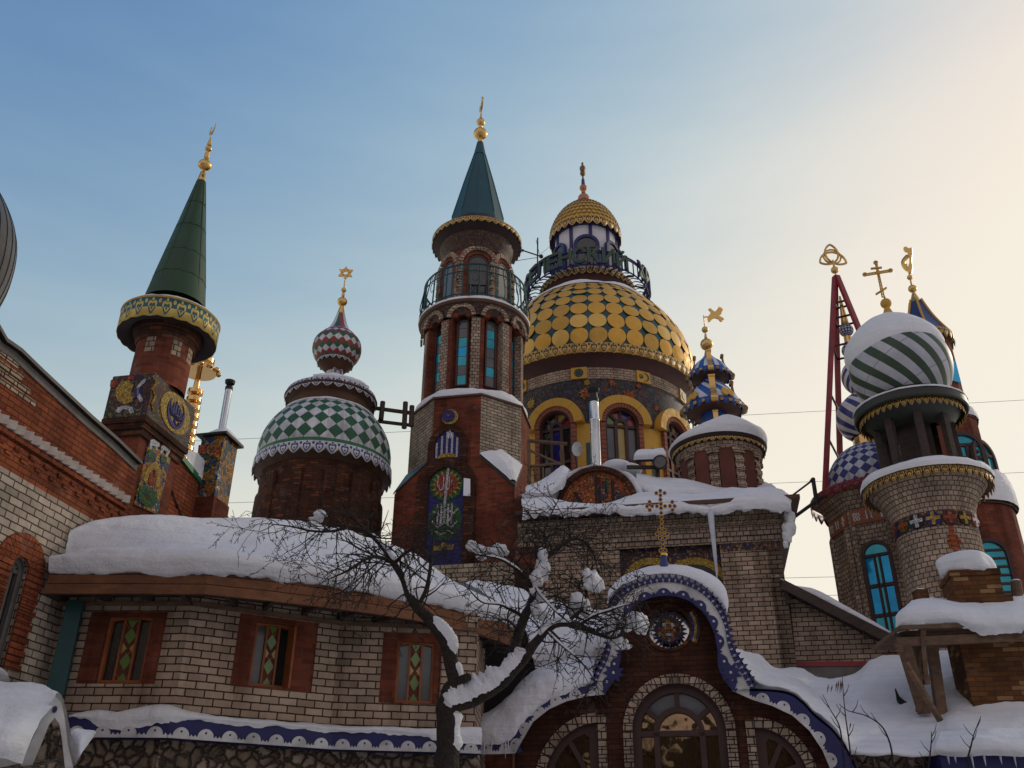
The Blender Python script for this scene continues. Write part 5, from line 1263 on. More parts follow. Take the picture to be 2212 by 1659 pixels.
# ================================================================ gilded tiered spire behind the minaret
ax = Ax(424, 835, 18.8)
t = thing('tiered_spire', ax.at(ax.z(985)), 'gilded tiered pagoda spire standing half hidden behind the green minaret', 'spire')
lathe('shaft', t, ax, ax.prof([(1020, 12), (850, 8), (800, 5), (770, 3), (740, 1)]), M['gold_shiny'], 20, real=True)
for i in range(8):
    v = 975 - i * 17.5; h_ = 21 - i * .5; mb = MB()
    mb.lathe(ax, ax.prof([(v, h_ * .5), (v - 1, h_), (v - 9, h_ * .97), (v - 10, h_ * .5)]), 32); mb.build('ring_tier', M['gold_shiny'], t, 40)
for v, h_ in ((806, 38), (786, 30), (772, 20)):
    mb = MB(); mb.lathe(ax, ax.prof([(v, 4), (v, h_), (v - 8, h_ * 1.02), (v - 9, 4)]), 36); mb.build('parasol_disc', M['gold_shiny'], t, 40)
for a in range(-90, 120, 30):
    mb = MB(); r, z = ax.rz(802, 42); mb.ball(ax.pt(R(a), r, z), .07, 10); mb.build('bell', M['gold_shiny'], t, 60)
# ================================================================ mosaic chimney with a steel flue
ax = Ax(466, 1010, 17.0); c0 = ax.at(0)
t = thing('mosaic_chimney', ax.at(0), 'square chimney covered in colourful mosaic with pitched cap at the left', 'chimney')
h1 = .26; zT = ax.z(955)
mb = MB(); box(mb, c0, h1, h1 + .05, 0, ax.z(1085)); mb.build('chimney_base', M['red_brick'], t, 0)
mb = MB(); box(mb, c0, h1 - .02, h1 + .03, ax.z(1086), zT); mb.build('mosaic_shaft', M['mos_wild'], t, 0)
mb = MB(); box(mb, c0, h1 + .07, h1 + .12, zT, zT + .04)
q = [c0 + EX * sx * (h1 + .07) + EN * sy * (h1 + .12) + EZ * (zT + .041) for sx, sy in ((-1, 1), (1, 1), (1, -1), (-1, -1))]; ap_ = c0 + EZ * (zT + .25)
for i in range(4): mb.poly([q[i], q[(i + 1) % 4], ap_])
mb.build('pitched_cap', M['dark_steel'], t, 0)
for pix, mt in (([(430, 962), (447, 962), (445, 982), (428, 980)], 'mos_red'), ([(455, 962), (476, 964), (474, 990), (453, 986)], 'mos_orange')):
    flat('picture', t, Pl(c0 + EN * (h1 + .03), EN), pix, .02, M[mt])
mb = MB(); rows = [[c0 + EX * (h1 + .07) * (-.2 + 1.2 * j / 8) + EN * ((h1 + .12) * (1 - 2 * i / 6)) + EZ * (zT + .05 + max(0, .2 - .2 * max(abs(-.2 + 1.2 * j / 8), abs(1 - 2 * i / 6))) + .10 * math.sin(math.pi * j / 8) ** .6 * math.sin(math.pi * i / 6) ** .5) for j in range(9)] for i in range(7)]; mb.grid(rows); mb.build('snow', M['snow'], t, 60)
t = thing('flue_pipe', ap_, 'shiny steel flue pipe with round cap on the mosaic chimney at left', 'flue')
A_ = Ax(478, 935, 17.0); 
lathe('pipe', t, A_, A_.prof([(940, 12), (931, 10.5), (927, 8), (845, 8), (838, 6.5)]), M['steel'], 24, real=True)
lathe('collar', t, A_, A_.prof([(842, 8.6), (836, 8.6), (834, 6.5)]), M['dark_steel'], 24, real=True)
lathe('cap', t, A_, A_.prof([(832, 6), (829, 10.5), (823, 11.5), (820, 3)]), M['dark_steel'], 24, real=True)
# ================================================================ wooden walkway between the towers
t = thing('timber_walkway', P(850, 920, 24.2), 'dark timber rails and posts joining the checked dome tower to the central minaret', 'walkway')
for a, b, w_ in (((790, 879), (893, 893), .09), ((815, 910), (890, 919), .08)):
    mb = MB(); mb.beam(P(*a, 24.2), P(*b, 24.4), w_, w_); mb.build('rail', M['dark_wood'], t, 0)
for a, b in (((827, 868), (823, 906)), ((876, 869), (873, 925)), ((890, 877), (888, 921))):
    mb = MB(); mb.tube([P(*a, 24.1), P(*b, 24.1)], .075, 8); mb.build('post', M['dark_wood'], t, 30)
# ================================================================ long curved building with the timber eaves
EV = [PZ(u, v, 4.85) for u, v in ((95, 1283), (270, 1283), (442, 1284), (570, 1297), (713, 1314), (820, 1328), (905, 1342), (1000, 1363), (1072, 1384), (1110, 1398))]
WL = [PZ(u, v, 3.4) for u, v in ((105, 1549), (372, 1553), (713, 1580), (949, 1587), (1025, 1590))]
WL[0] = V((-6.1, WL[1].y + .05, 3.4))
t = thing('curved_building', V((-3, 13.5, 0)), 'low curved pale brick building with timber eaves and three mosaic windows', 'building'); TB = t
wins = {0: [(231, 1335), (330, 1328), (304, 1472), (205, 1477)], 1: [(554, 1346), (640, 1349), (618, 1486), (538, 1482)], 2: [(861, 1383), (942, 1389), (933, 1523), (851, 1514)]}
reds = {0: [(192, 1322), (362, 1320), (336, 1474), (166, 1480)], 1: [(519, 1324), (689, 1345), (672, 1497), (497, 1482)], 2: [(829, 1363), (985, 1372), (975, 1528), (818, 1513)]}
ZT = 5.13
for i in range(4):
    a, b = WL[i], WL[i + 1]; d = (b - a); d.z = 0; L_ = d.length; d.normalize(); n_ = V((d.y, -d.x, 0)); pl = Pl(V((a.x, a.y, 0)), n_, d)
    rect = lambda x0, x1, y0, y1, c=0: [pl.ab(x0, y0, c), pl.ab(x1, y0, c), pl.ab(x1, y1, c), pl.ab(x0, y1, c)]
    mb = MB()
    if i in wins:
        def bb(q): C = [pl.co(*p) for p in q]; return (C[0][0] + C[3][0]) / 2, (C[1][0] + C[2][0]) / 2, (C[2][1] + C[3][1]) / 2, (C[0][1] + C[1][1]) / 2
        rx0, rx1, ry0, ry1 = bb(reds[i]); wx0, wx1, wy0, wy1 = bb(wins[i]); rx1 = min(rx1, L_ - .02)
        mb.ringprism(rect(0, L_, 3.2, ZT), rect(rx0, rx1, ry0, ry1), n_ * -.3); wl = mb.build('wall', M['white_brick'], t, 0)
        mb = MB(); mb.ringprism(rect(rx0, rx1, ry0, ry1, -.02), rect(wx0, wx1, wy0, wy1, -.02), n_ * -.26); mb.build('red_surround', M['red_brick'], t, 0)
        # window: wooden frame, side panes, middle strip with coloured lozenges
        pw = pl.sh(-.16); W_ = wx1 - wx0; H_ = wy1 - wy0; f = lambda s_, q, c=0: pw.ab(wx0 + s_ * W_, wy0 + q * H_, c)
        top_ = [(1 - k / 8, 1 + .035 * math.sin(math.pi * k / 8)) for k in range(9)]
        mb = MB(); mb.ringprism([f(0, 0), f(1, 0)] + [f(*p) for p in top_], [f(.07, .05), f(.93, .05)] + [f(.07 + .86 * p[0], p[1] - .05) for p in top_], n_ * .09)
        for s_ in (.34, .66): mb.beam(f(s_, .03, .04), f(s_, .98, .04), .028, .06, n_)
        wf = mb.build('window', M['orange_wood'], t, 0)
        sides = [('pane_dark', 'pane_dark'), ('pane_cloudy', 'dark'), ('pane_cloudy', 'pane_cloudy')][i]
        for (s0, s1), mt in zip(((.06, .34), (.66, .94)), sides):
            mb = MB(); mb.prism([f(s0, .04, .012), f(s1, .04, .012), f(s1, 1, .012), f(s0, 1, .012)], n_ * .012); mb.build('pane', M[mt], wf, 0)
        if i == 1:
            mb = MB(); c_ = f(.9, 0, .05); mb.prism([c_, c_ + EZ * H_ * .97, c_ + EZ * H_ * .97 + n_ * .22 + d * .03, c_ + n_ * .22 + d * .03], d * .03); mb.build('open_sash', M['orange_wood'], wf, 0)
        mb = MB(); mb.prism([f(.35, .03, .013), f(.65, .03, .013), f(.65, .99, .013), f(.35, .99, .013)], n_ * .02); st = mb.build('mosaic_strip', M['smooth_red'], wf, 0)
        mg, my, mo = MB(), MB(), MB()
        cw = .5; hw_ = .135
        for q, kind in ((.98, 'top'), (.73, 'd'), (.34, 'd'), (.04, 'bot')):
            hh = .13
            if kind == 'd': pts = [(cw, q - hh), (cw + hw_, q), (cw, q + hh), (cw - hw_, q)]
            elif kind == 'top': pts = [(cw, q - hh), (cw + hw_, q), (cw - hw_, q)]
            else: pts = [(cw - hw_, q), (cw + hw_, q), (cw, q + hh)]
            mg.prism([f(*p, .034) for p in pts], n_ * .008)
        for s_ in (-1, 1): my.prism([f(cw + s_ * .135, .54 - .09, .034), f(cw + s_ * .03, .54, .034), f(cw + s_ * .135, .54 + .09, .034)], n_ * .008)
        for q in (.13, .34, .54, .73, .9):
            for s_ in (-1, 1): mo.beam(f(cw, q - .11, .036), f(cw + s_ * .14, q + .02, .036), .012, .01, n_)
        mo.build('lead_strip', M['orange_wood'], wf, 0)
        mg.build('green_lozenge', M['pane_green'], wf, 0); my.build('yellow_triangle', M['pane_yellow'], wf, 0)
    else:
        mb.prism(rect(0, L_, 3.2, ZT), n_ * -.3); wl = mb.build('wall', M['white_brick'], t, 0)
    # batten under the eaves, rubble below
    mb = MB(); mb.beam(pl.ab(0, ZT - .25, .04), pl.ab(L_, ZT - .25, .04), .05, .06, n_); mb.build('batten', M['grey_wood'], t, 0)
    mb = MB(); mb.prism(rect(-.1, L_ + .05, 0, 3.2), n_ * -.3); mb.build('rubble_wall', M['stone'], t, 0)
# dark return at the right end
mb = MB(); e = WL[-1]; e2 = e + V((.1, 2.5, 0)); mb.prism([V((e.x, e.y, 0)), V((e2.x, e2.y, 0)), V((e2.x, e2.y, ZT)), V((e.x, e.y, ZT))], V((-.25, .0, 0))); mb.build('end_wall', M['white_brick'], t, 0)
# planked fascia and soffit
o_ = offs(EV, 0)
mb = MB()
for k, (z0, z1, o) in enumerate(((0, .125, .022), (.14, .255, .0), (.268, .36, -.02))):
    P_ = offs(EV, o); Q_ = offs(EV, o - .04)
    for i in range(len(EV) - 1):
        a, b, c, d = P_[i], P_[i + 1], Q_[i + 1], Q_[i]
        mb.prism([a + EZ * z0, b + EZ * z0, b + EZ * z1, a + EZ * z1], (d - a))
mb.build('fascia', M['fascia'], t, 0)
inn = offs(EV, -1.05)
mb = MB(); mb.grid([[p + EZ * .02 for p in offs(EV, -.05)], [p + EZ * .22 for p in inn]]); mb.build('soffit', M['dark_wood'], t, 0)
for p in resample(offs(EV, -.06), .62):
    q = min(range(len(EV)), key=lambda k: (EV[k] - p).length); a, b = EV[max(0, q - 1)], EV[min(len(EV) - 1, q + 1)]; d = (b - a).normalized(); n_ = V((d.y, -d.x, 0))
    mb = MB(); mb.beam(p + EZ * .06, p - n_ * 1.0 + EZ * .16, .06, .12); mb.build('rafter', M['dark_wood'], t, 0)
mb = MB(); mb.grid([[p + EZ * .24 for p in offs(EV, -.02)], [p + EZ * .5 for p in offs(EV, -1.0)], [p + EZ * 1.4 for p in offs(EV, -3.2)]]); mb.build('roof', M['dark_green'], t, 30)
dk = Pl(P(1090, 1480, 15.7), V((0, -1, 0))); flat('dark_slab', t, dk, [(1012, 1372), (1180, 1372), (1172, 1450), (1075, 1580), (1012, 1580)], -.1, M['dark'])  # flat black sheet painting the deep shade between eaves and porch
# teal pilaster in the corner
q = [(150, 1300), (178, 1302), (137, 1500), (94, 1497)]
mb = MB(); pl = Pl(V((-5.9, 12.30, 0)), V((.25, -1, 0))); mb.prism(pl.pxs([(146, 1296), (180, 1298), (137, 1502), (96, 1499)]), pl.n * -.14); mb.build('teal_pilaster', M['teal_paint'], t, 0)
# blue ledge with white scallops
W2 = offs(WL, .22); zl0, zl1 = 3.14, 3.40
W3 = [V((p.x, p.y, 0)) for p in W2]; W3[-1] = W3[-2] + (W3[-1] - W3[-2]) * 1.1
W4 = [V((p.x, p.y, 0)) for p in WL]; W4[-1] = W4[-2] + (W4[-1] - W4[-2]) * 1.1
mb = MB()
for i in range(len(W3) - 1):
    a, b, c, d = W3[i], W3[i + 1], W4[i + 1], W4[i]
    mb.prism([a + EZ * zl0, b + EZ * zl0, b + EZ * zl1, a + EZ * zl1], (d - a) * .2)
    mb.poly([a + EZ * zl0, d + EZ * zl0, c + EZ * zl0, b + EZ * zl0])
    mb.poly([a + EZ * zl1, b + EZ * zl1, c + EZ * (zl1 + .05), d + EZ * (zl1 + .05)])
mb.build('blue_ledge', M['blue_paint'], t, 0)
for i in range(len(W3) - 1):
    d = (W3[i + 1] - W3[i]).normalized(); n_ = V((d.y, -d.x, 0)); a0_ = W3[i] if i else W3[0] + (W3[1] - W3[0]) * .28
    scallops('white_scallops', t, [a0_ + EZ * (zl0 + .004) + n_ * .002, W3[i + 1] + EZ * (zl0 + .004) + n_ * .002], n_, .31, .1, .035, M['white_paint'], M['blue_paint'])
# ---- snow lying on it
sn = thing('snow_blanket', V((-3, 13.5, 5.1)), 'deep smooth blanket of snow on the roof of the low curved building', 'snow')
ev = catmull(offs(EV, .0), 10)
us = [95, 170, 300, 442, 560, 700, 815, 905, 990, 1108]
def evat(u):
    best = min(range(400), key=lambda k: abs(proj(EV[0].lerp(EV[0], 0) if False else polyat(EV, k / 399))[0] - u)); return polyat(EV, best / 399)
def polyat(pts, f):
    k = f * (len(pts) - 1); i = min(int(k), len(pts) - 2); return pts[i].lerp(pts[i + 1], k - i)
E_ = [evat(u) + EZ * .09 for u in us]; Eo = offs(E_, .05); Eb = offs(E_, .13); Em = offs(E_, .02); Ei = offs(E_, -.25)
mv = [1234, 1196, 1180, 1184, 1192, 1213, 1238, 1262, 1288, 1340]
rv = [(102, 1222, 12.1), (168, 1142, 12.45), (300, 1115, 13.2), (442, 1117, 14.2), (572, 1120, 14.7), (700, 1133, 15), (815, 1166, 15.1), (905, 1202, 15.2), (990, 1262, 15.0), (1115, 1322, 15.3)]
rows = [[p + EZ * .20 for p in offs(E_, -.05)], [p + EZ * .21 for p in Eo], [p + EZ * .36 for p in Eb], [p + EZ * (.52 if 0 < i < 8 else .4) for i, p in enumerate(Em)]]
rows.append([P(u + (12 if i == 0 else 0), mv[i], E_[i].y + .38) for i, u in enumerate(us)])
rows.append([P(a, b, c).lerp(P(u + (12 if i == 0 else 0), mv[i], E_[i].y + .38), .45) + EZ * .06 for i, (u, (a, b, c)) in enumerate(zip(us, rv))])
rows.append([P(*a) for a in rv]); rows.append([P(*a) + V((0, .8, -.05)) for a in rv]); rows.append([P(*a) + V((0, 1.6, -.5)) for a in rv])
loft(rows, 200, 80, .05, .9, 7, None, .075).build('snow', M['snow'], sn, 60)
sn = thing('snow_ridge', V((-3, 12.3, 3.4)), 'uneven strip of snow along the blue scalloped ledge under the windows', 'snow')
Ws = [W3[0].lerp(W3[1], f) for f in (.3, .45, .6, .8, .96)] + [W3[1].lerp(W3[2], f) for f in (.15, .4, .7, .95)] + [W3[2].lerp(W3[3], f) for f in (.3, .7, 1)] + [W3[4]]
hs_ = [.02, .08, .05, .12, .13, .06, .05, .05, .05, .05, .05, .06, .08]; dr = [.0, -.05, -.12, -.10, -.05, -.02, -.015, -.015, -.015, -.02, -.04, -.08, -.1]
Wi = offs(Ws, -.2)
rows = [[p + EZ * (zl1 - .01 + d) for p, d in zip(offs(Ws, .012), dr)], [p + EZ * (zl1 + .3 * h + d * .4) for p, h, d in zip(offs(Ws, .035), hs_, dr)], [p + EZ * (zl1 + h) for p, h in zip(offs(Ws, -.03), hs_)], [p + EZ * (zl1 + h * 1.1 + .02) for p, h in zip(Wi, hs_)]]
loft(rows, 240, 14, .02, 3, 2, None, .05).build('snow', M['snow'], sn, 60)
mb = MB(); 
# ================================================================ snow-laden gate roof in the lower left corner
t = thing('gate_roof', V((-4, 8.5, 0)), 'small arched gate roof buried in snow at the bottom left corner', 'gate')
pl = Pl(P(110, 1560, 8.6), V((.45, -1, 0)))
flat('arch_board', t, pl, [(44, 1656), (70, 1600), (89, 1560), (105, 1524), (120, 1507), (132, 1519), (139, 1552), (146, 1610), (158, 1660), (140, 1660), (134, 1600), (128, 1566), (118, 1552), (106, 1566), (84, 1620), (66, 1662)], .06, M['white_paint'])
mb = MB(); mb.prism(disc_poly(pl, *pl.co(118, 1535), .02, .03, 10, .06), pl.n * .01); mb.build('dot', M['blue_paint'], t, 0)
flat('dark_opening', t, pl, [(66, 1662), (84, 1618), (106, 1562), (118, 1548), (130, 1562), (136, 1600), (144, 1665), (60, 1720)], .02, M['stone'], -.5)
mb = MB(); mb.prism([P(150, 1640, 8.9), P(60, 1660, 8.3), V((-3.9, 8.3, 0)), V((-3.7, 8.9, 0))], V((-.3, .05, 0))); mb.build('gate_post', M['stone'], t, 0)
sn = thing('snow_drift', V((-4.2, 8.5, 2.6)), 'heavy snow draped over the small arched gate roof in the bottom left corner', 'snow')
rows = [[P(u, v, y) for u, v, y in r] for r in (
    [(-160, 1650, 7.6), (-60, 1640, 7.8), (0, 1639, 7.9), (26, 1648, 8.0), (45, 1654, 8.1)],
    [(-160, 1600, 7.5), (-60, 1590, 7.7), (0, 1590, 7.8), (40, 1592, 7.9), (68, 1604, 8.05)],
    [(-160, 1530, 7.9), (-60, 1525, 8.1), (0, 1528, 8.2), (55, 1534, 8.25), (92, 1556, 8.3)],
    [(-160, 1478, 8.4), (-60, 1474, 8.6), (0, 1478, 8.7), (65, 1486, 8.7), (112, 1522, 8.5)],
    [(-160, 1462, 8.9), (-60, 1462, 9.1), (0, 1472, 9.2), (70, 1480, 9.1), (124, 1492, 8.8)],
    [(-160, 1475, 9.6), (-60, 1475, 9.8), (0, 1480, 9.8), (80, 1490, 9.7), (138, 1520, 9.1)],
    [(-160, 1600, 10), (-60, 1600, 10.2), (0, 1600, 10.2), (90, 1600, 9.9), (149, 1575, 9.2)],
    [(-160, 1700, 10), (-60, 1700, 10.2), (0, 1700, 10.2), (100, 1690, 9.9), (165, 1652, 9.2)])]
loft(rows, 50, 50, .03, 1.6, 9).build('snow', M['snow'], sn, 60)
rows = [[P(u, v, y) for u, v, y in r] for r in (
    [(150, 1590, 9.25), (156, 1625, 9.1), (163, 1651, 9.0)], [(160, 1576, 9.3), (172, 1600, 9.1), (176, 1632, 9.0)], [(180, 1574, 9.5), (190, 1588, 9.3), (188, 1612, 9.2)], [(207, 1580, 9.8), (207, 1582, 9.8), (205, 1586, 9.8)], [(200, 1600, 10.2), (200, 1600, 10.2), (200, 1600, 10.2)])]
loft(rows, 16, 24, .01, 3, 2).build('snow_flap', M['snow'], sn, 60)
# ================================================================ main pale brick hall
PW = Pl(P(1640, 1300, 19.5), EN)
t = thing('brick_hall', PW.ab(0, 0) * 1, 'pale brick hall in the middle with snowy flat roof, mosaic niche and arched dormer', 'building'); TH = t
t.location.z = 0
xl, xr = PW.co(1121, 1200)[0], PW.co(1694, 1240)[0]; zo = PW.o.z
yE = PW.co(1500, 1106)[1]            # eave underside
yN1 = PW.co(1450, 1174)[1]; xn0, xn1 = PW.co(1338, 1200)[0], PW.co(1557, 1200)[0]
rect = lambda x0, x1, y0, y1, c=0: [PW.ab(x0, y0, c), PW.ab(x1, y0, c), PW.ab(x1, y1, c), PW.ab(x0, y1, c)]
mb = MB(); prism_holes(mb, rect(xl, xr, -zo, yE), [rect(xn0, xn1, -zo + 1, yN1)], EN * -.3); wl = mb.build('front_wall', M['white_brick'], t, 0)
mb = MB(); mb.prism([PW.ab(xr, -zo), PW.ab(xr, -zo) - EN * 9, PW.ab(xr, yE) - EN * 9, PW.ab(xr, yE)], EX * -.3); mb.build('side_wall', M['white_brick'], t, 0)
mb = MB(); mb.prism(rect(xn0 - .02, xn1 + .02, -zo + 1, yN1 + .02, -.14), EN * -.05); nich = mb.build('mosaic_niche', M['mos_mix'], t, 0)
for u in (1404, 1497):
    x, y = PW.co(u, 1201); r = .80 if u > 1450 else .70
    mb = MB(); mb.ringprism([PW.ab(x + r * math.cos(R(k)), y - r + r * math.sin(R(k)), -.139) for k in range(0, 181, 10)], [PW.ab(x + (r - .16) * math.cos(R(k)), y - r + (r - .16) * math.sin(R(k)), -.139) for k in range(0, 181, 10)], EN * .03, closed=False); mb.build('yellow_arch', M['mos_gold'], nich, 0)
    mb = MB(); mb.prism([PW.ab(x + (r - .16) * math.cos(R(k)), y - r + (r - .16) * math.sin(R(k)), -.139) for k in range(0, 181, 10)] + [PW.ab(x - r + .16, y - r - 1, -.139), PW.ab(x + r - .16, y - r - 1, -.139)], EN * .012); mb.build('green_arch_field', M['dark_green'], nich, 0)
# stepped header courses under the eaves
for k, (v0, v1, o) in enumerate(((1104, 1122, .16), (1122, 1140, .11), (1140, 1158, .065), (1158, 1172, .03))):
    y1, y0 = PW.co(1620, v0)[1], PW.co(1620, v1)[1]
    mb = MB(); mb.prism(rect(xl, xr + o, y0, y1, 0), EN * o); mb.build('corbel_course', M['white_header'], t, 0)
mb = MB(); yr = PW.co(1620, 1131)[1]
for i in range(46):
    x = xl + .8 + i * .145
    if x > xr: break
    mb.prism([PW.ab(x + .058 * math.cos(R(k)), yr - .03 + .075 * math.sin(R(k)), .108) for k in range(0, 181, 30)], EN * .05)
mb.build('round_bricks', M['white_header'], t, 0)
xm = PW.co(1557, 1180)[0]
for y_, o, mt in ((PW.co(1620, 1189)[1], .012, 'mos_mix'),):
    mb = MB(); mb.prism(rect(xm, xr, y_, PW.co(1620, 1173)[1]), EN * o); mb.build('mosaic_band', M[mt], t, 0)
mb = MB(); yy = PW.co(1640, 1247)[1]
for i in range(14):
    x = xm + .1 + i * .145
    if x < xr - .05: mb.prism([PW.ab(x + .058 * math.cos(R(k)), yy - .03 + .08 * math.sin(R(k)), 0) for k in range(0, 181, 30)], EN * .035)
mb.build('round_bricks', M['white_header'], t, 0)
mb = MB(); xq = PW.co(1180, 1150)[0]; mb.prism(rect(xl, PW.co(1178, 1200)[0], -zo + 1, PW.co(1150, 1135)[1]), EN * .03); mb.build('red_quoin', M['red_brick'], t, 0)
# eaves slab
ov = .5; mb = MB(); mb.prism([PW.ab(xl, yE, ov), PW.ab(xr + ov, yE, ov), PW.ab(xr + ov, yE + .09, ov), PW.ab(xl, yE + .09, ov)], EN * -9); mb.build('eaves_slab', M['soffit_brown'], t, 0)
# drain pipe and bracket
mb = MB(); px_ = PW.co(1540, 1120)[0]
# dormer lunette
PD = Pl(P(1292, 1080, 21.3), EN); cx, cy = PD.co(1290, 1090); r = 86 * depth(PD.o) / FPX
dt = thing('dormer', PD.ab(cx, cy), 'half round brick dormer with orange mosaic picture on the snowy hall roof', 'dormer')
mb = MB(); voussoirs(mb, PD, cx, cy, r * .88, r * 1.0, 30, .12, 0, 180, 0, .12); mb.build('brick_arch', M['dark_brick'], dt, 0)
mb = MB(); mb.prism([PD.ab(cx + r * .89 * math.cos(R(k)), cy + r * .89 * math.sin(R(k)), -.05) for k in range(0, 181, 6)] + [PD.ab(cx - r * .89, cy - .6, -.05), PD.ab(cx + r * .89, cy - .6, -.05)], EN * .04); mo = mb.build('mosaic_picture', M['mos_orange'], dt, 0)
PM = PD.sh(-.01)
for pts, mt in (([(-.06, 0), (.14, 0), (.12, .85), (-.06, .88)], 'mos_dark'), ([(.42, 0), (.52, 0), (.52, .7), (.42, .76)], 'mos_dark'), ([(-.5, 0), (-.35, 0), (-.6, .45), (-.7, .4)], 'mos_dark'), ([(.1, .1), (.3, .2), (.3, .75), (.16, .7)], 'mos_mix'),
                ([(.0, .5), (.2, .62), (.26, .8), (.1, .72)], 'mos_red'), ([(.22, .3), (.34, .3), (.36, .8), (.28, .84)], 'mos_green'), ([(.55, .05), (.8, .05), (.7, .4), (.55, .5)], 'mos_mix')):
    mb = MB(); mb.prism([PM.ab(cx + a * r * .86, cy + b * r * .86) for a, b in pts], EN * .012); mb.build('mosaic_figure', M[mt], mo, 0)
mb = MB(); mb.ringprism([PD.ab(cx + r * 1.03 * math.cos(R(k)), cy + r * 1.03 * math.sin(R(k)), .05) for k in range(-4, 185, 9)], [PD.ab(cx + r * .99 * math.cos(R(k)), cy + r * .99 * math.sin(R(k)), .05) for k in range(-4, 185, 9)], EN * -2.2, closed=False); mb.build('vault', M['soffit_brown'], dt, 30)
mb = MB(); mb.prism([PD.ab(cx - r * .95, cy - .14, .08), PD.ab(cx + r * .95, cy - .14, .08), PD.ab(cx + r * .95, cy - .05, .08), PD.ab(cx - r * .95, cy - .05, .08)], EN * -.2); mb.build('sill', M['dark_brick'], dt, 0)
# snow on the hall roof
sn = thing('snow_blanket', PW.ab(3, yE + .1), 'thick lumpy snow along the eaves and roof of the pale brick hall', 'snow')
us = [1126, 1180, 1240, 1310, 1390, 1450, 1525, 1600, 1660, 1700, 1712]
fe = [(u, 1113 - (u - 1121) * .021) for u in us]
def W3d(u, v, c): return PW.px(u, v, c)
rows = [[W3d(u, v + 1, ov - .03) for u, v in fe], [W3d(u, v - 3, ov + .03) for u, v in fe], [W3d(u, v - h, ov + .02) for (u, v), h in zip(fe, (14, 16, 12, 14, 18, 18, 16, 22, 24, 24, 14))],
        [W3d(u, v - h, ov - .35) for (u, v), h in zip(fe, (30, 34, 26, 22, 38, 32, 30, 42, 44, 34, 20))],
        [P(u, v, y) for u, v, y in ((1126, 1076, 21.4), (1180, 1072, 21.4), (1240, 1092, 21.2), (1310, 1090, 21.2), (1384, 1066, 21.3), (1450, 1066, 21.5), (1525, 1060, 21.6), (1600, 1053, 21.6), (1655, 1052, 21.4), (1690, 1062, 20.6), (1704, 1074, 20))],
        [P(u, v, y) for u, v, y in ((1126, 1068, 22.6), (1180, 1066, 22.6), (1240, 1085, 22.4), (1310, 1085, 22.4), (1384, 1060, 22.4), (1450, 1058, 22.7), (1525, 1050, 22.8), (1600, 1042, 22.9), (1655, 1041, 22.6), (1676, 1056, 21.8), (1690, 1072, 21))],
        [P(u, v, y) for u, v, y in ((1126, 1080, 26), (1180, 1080, 26), (1240, 1090, 26), (1310, 1090, 26), (1384, 1070, 26), (1450, 1062, 26), (1525, 1056, 26), (1600, 1052, 26), (1650, 1052, 26), (1670, 1066, 25), (1680, 1080, 24))]]
loft(rows, 190, 60, .07, 1.2, 21, None, .09).build('snow', M['snow'], sn, 60)
sn = thing('snow_bank', P(1450, 1070, 22), 'overhanging upper bank of snow right of the half round dormer', 'snow')
rows = [[P(u, v, y) for u, v, y in r] for r in (
    [(1376, 1062, 21.6), (1410, 1074, 21.2), (1450, 1080, 21.1), (1490, 1076, 21.1), (1520, 1080, 21.1), (1545, 1092, 20.9)],
    [(1374, 1050, 21.3), (1410, 1064, 20.9), (1450, 1068, 20.8), (1490, 1066, 20.8), (1522, 1070, 20.8), (1550, 1084, 20.6)],
    [(1374, 1034, 21.5), (1412, 1046, 21.1), (1450, 1048, 21.0), (1490, 1050, 21.0), (1525, 1056, 21.0), (1556, 1068, 20.9)],
    [(1374, 1022, 22.2), (1412, 1030, 22.0), (1450, 1032, 22.0), (1490, 1036, 22.2), (1530, 1044, 22.2), (1560, 1050, 22.2)],
    [(1374, 1030, 25), (1412, 1036, 25), (1450, 1038, 25), (1490, 1042, 25), (1530, 1050, 25), (1560, 1056, 25)])]
loft(rows, 90, 36, .06, 1.4, 5, None, .08).build('snow', M['snow'], sn, 60)
sn = thing('snow_arch', P(1290, 1000, 21.3), 'snow cap curving over the half round mosaic dormer', 'snow')
rows = []
for i in range(8):
    q = i / 7; row = []
    for k in range(13):
        an = R(190 - 200 * k / 12); rr = r * (1.04 + (.10 if i in (0, 7) else .22) * (.65 + .5 * mnoise.noise(V((k * .35, i * .2, 2)))) * (1.15 if k < 5 or k > 8 else .6))
        row.append(PD.ab(cx + (rr + (.25 if k < 4 else 0)) * math.cos(an), cy + rr * math.sin(an), .03 - q * 2.0 - (.0 if i else -.0)))
    rows.append(row)
rows.insert(0, [PD.ab(cx + r * 1.02 * math.cos(R(190 - 200 * k / 12)), cy + r * 1.02 * math.sin(R(190 - 200 * k / 12)), .0) for k in range(13)])
loft(rows, 60, 20, .04, 1.5, 8).build('snow', M['snow'], sn, 60)
sn = thing('snow_heap', P(1180, 1045, 21.4), 'heap of snow on the roof left of the half round dormer', 'snow')
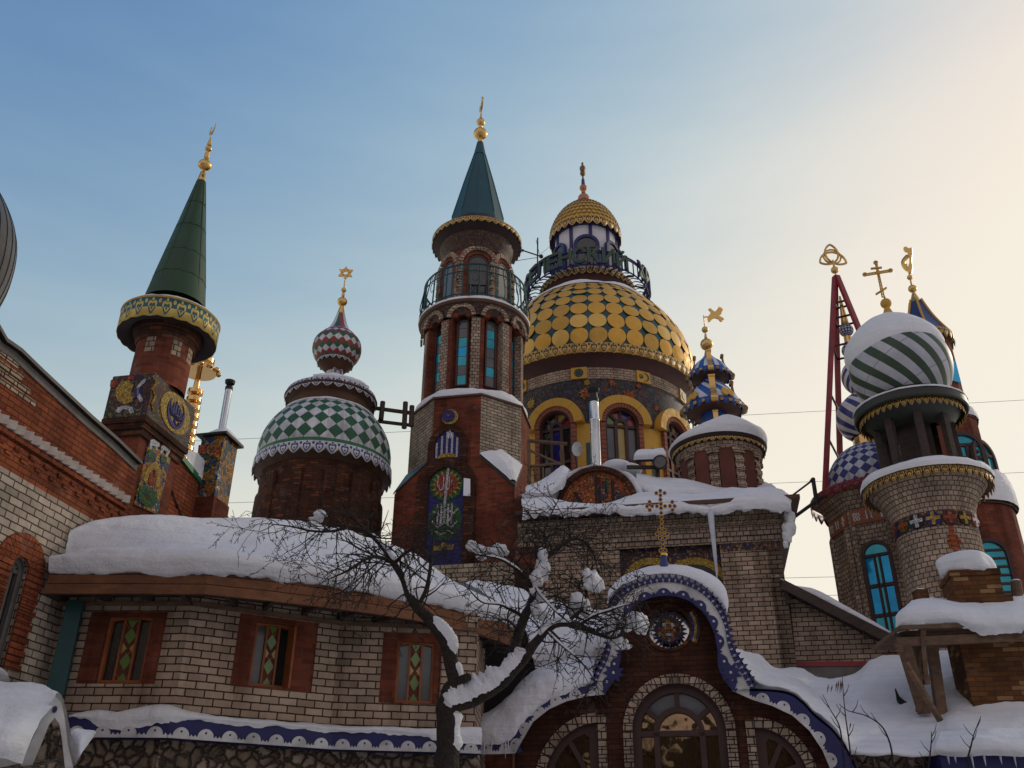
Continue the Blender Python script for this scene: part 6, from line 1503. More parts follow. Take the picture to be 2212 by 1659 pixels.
rows = [[P(u, v, y) for u, v, y in q_] for q_ in (
    [(1134, 1076, 21.1), (1150, 1076, 21.0), (1175, 1074, 21.0), (1198, 1066, 21.0), (1212, 1054, 21.1), (1218, 1046, 21.3)], [(1134, 1062, 20.9), (1150, 1062, 20.8), (1176, 1058, 20.8), (1199, 1046, 20.9), (1213, 1036, 21.0), (1222, 1034, 21.3)],
    [(1136, 1053, 21.3), (1152, 1049, 21.2), (1178, 1040, 21.3), (1201, 1026, 21.4), (1216, 1018, 21.5), (1228, 1022, 21.6)], [(1138, 1052, 22.2), (1154, 1045, 22.2), (1180, 1033, 22.2), (1203, 1018, 22.2), (1220, 1010, 22.2), (1234, 1018, 22.2)], [(1140, 1066, 23.6), (1156, 1060, 23.6), (1180, 1050, 23.6), (1203, 1036, 23.6), (1220, 1030, 23.6), (1236, 1034, 23.6)])]
loft(rows, 60, 34, .07, 1.8, 14, None, .05).build('snow', M['snow'], sn, 60)
sn = thing('snow_mound', P(1335, 1000, 22.6), 'small rounded mound of snow just right of the flue behind the dormer', 'snow')
mb = MB(); mb.ball(P(1332, 1012, 22.6), .42, 28, 0, .5); mb.ball(P(1358, 1016, 22.6), .36, 24, 0, .45); mb.build('snow', M['snow'], sn, 60)
# flue in front of the rotunda
ax = Ax(1287, 980, 21.9); t = thing('flue_pipe', ax.at(ax.z(1010)), 'tall steel flue pipe in front of the yellow arched windows', 'flue')
lathe('pipe', t, ax, ax.prof([(1030, 11), (910, 10.6), (909, 11.2), (907, 11.2), (906, 10.4), (868, 9.8)]), M['steel'], 28, real=True)
lathe('collar', t, ax, ax.prof([(869, 10.8), (862, 10.8), (861, 9)]), M['dark_steel'], 28, real=True)
lathe('cap', t, ax, ax.prof([(862, 9), (850, 8), (847, 12), (841, 13.5), (837, 4)]), M['dark_steel'], 28, real=True)
# weathered rails before the left window and the lamps
Pf = lambda u, v: P(u, v, 22.4)
t = thing('timber_railing', Pf(1180, 1040), 'weathered wooden railing on the roof before the left yellow window', 'railing')
for a, b, w_ in (((1140, 952), (1225, 959), .13), ((1140, 1008), (1216, 1000), .08), ((1142, 972), (1214, 1004), .06)):
    mb = MB(); mb.beam(Pf(*a), Pf(*b), w_, .05); mb.build('rail', M['grey_wood'], t, 0)
for a, b in (((1142, 952), (1144, 1050)), ((1213, 956), (1217, 1014)), ((1212, 974), (1221, 1040))):
    mb = MB(); mb.beam(Pf(*a), Pf(*b), .09); mb.build('post', M['grey_wood'], t, 0)
for u in (1154, 1164, 1173):
    mb = MB(); mb.beam(Pf(u, 1010), Pf(u + 1, 1040), .05); mb.build('slat', M['grey_wood'], t, 0)
t = thing('floodlight', P(1245, 970, 22.1), 'pale round floodlight disc left of the tall steel flue', 'lamp')
d_ = (V((0, 0, 2)) - P(1245, 970, 22.1)).normalized() + V((.9, 0, 0)); d_.normalize(); c = P(1246, 970, 22.1)
mb = MB(); mb.tube([c, c - d_ * .12, c - d_ * .2], [.2, .17, .06], 20); mb.build('housing', M['dark_steel'], t, 40)
pl = Pl(c + d_ * .002, d_); mb = MB(); mb.prism(disc_poly(pl, 0, 0, .19, .19), d_ * .02); mb.build('lens', M['white_paint'], t, 0)
mb = MB(); mb.beam(c - d_ * .1, P(1246, 1010, 22.1), .04); mb.build('stem', M['dark_steel'], t, 0)
t = thing('floodlight', P(1423, 1025, 21.6), 'round dark floodlight on a timber bracket beside the small turret', 'lamp')
c = P(1426, 998, 21.5); d_ = (V((-.35, -1, -.15))).normalized(); pl = Pl(c, d_)
mb = MB(); mb.tube([c, c - d_ * .1, c - d_ * .22, c - d_ * .28], [.17, .165, .11, .05], 22); mb.build('housing', M['dark_steel'], t, 40)
mb = MB(); mb.prism(disc_poly(pl, 0, 0, .155, .155), d_ * .01); mb.build('lens', M['pane_dark'], t, 0)
mb = MB(); mb.ringprism(disc_poly(pl, 0, 0, .18, .18), disc_poly(pl, 0, 0, .15, .15), d_ * .03); mb.build('rim', M['dark_steel'], t, 0)
for a, b, w_ in (((1374, 995), (1425, 992), .07), ((1354, 1009), (1440, 1010), .08), ((1420, 1002), (1421, 1040), .10)):
    mb = MB(); mb.beam(P(*a, 21.75), P(*b, 21.75), w_); mb.build('bracket', M['dark_wood'], t, 0)
sn = thing('snow_block', P(1405, 985, 21.7), 'block of snow lying on the timber bracket above the round dark floodlight', 'snow')
rows = [[P(u, v, y) for u, v, y in q_] for q_ in ([(1369, 994, 21.6), (1390, 993, 21.55), (1415, 992, 21.55), (1437, 991, 21.6)], [(1370, 982, 21.5), (1390, 980, 21.45), (1415, 978, 21.45), (1438, 978, 21.5)], [(1377, 972, 21.7), (1392, 971, 21.7), (1415, 969, 21.7), (1433, 968, 21.7)], [(1380, 974, 22), (1392, 973, 22), (1415, 972, 22), (1430, 972, 22)], [(1380, 994, 22.1), (1392, 994, 22.1), (1415, 994, 22.1), (1430, 994, 22.1)])]
loft(rows, 24, 20, .02, 3, 3).build('snow', M['snow'], sn, 60)
# ice hanging from the eaves
t = thing('icicle', PW.px(1535, 1100, ov), 'long thick column of grey ice hanging from the eaves of the pale hall', 'icicle')
pts = [(1534, 1092, 13), (1535, 1105, 12), (1537, 1130, 10), (1541, 1165, 8), (1545, 1205, 6), (1548, 1235, 4), (1549, 1253, .8)]
mb = MB(); mb.tube([PW.px(u, v, ov - .06) for u, v, _ in pts], [w_ * .0105 * .62 for _, _, w_ in pts], 12); mb.build('ice', M['ice'], t, 60)
# ================================================================ side wing with the sloping roof, right of the hall
t = thing('lean_to', PW.ab(3, -3), 'pale brick side wing under a single sloping roof with icicles', 'building'); t.location.z = 0
PS = PW.sh(-.25)
mb = MB(); mb.prism(PS.pxs([(1640, 1275), (1692, 1272), (1940, 1398), (1960, 1560), (1640, 1560)]), EN * -.3); mb.build('wall', M['white_brick'], t, 0)
mb = MB(); a, b = PS.px(1690, 1268, .4), PS.px(1940, 1396, .4); mb.prism([a, b, b + EZ * .16, a + EZ * .16], EN * -3.5); mb.build('roof', M['dark_wood'], t, 0)
mb = MB(); mb.beam(a + EZ * .06 + EN * .02, b + EZ * .06 + EN * .02, .04, .2); mb.build('barge_board', M['dark_wood'], t, 0)
for u, v, l_ in ((1698, 1284, .3), (1752, 1318, .14), (1822, 1352, .12), (1868, 1374, .16), (1895, 1384, .1), (1730, 1302, .08)):
    mb = MB(); mb.beam(PS.px(u, v - 10, .3), PS.px(u, v - 10, .3) - EZ * l_, .07); mb.build('rafter_end', M['dark_wood'], t, 0)
flat('concrete_base', t, PS, [(1718, 1436), (1880, 1434), (1890, 1490), (1720, 1490)], .05, M['concrete']); flat('red_strip', t, PS, [(1714, 1430), (1876, 1430), (1874, 1440), (1716, 1441)], .07, M['red_paint'])
mb = MB(); mb.tube([PS.px(1722, 1480, .03), PS.px(1716, 1400, .03), PS.px(1706, 1300, .03)], .012, 5); mb.build('wire', M['dark_steel'], t, 60)
sn = thing('snow_strip', PS.px(1815, 1325), 'strip of snow along the single sloping roof right of the pale hall', 'snow')
us = [0, .12, .3, .45, .6, .8, .98]; hh = [.03, .04, .18, .2, .16, .14, .05]
top = [a.lerp(b, f) + EZ * .165 for f in us]
rows = [[p + EN * .02 for p in top], [p + EN * .03 + EZ * h * .6 for p, h in zip(top, hh)], [p - EN * .15 + EZ * h for p, h in zip(top, hh)], [p - EN * 1.5 + EZ * h for p, h in zip(top, hh)], [p - EN * 3.4 + EZ * h for p, h in zip(top, hh)]]
loft(rows, 60, 20, .02, 2, 6).build('snow', M['snow'], sn, 60)
# ================================================================ entrance porch
PF_ = Pl(P(1450, 1600, 14.7), EN); PO = PF_.sh(.30)
t = thing('entrance_porch', PF_.px(1450, 1659), 'red brick entrance porch with arched glass windows and blue and white scalloped gable trim', 'porch'); t.location.z = 0; TP = t
outer = [(1281, 1472), (1287, 1447), (1303, 1415), (1313, 1380), (1312, 1345), (1311, 1322), (1319, 1297), (1337, 1277), (1364, 1262), (1399, 1250), (1434, 1245.5), (1468, 1248), (1503, 1260), (1535, 1283), (1558, 1311), (1574, 1345), (1580, 1382), (1594, 1411), (1616, 1446), (1637, 1487)]
inner = [(1308, 1499), (1318, 1484), (1330, 1466), (1340, 1432), (1342, 1405), (1342, 1380), (1345, 1352), (1358, 1325), (1380, 1304), (1405, 1293), (1434, 1288), (1462, 1290.5), (1490, 1300), (1514, 1318), (1532, 1342), (1544, 1372), (1550, 1405), (1551, 1438), (1562, 1466), (1582, 1492)]
mid1 = [lerp2(a, b, .30) for a, b in zip(outer, inner)]; mid2 = [lerp2(a, b, .86) for a, b in zip(outer, inner)]
# ledges on both sides: upper edge, lower edge
Lup = [(1290, 1473), (1232, 1486), (1186, 1507), (1153, 1541), (1126, 1562), (1108, 1584), (1098, 1602), (1000, 1604)]
Llo = [(1308, 1500), (1241, 1509.5), (1183, 1534), (1153, 1558), (1134, 1588), (1124, 1612), (1118, 1627), (987, 1630)]
Rup = [(1620, 1493), (1694, 1499), (1728, 1517), (1755, 1545), (1775, 1562), (1796, 1580), (1823, 1616), (1846, 1662)]
Rlo = [(1581, 1492), (1640, 1518), (1687, 1531), (1728, 1558), (1748, 1578), (1768, 1606), (1786, 1640), (1796, 1668)]
Lup_e = Lup; 
def pf(L, c=0): return PF_.pxs(L, c)
# brick front with openings
face = [(1100, 2300), (1112, 1625), (1134, 1588), (1153, 1558), (1183, 1534), (1241, 1509), (1308, 1498)] + inner[1:-1] + [(1582, 1490), (1640, 1518), (1687, 1531), (1736, 1556), (1776, 1592), (1806, 1650), (1830, 1720), (1830, 2300)]
cwx, cwy = PF_.co(1460, 1491); rc = abs(PF_.co(1545, 1560)[0] - PF_.co(1373, 1560)[0]) / 2
yb = PF_.co(1460, 1900)[1]; ysp = cwy - rc
win_c = arch_pts(PF_, cwx, yb, rc + .11, cwy + .11, 18)
rox, roy = PF_.co(1443.8, 1355.7); rr = 48 * depth(PF_.o) / FPX * .985
hole_r = disc_poly(PF_, rox, roy, rr, rr, 36)
def side_win(xj, xe, yj, d):   # quarter arch: vertical jamb at xj, curve falling to xe
    r_ = abs(xe - xj); return [PF_.ab(xj, yb)] + [PF_.ab(xj, yj)] + [PF_.ab(xj + d * r_ * math.sin(R(k)), yj - r_ * 1.15 + r_ * 1.15 * math.cos(R(k))) for k in range(10, 91, 10)] + [PF_.ab(xe, yb)]
xjl, yjl = PF_.co(1291, 1561); xel = PF_.co(1172, 1640)[0]; xjr, yjr = PF_.co(1630, 1572); xer = PF_.co(1745, 1650)[0]
wl_, wr_ = side_win(xjl, xel, yjl, -1), side_win(xjr, xer, yjr, 1)
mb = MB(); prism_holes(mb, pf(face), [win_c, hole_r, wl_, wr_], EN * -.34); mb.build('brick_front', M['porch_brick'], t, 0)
mb = MB(); voussoirs(mb, PF_, cwx, ysp, rc + .10, rc + .24, 27, .05, 0, 180, 0, .14)
for s_ in (-1, 1):
    for i in range(16):
        z_ = ysp - (i + 1) * .125; mb.prism([PF_.ab(cwx + s_ * (rc + .10), z_), PF_.ab(cwx + s_ * (rc + .24), z_), PF_.ab(cwx + s_ * (rc + .24), z_ + .11), PF_.ab(cwx + s_ * (rc + .10), z_ + .11)], EN * .05)
mb.build('arch_bricks', M['white_header'], t, 0)
for xj, yj, xe, d in ((xjl, yjl, xel, -1), (xjr, yjr, xer, 1)):
    mb = MB(); r_ = abs(xe - xj)
    for i in range(9):
        A = R(90 * (i + .06) / 9); B = R(90 * (i + .94) / 9); f = lambda a, q: PF_.ab(xj + d * (r_ + q) * math.sin(a), yj - r_ * 1.15 + (r_ * 1.15 + q) * math.cos(a))
        mb.prism([f(A, .0), f(A, .14), f(B, .14), f(B, 0)], EN * .05)
    for i in range(16):
        z_ = yj + .12 - (i + 1) * .125; mb.prism([PF_.ab(xj - d * .005, z_), PF_.ab(xj - d * .13, z_), PF_.ab(xj - d * .13, z_ + .11), PF_.ab(xj - d * .005, z_ + .11)], EN * .05)
    mb.build('arch_bricks', M['white_header'], t, 0)
# glazing
pw = PF_.sh(-.2)
mb = MB(); mb.ringprism(arch_pts(pw, cwx, yb, rc + .12, cwy + .12, 20), arch_pts(pw, cwx, yb, rc - .02, cwy - .02, 20), EN * .12)
r2 = abs(PF_.co(1507, 1560)[0] - PF_.co(1408, 1560)[0]) / 2; yt = PF_.co(1460, 1582)[1]
for s_ in (-1, 1): mb.beam(pw.ab(cwx + s_ * r2, yb, .05), pw.ab(cwx + s_ * r2, yt + .02, .05), .085, .1, EN)
mb.beam(pw.ab(cwx - rc, yt, .05), pw.ab(cwx + rc, yt, .05), .08, .1, EN)
mb.ringprism([pw.ab(cwx + (r2 + .045) * math.cos(R(k)), yt + (r2 + .045) * math.sin(R(k)), .0) for k in range(0, 181, 12)], [pw.ab(cwx + (r2 - .04) * math.cos(R(k)), yt + (r2 - .04) * math.sin(R(k)), .0) for k in range(0, 181, 12)], EN * .1, closed=False)
for k in (35, 90, 145): mb.beam(pw.ab(cwx + r2 * math.cos(R(k)), yt + r2 * math.sin(R(k)), .05), pw.ab(cwx + rc * 1.0 * math.cos(R(k)), ysp + rc * 1.0 * math.sin(R(k)), .05), .075, .09, EN)
wf = mb.build('window', M['window_frame'], t, 0)
for x0, x1, y0, y1 in ((-rc, -r2, yb, yt), (-r2, r2, yb, yt), (r2, rc, yb, yt)):
    mb = MB(); mb.prism([pw.ab(cwx + x0, y0, .02), pw.ab(cwx + x1, y0, .02), pw.ab(cwx + x1, y1, .02), pw.ab(cwx + x0, y1, .02)], EN * .01); mb.build('pane', M['pane_mirror'], wf, 0)
mb = MB(); mb.prism([pw.ab(cwx + r2 * math.cos(R(k)), yt + r2 * math.sin(R(k)), .02) for k in range(0, 181, 12)], EN * .01); mb.build('pane', M['pane_mirror'], wf, 0)
for k0, k1, mt in ((0, 35, 'pane_yellow'), (35, 90, 'pane_grey'), (90, 145, 'pane_grey'), (145, 180, 'pane_yellow')):
    q = [pw.ab(cwx + r2 * math.cos(R(k0 + (k1 - k0) * i / 5)), yt + r2 * math.sin(R(k0 + (k1 - k0) * i / 5)), .018) for i in range(6)] + [pw.ab(cwx + rc * math.cos(R(k1 - (k1 - k0) * i / 5)), max(yt, ysp + rc * math.sin(R(k1 - (k1 - k0) * i / 5))), .018) for i in range(6)]
    mb = MB(); mb.prism(q, EN * .01); mb.build('fan_pane', M['pane_mirror'] if mt == 'pane_yellow' else M[mt], wf, 0)
for (xj, yj, xe, d), hole in zip(((xjl, yjl, xel, -1), (xjr, yjr, xer, 1)), (wl_, wr_)):
    mb = MB(); r_ = abs(xe - xj); hole2 = [p - EN * .14 for p in hole]; c_ = sum((p for p in hole2), V((0, 0, 0))) / len(hole2)
    inn_ = [p.lerp(V((c_.x, c_.y, p.z)), .0) for p in hole2]
    sh = [PF_.ab(xj + d * .14, yb, -.14), PF_.ab(xj + d * .14, yj - .2, -.14)] + [PF_.ab(xj + d * (.1 + (r_ - .2) * math.sin(R(k))), yj - r_ * 1.15 + (r_ * 1.15 - .14) * math.cos(R(k)), -.14) for k in range(10, 91, 10)] + [PF_.ab(xe - d * .12, yb, -.14)]
    mb.ringprism(hole2, sh, EN * .08, closed=False)
    for k in (35, 68): mb.beam(PF_.ab(xj + d * .1, yj - r_ * 1.0, -.1), PF_.ab(xj + d * r_ * math.sin(R(k)), yj - r_ * 1.15 + r_ * 1.15 * math.cos(R(k)), -.1), .07, .07, EN)
    wf = mb.build('window', M['window_frame'], t, 0)
    mb = MB(); mb.prism([p - EN * .16 for p in hole], EN * .01); mb.build('pane', M['pane_mirror'] if d < 0 else M['pane_mirror'], wf, 0)
M['mirror'] = glassy('clouded_mirror', (.85, .80, .76), .12, .75, .5, .5)
# round opening with the mosaic sun
mb = MB(); mb.ringprism(disc_poly(PF_, rox, roy, rr * 1.16, rr * 1.16, 40), disc_poly(PF_, rox, roy, rr, rr, 40), EN * .03); mb.build('round_surround', M['dark_brick'], t, 0)
pr = PF_.sh(-.12); rs = rr * .66
mb = MB(); pts = []
for k in range(48):
    a = 2 * math.pi * k / 48; q = (1.33 if k % 4 == 0 else 1.08 if k % 2 == 0 else .98) if k % 12 == 0 or k % 2 == 0 else .97
    pts.append(pr.ab(rox + rs * q * math.cos(a), roy + rs * q * math.sin(a)))
mb.prism(pts, EN * -.05); sd_ = mb.build('spiked_sun', M['blue_paint'], t, 0)
mb = MB(); mb.prism(disc_poly(pr, rox, roy, rs * .92, rs * .92, 30), EN * .02); mb.build('sun_face', M['mos_mix'], sd_, 0)
for x, y, s_, mt in ((-.3, .3, .16, 'mos_white'), (.3, .3, .16, 'mos_white'), (0, .05, .2, 'mos_orange'), (-.35, -.15, .16, 'mos_orange'), (.35, -.15, .16, 'mos_orange'), (0, .5, .2, 'mos_gold'), (-.25, .05, .09, 'mos_gold'), (.25, .05, .09, 'mos_gold')):
    mb = MB(); mb.prism(disc_poly(pr, rox + x * rs, roy + y * rs, s_ * rs, s_ * rs, 10, .02), EN * .02); mb.build('face_detail', M[mt], sd_, 0)
mb = MB(); mb.prism([pr.ab(rox + rs * a, roy - rs * .42 + rs * b, .02) for a, b in ((-.34, .06), (-.15, .12), (0, .08), (.15, .12), (.34, .06), (.15, -.08), (-.15, -.08))], EN * .02); mb.build('face_detail', M['mos_white'], sd_, 0)
for k in (0, 90, 180, 270):
    mb = MB(); mb.beam(pr.ab(rox + rs * .9 * math.cos(R(k + 45)), roy + rs * .9 * math.sin(R(k + 45)), -.03), pr.ab(rox + rr * 1.02 * math.cos(R(k + 45)), roy + rr * 1.02 * math.sin(R(k + 45)), -.03), .02); mb.build('support', M['dark_steel'], sd_, 0)
mb = MB(); mb.prism(disc_poly(PF_, rox, roy, rr * 1.1, rr * 1.1, 32, -.30), EN * -.03); mb.build('mirror_disc', M['mirror'], t, 0)
pb_ = PF_.sh(.012); cxb, cyb = PF_.co(1489, 1352)
for q0, q1, mt in ((1.5, 1.36, 'mos_mix'), (1.36, 1.24, 'mos_gold'), (1.24, 1.12, 'mos_blue')):
    mb = MB(); mb.ringprism([PF_.ab(rox + rr * q0 * math.cos(R(k)), roy + rr * q0 * math.sin(R(k)), .001) for k in range(-34, 35, 6)], [PF_.ab(rox + rr * q1 * math.cos(R(k)), roy + rr * q1 * math.sin(R(k)), .001) for k in range(-34, 35, 6)], EN * .035, closed=False); mb.build('rainbow_band', M[mt], t, 0)
# gable trim: three painted bands and cut-out edges
def cm(L, n=90): return [(p.x, p.y) for p in catmull([V((a, b, 0)) for a, b in L], n)]
O_, M1, M2, I_ = cm([lerp2(a, b, .13) for a, b in zip(outer, inner)]), cm(mid1), cm(mid2), cm(inner)
for nm, A, B, mt, c in (('blue_band', O_, M1, 'blue_paint', .30), ('white_board', M1, M2, 'white_paint', .28), ('blue_band', M2, I_, 'blue_paint', .29)):
    mb = MB(); mb.ringprism(PF_.pxs(A, c), PF_.pxs(B, c), EN * .035, closed=False); mb.build(nm, M[mt], t, 0)
mb = MB(); Pa = PF_.pxs(O_, .0); mb.grid([[p + EN * .31 for p in Pa], [p - EN * .3 for p in Pa]]); Pb_ = PF_.pxs(I_, .0); mb.grid([[p + EN * .29 for p in Pb_], [p - EN * .02 for p in Pb_]]); mb.build('gable_soffit', M['soffit'], t, 30)
th_ = MB(); crs = []; pth = resample(PF_.pxs(O_, .31), .098)
for i in range(len(pth) - 1):
    a, b = pth[i], pth[i + 1]; x = (b - a).normalized(); y = EN.cross(x) * -1; y = y if y.dot(a - PF_.px(1446, 1420)) > 0 else -y; L_ = (b - a).length; f = lambda s_, q: a + x * (s_ * L_) + y * q
    th_.prism([f(.02, -.02), f(.98, -.02), f(.9, .02), f(.7, .024), f(.72, .045), f(.5, .09), f(.28, .045), f(.3, .024), f(.1, .02)], EN * .03)
    c = f(.5, -.03) + EN * .034; cr_ = MB(); crs.append(cr_); cr_.beam(c - y * .036, c + y * .036, .009, .006, EN); cr_.beam(c - x * .02 + y * .01, c + x * .02 + y * .01, .009, .006, EN)
th_ = th_.build('blue_crest', M['blue_paint'], t, 0)
for q in crs: q.build('white_cross', M['white_paint'], th_, 0)
sc_, sd2 = MB(), MB(); pth = resample(PF_.pxs(M2, .30), .31)
for i in range(len(pth) - 1):
    a, b = pth[i], pth[i + 1]; x = (b - a).normalized(); y = EN.cross(x); y = y if y.dot(a - PF_.px(1446, 1420)) > 0 else -y; L_ = (b - a).length; f = lambda s_, q: a + x * (s_ * L_) + y * q
    rr2 = .105 / L_; sc_.prism([f(.5 - rr2, -.03), f(.5 + rr2, -.03)] + [f(.5 + rr2 * math.cos(R(k)), .095 * math.sin(R(k))) for k in range(0, 181, 15)], EN * .03)
    for q in (.02, .15, .85, .98): sc_.prism([f(q - .09, -.02), f(q + .09, -.02), f(q, .04)], EN * .028)
    c = f(.5, .035) + EN * .03; sd2.prism([c + x * .02 * math.cos(R(k)) + y * .02 * math.sin(R(k)) for k in range(0, 360, 45)], EN * .006)
sc_.build('blue_scallops', M['blue_paint'], t, 0); sd2.build('white_dots', M['white_paint'], t, 0)
for L in ([(1582, 1492), (1570, 1466), (1592, 1478), (1590, 1458), (1604, 1466), (1604, 1448), (1582, 1440), (1596, 1474), (1592, 1484)],):
    pass
for c_, s_ in ((PF_.co(1578, 1462), 1), (PF_.co(1330, 1462), -1)):
    mb = MB(); mb.prism([PF_.ab(c_[0] + (.17 if k % 2 else .10) * math.cos(R(k * 20)), c_[1] + (.17 if k % 2 else .10) * math.sin(R(k * 20)), .31) for k in range(18)], EN * .03); mb.build('blue_rosette', M['blue_paint'], t, 0)
    mb = MB(); mb.prism(disc_poly(PF_, c_[0], c_[1], .022, .022, 10, .341), EN * .005); mb.build('white_dot', M['white_paint'], t, 0)
for up, lo in ((Lup, Llo), (Rup, Rlo)):
    U_, D_ = cm(up, 60), cm(lo, 60)
    mb = MB(); mb.ringprism(PF_.pxs(U_, .22), PF_.pxs(D_, .22), EN * .03, closed=False); Pa = PF_.pxs(U_, 0); mb.grid([[p + EN * .24 for p in Pa], [p - EN * .3 for p in Pa]]); Pb_ = PF_.pxs(D_, 0); mb.grid([[p + EN * .22 for p in Pb_], [p - EN * .05 for p in Pb_]]); mb.build('blue_ledge', M['blue_paint'], t, 30)
    pth = PF_.pxs(D_, .252); pth = pth if up is Rup else pth[::-1]
    scallops('white_scallops', t, pth, EN, .31, .10, .04, M['white_paint'], M['blue_paint'])
# porch body behind the front
mb = MB(); Pa = PF_.pxs(O_, 0); mb.grid([[p - EN * .3 for p in Pa[8:82]], [p - EN * .9 for p in Pa[8:82]]]); mb.build('gable_back', M['soffit_brown'], t, 30)
# snow on the gable
sn = thing('snow_hood', PF_.px(1446, 1235), 'rounded cap of snow on top of the blue toothed porch gable', 'snow')
so_ = [(1313, 1312), (1313, 1290), (1318, 1274), (1345, 1248), (1390, 1229), (1434, 1222), (1492, 1228), (1535, 1245), (1563, 1268), (1572, 1290), (1572, 1312)]
si_ = [(1311, 1330), (1315, 1306), (1324, 1290), (1350, 1270), (1392, 1254), (1434, 1249), (1490, 1257), (1528, 1279), (1550, 1300), (1562, 1320), (1568, 1334)]
rows = [PF_.pxs(si_, .26), PF_.pxs([lerp2(a, b, .4) for a, b in zip(si_, so_)], .29), PF_.pxs([lerp2(a, b, .85) for a, b in zip(si_, so_)], .22), PF_.pxs(so_, .05), PF_.pxs([(u, v - 2) for u, v in so_], -.3), PF_.pxs([lerp2(a, b, .2) for a, b in zip(si_, so_)], -.75)]
loft(rows, 80, 24, .018, 2.5, 11).build('snow', M['snow'], sn, 60)
# cross of blue glass beads
t2 = thing('bead_cross', PF_.px(1434, 1223, .1), 'tall openwork cross of blue glass beads in gold rings on the porch gable', 'cross')
pc = PF_.sh(.10)
mb = MB(); mb.tube([pc.px(1434.5, 1226), pc.px(1434, 1200)], [.072, .045], 12); mb.build('blue_post', M['blue_metal'], t2, 30)
mb = MB(); mb.tube([pc.px(1434, 1201), pc.px(1434, 1196)], [.06, .06], 12); mb.build('post_collar', M['gold'], t2, 30)
beads = [(692, 233), (648, 258), (738, 257), (693, 283), (693, 329), (698, 377), (700, 422), (655, 400), (744, 400), (603, 400), (548, 403), (575, 355), (577, 443), (797, 398), (847, 400), (822, 355), (825, 443), (702, 475), (704, 521), (706, 569), (708, 618), (684, 660), (738, 660), (659, 704), (768, 704), (713, 704), (690, 748), (742, 748), (717, 792), (719, 840), (697, 882), (746, 882)]
rb = 4.55 * depth(pc.o) / FPX
for i, (bx, by) in enumerate(beads):
    c = pc.px(1289.2 + bx / 5.04, 1014.9 + by / 5.04)
    mb = MB(); mb.ringprism([c + pc.x * rb * 1.08 * math.cos(R(k)) + pc.y * rb * 1.08 * math.sin(R(k)) for k in range(0, 360, 24)], [c + pc.x * rb * .74 * math.cos(R(k)) + pc.y * rb * .74 * math.sin(R(k)) for k in range(0, 360, 24)], EN * .03); rg = mb.build('ring', M['gold_paint'], t2, 0)
    mb = MB(); mb.ball(c + EN * .012, rb * .78, 10, 0, 1); mb.build('bead', M['pane_green'] if i == 25 else M['pane_navy'], rg, 60)
# snow sweeping down on the porch shoulders
sn = thing('snow_drift', PF_.px(1180, 1480), 'long curved drift of snow on the left shoulder of the entrance porch', 'snow')
rows = [PF_.pxs([(1284, 1478), (1232, 1490), (1186, 1511), (1153, 1545), (1128, 1566), (1100, 1602), (1040, 1606), (985, 1606)], .25),
        PF_.pxs([(1284, 1468), (1232, 1478), (1184, 1497), (1150, 1526), (1122, 1548), (1092, 1572), (1040, 1580), (985, 1582)], .30),
        PF_.pxs([(1284, 1452), (1232, 1454), (1178, 1472), (1142, 1500), (1112, 1528), (1084, 1548), (1040, 1562), (985, 1568)], .20),
        PF_.pxs([(1284, 1436), (1224, 1434), (1165, 1452), (1130, 1486), (1098, 1512), (1075, 1534), (1035, 1552), (985, 1560)], -.05),
        PF_.pxs([(1284, 1424), (1224, 1428), (1158, 1450), (1120, 1486), (1090, 1514), (1060, 1536), (1026, 1552), (985, 1562)], -.5),
        PF_.pxs([(1284, 1424), (1224, 1430), (1158, 1470), (1120, 1510), (1090, 1540), (1060, 1560), (1026, 1580), (985, 1590)], -.8)]
loft(rows, 130, 40, .045, 2, 4, None, .05).build('snow', M['snow'], sn, 60)
for i, (u, v, l_) in enumerate(((1100, 1604, .12), (1092, 1606, .2), (1085, 1606, .1), (1203 - 100, 1600, .08), (1020, 1608, .14), (1046, 1608, .16), (1010, 1608, .1), (1062, 1608, .08), (940, 1632, .12), (928, 1632, .08), (914, 1632, .1), (902, 1632, .06))):
    pass
tg_ = thing('icicle', PF_.px(1070, 1605, .27), 'row of thin icicles under the left end of the porch ledge snow', 'icicle')
for u, v, l_ in ((1098, 1603, .14), (1092, 1606, .22), (1084, 1606, .12), (1020, 1608, .14), (1046, 1608, .18), (1010, 1608, .1), (1062, 1608, .1), (1036, 1608, .07)):
    mb = MB(); c = PF_.px(u, v, .27); mb.tube([c + EZ * .03, c - EZ * l_ * .5, c - EZ * l_], [.014, .009, .001], 6); mb.build('ice', M['ice'], tg_, 60)
# snow that slid down between the hall and the porch
sn = thing('snow_slope', P(1200, 1400, 16), 'steep face of snow filling the gap between curved building and entrance porch', 'snow')
rows = [[P(u, v, y) for u, v, y in r_] for r_ in (
    [(1160, 1452, 15.6), (1200, 1446, 15.6), (1250, 1436, 15.7), (1300, 1430, 15.8), (1345, 1420, 16)],
    [(1150, 1420, 15.5), (1200, 1410, 15.5), (1250, 1400, 15.6), (1300, 1392, 15.8), (1345, 1385, 16)],
    [(1138, 1375, 15.6), (1185, 1368, 15.7), (1240, 1362, 15.9), (1295, 1352, 16.1), (1345, 1345, 16.3)],
    [(1118, 1330, 16.2), (1170, 1325, 16.4), (1230, 1326, 16.6), (1290, 1328, 16.8), (1345, 1330, 17)],
    [(1060, 1296, 16.6), (1130, 1290, 17), (1200, 1302, 17.4), (1260, 1318, 17.8), (1345, 1330, 18)],
    [(1000, 1262, 17), (1060, 1262, 17.6), (1130, 1278, 18.2), (1220, 1306, 18.6), (1345, 1335, 18.8)],
    [(1000, 1300, 18), (1060, 1300, 18.4), (1130, 1320, 18.8), (1220, 1340, 19), (1345, 1360, 19)])]
loft(rows, 80, 60, .09, 1.6, 16).build('snow', M['snow'], sn, 60)
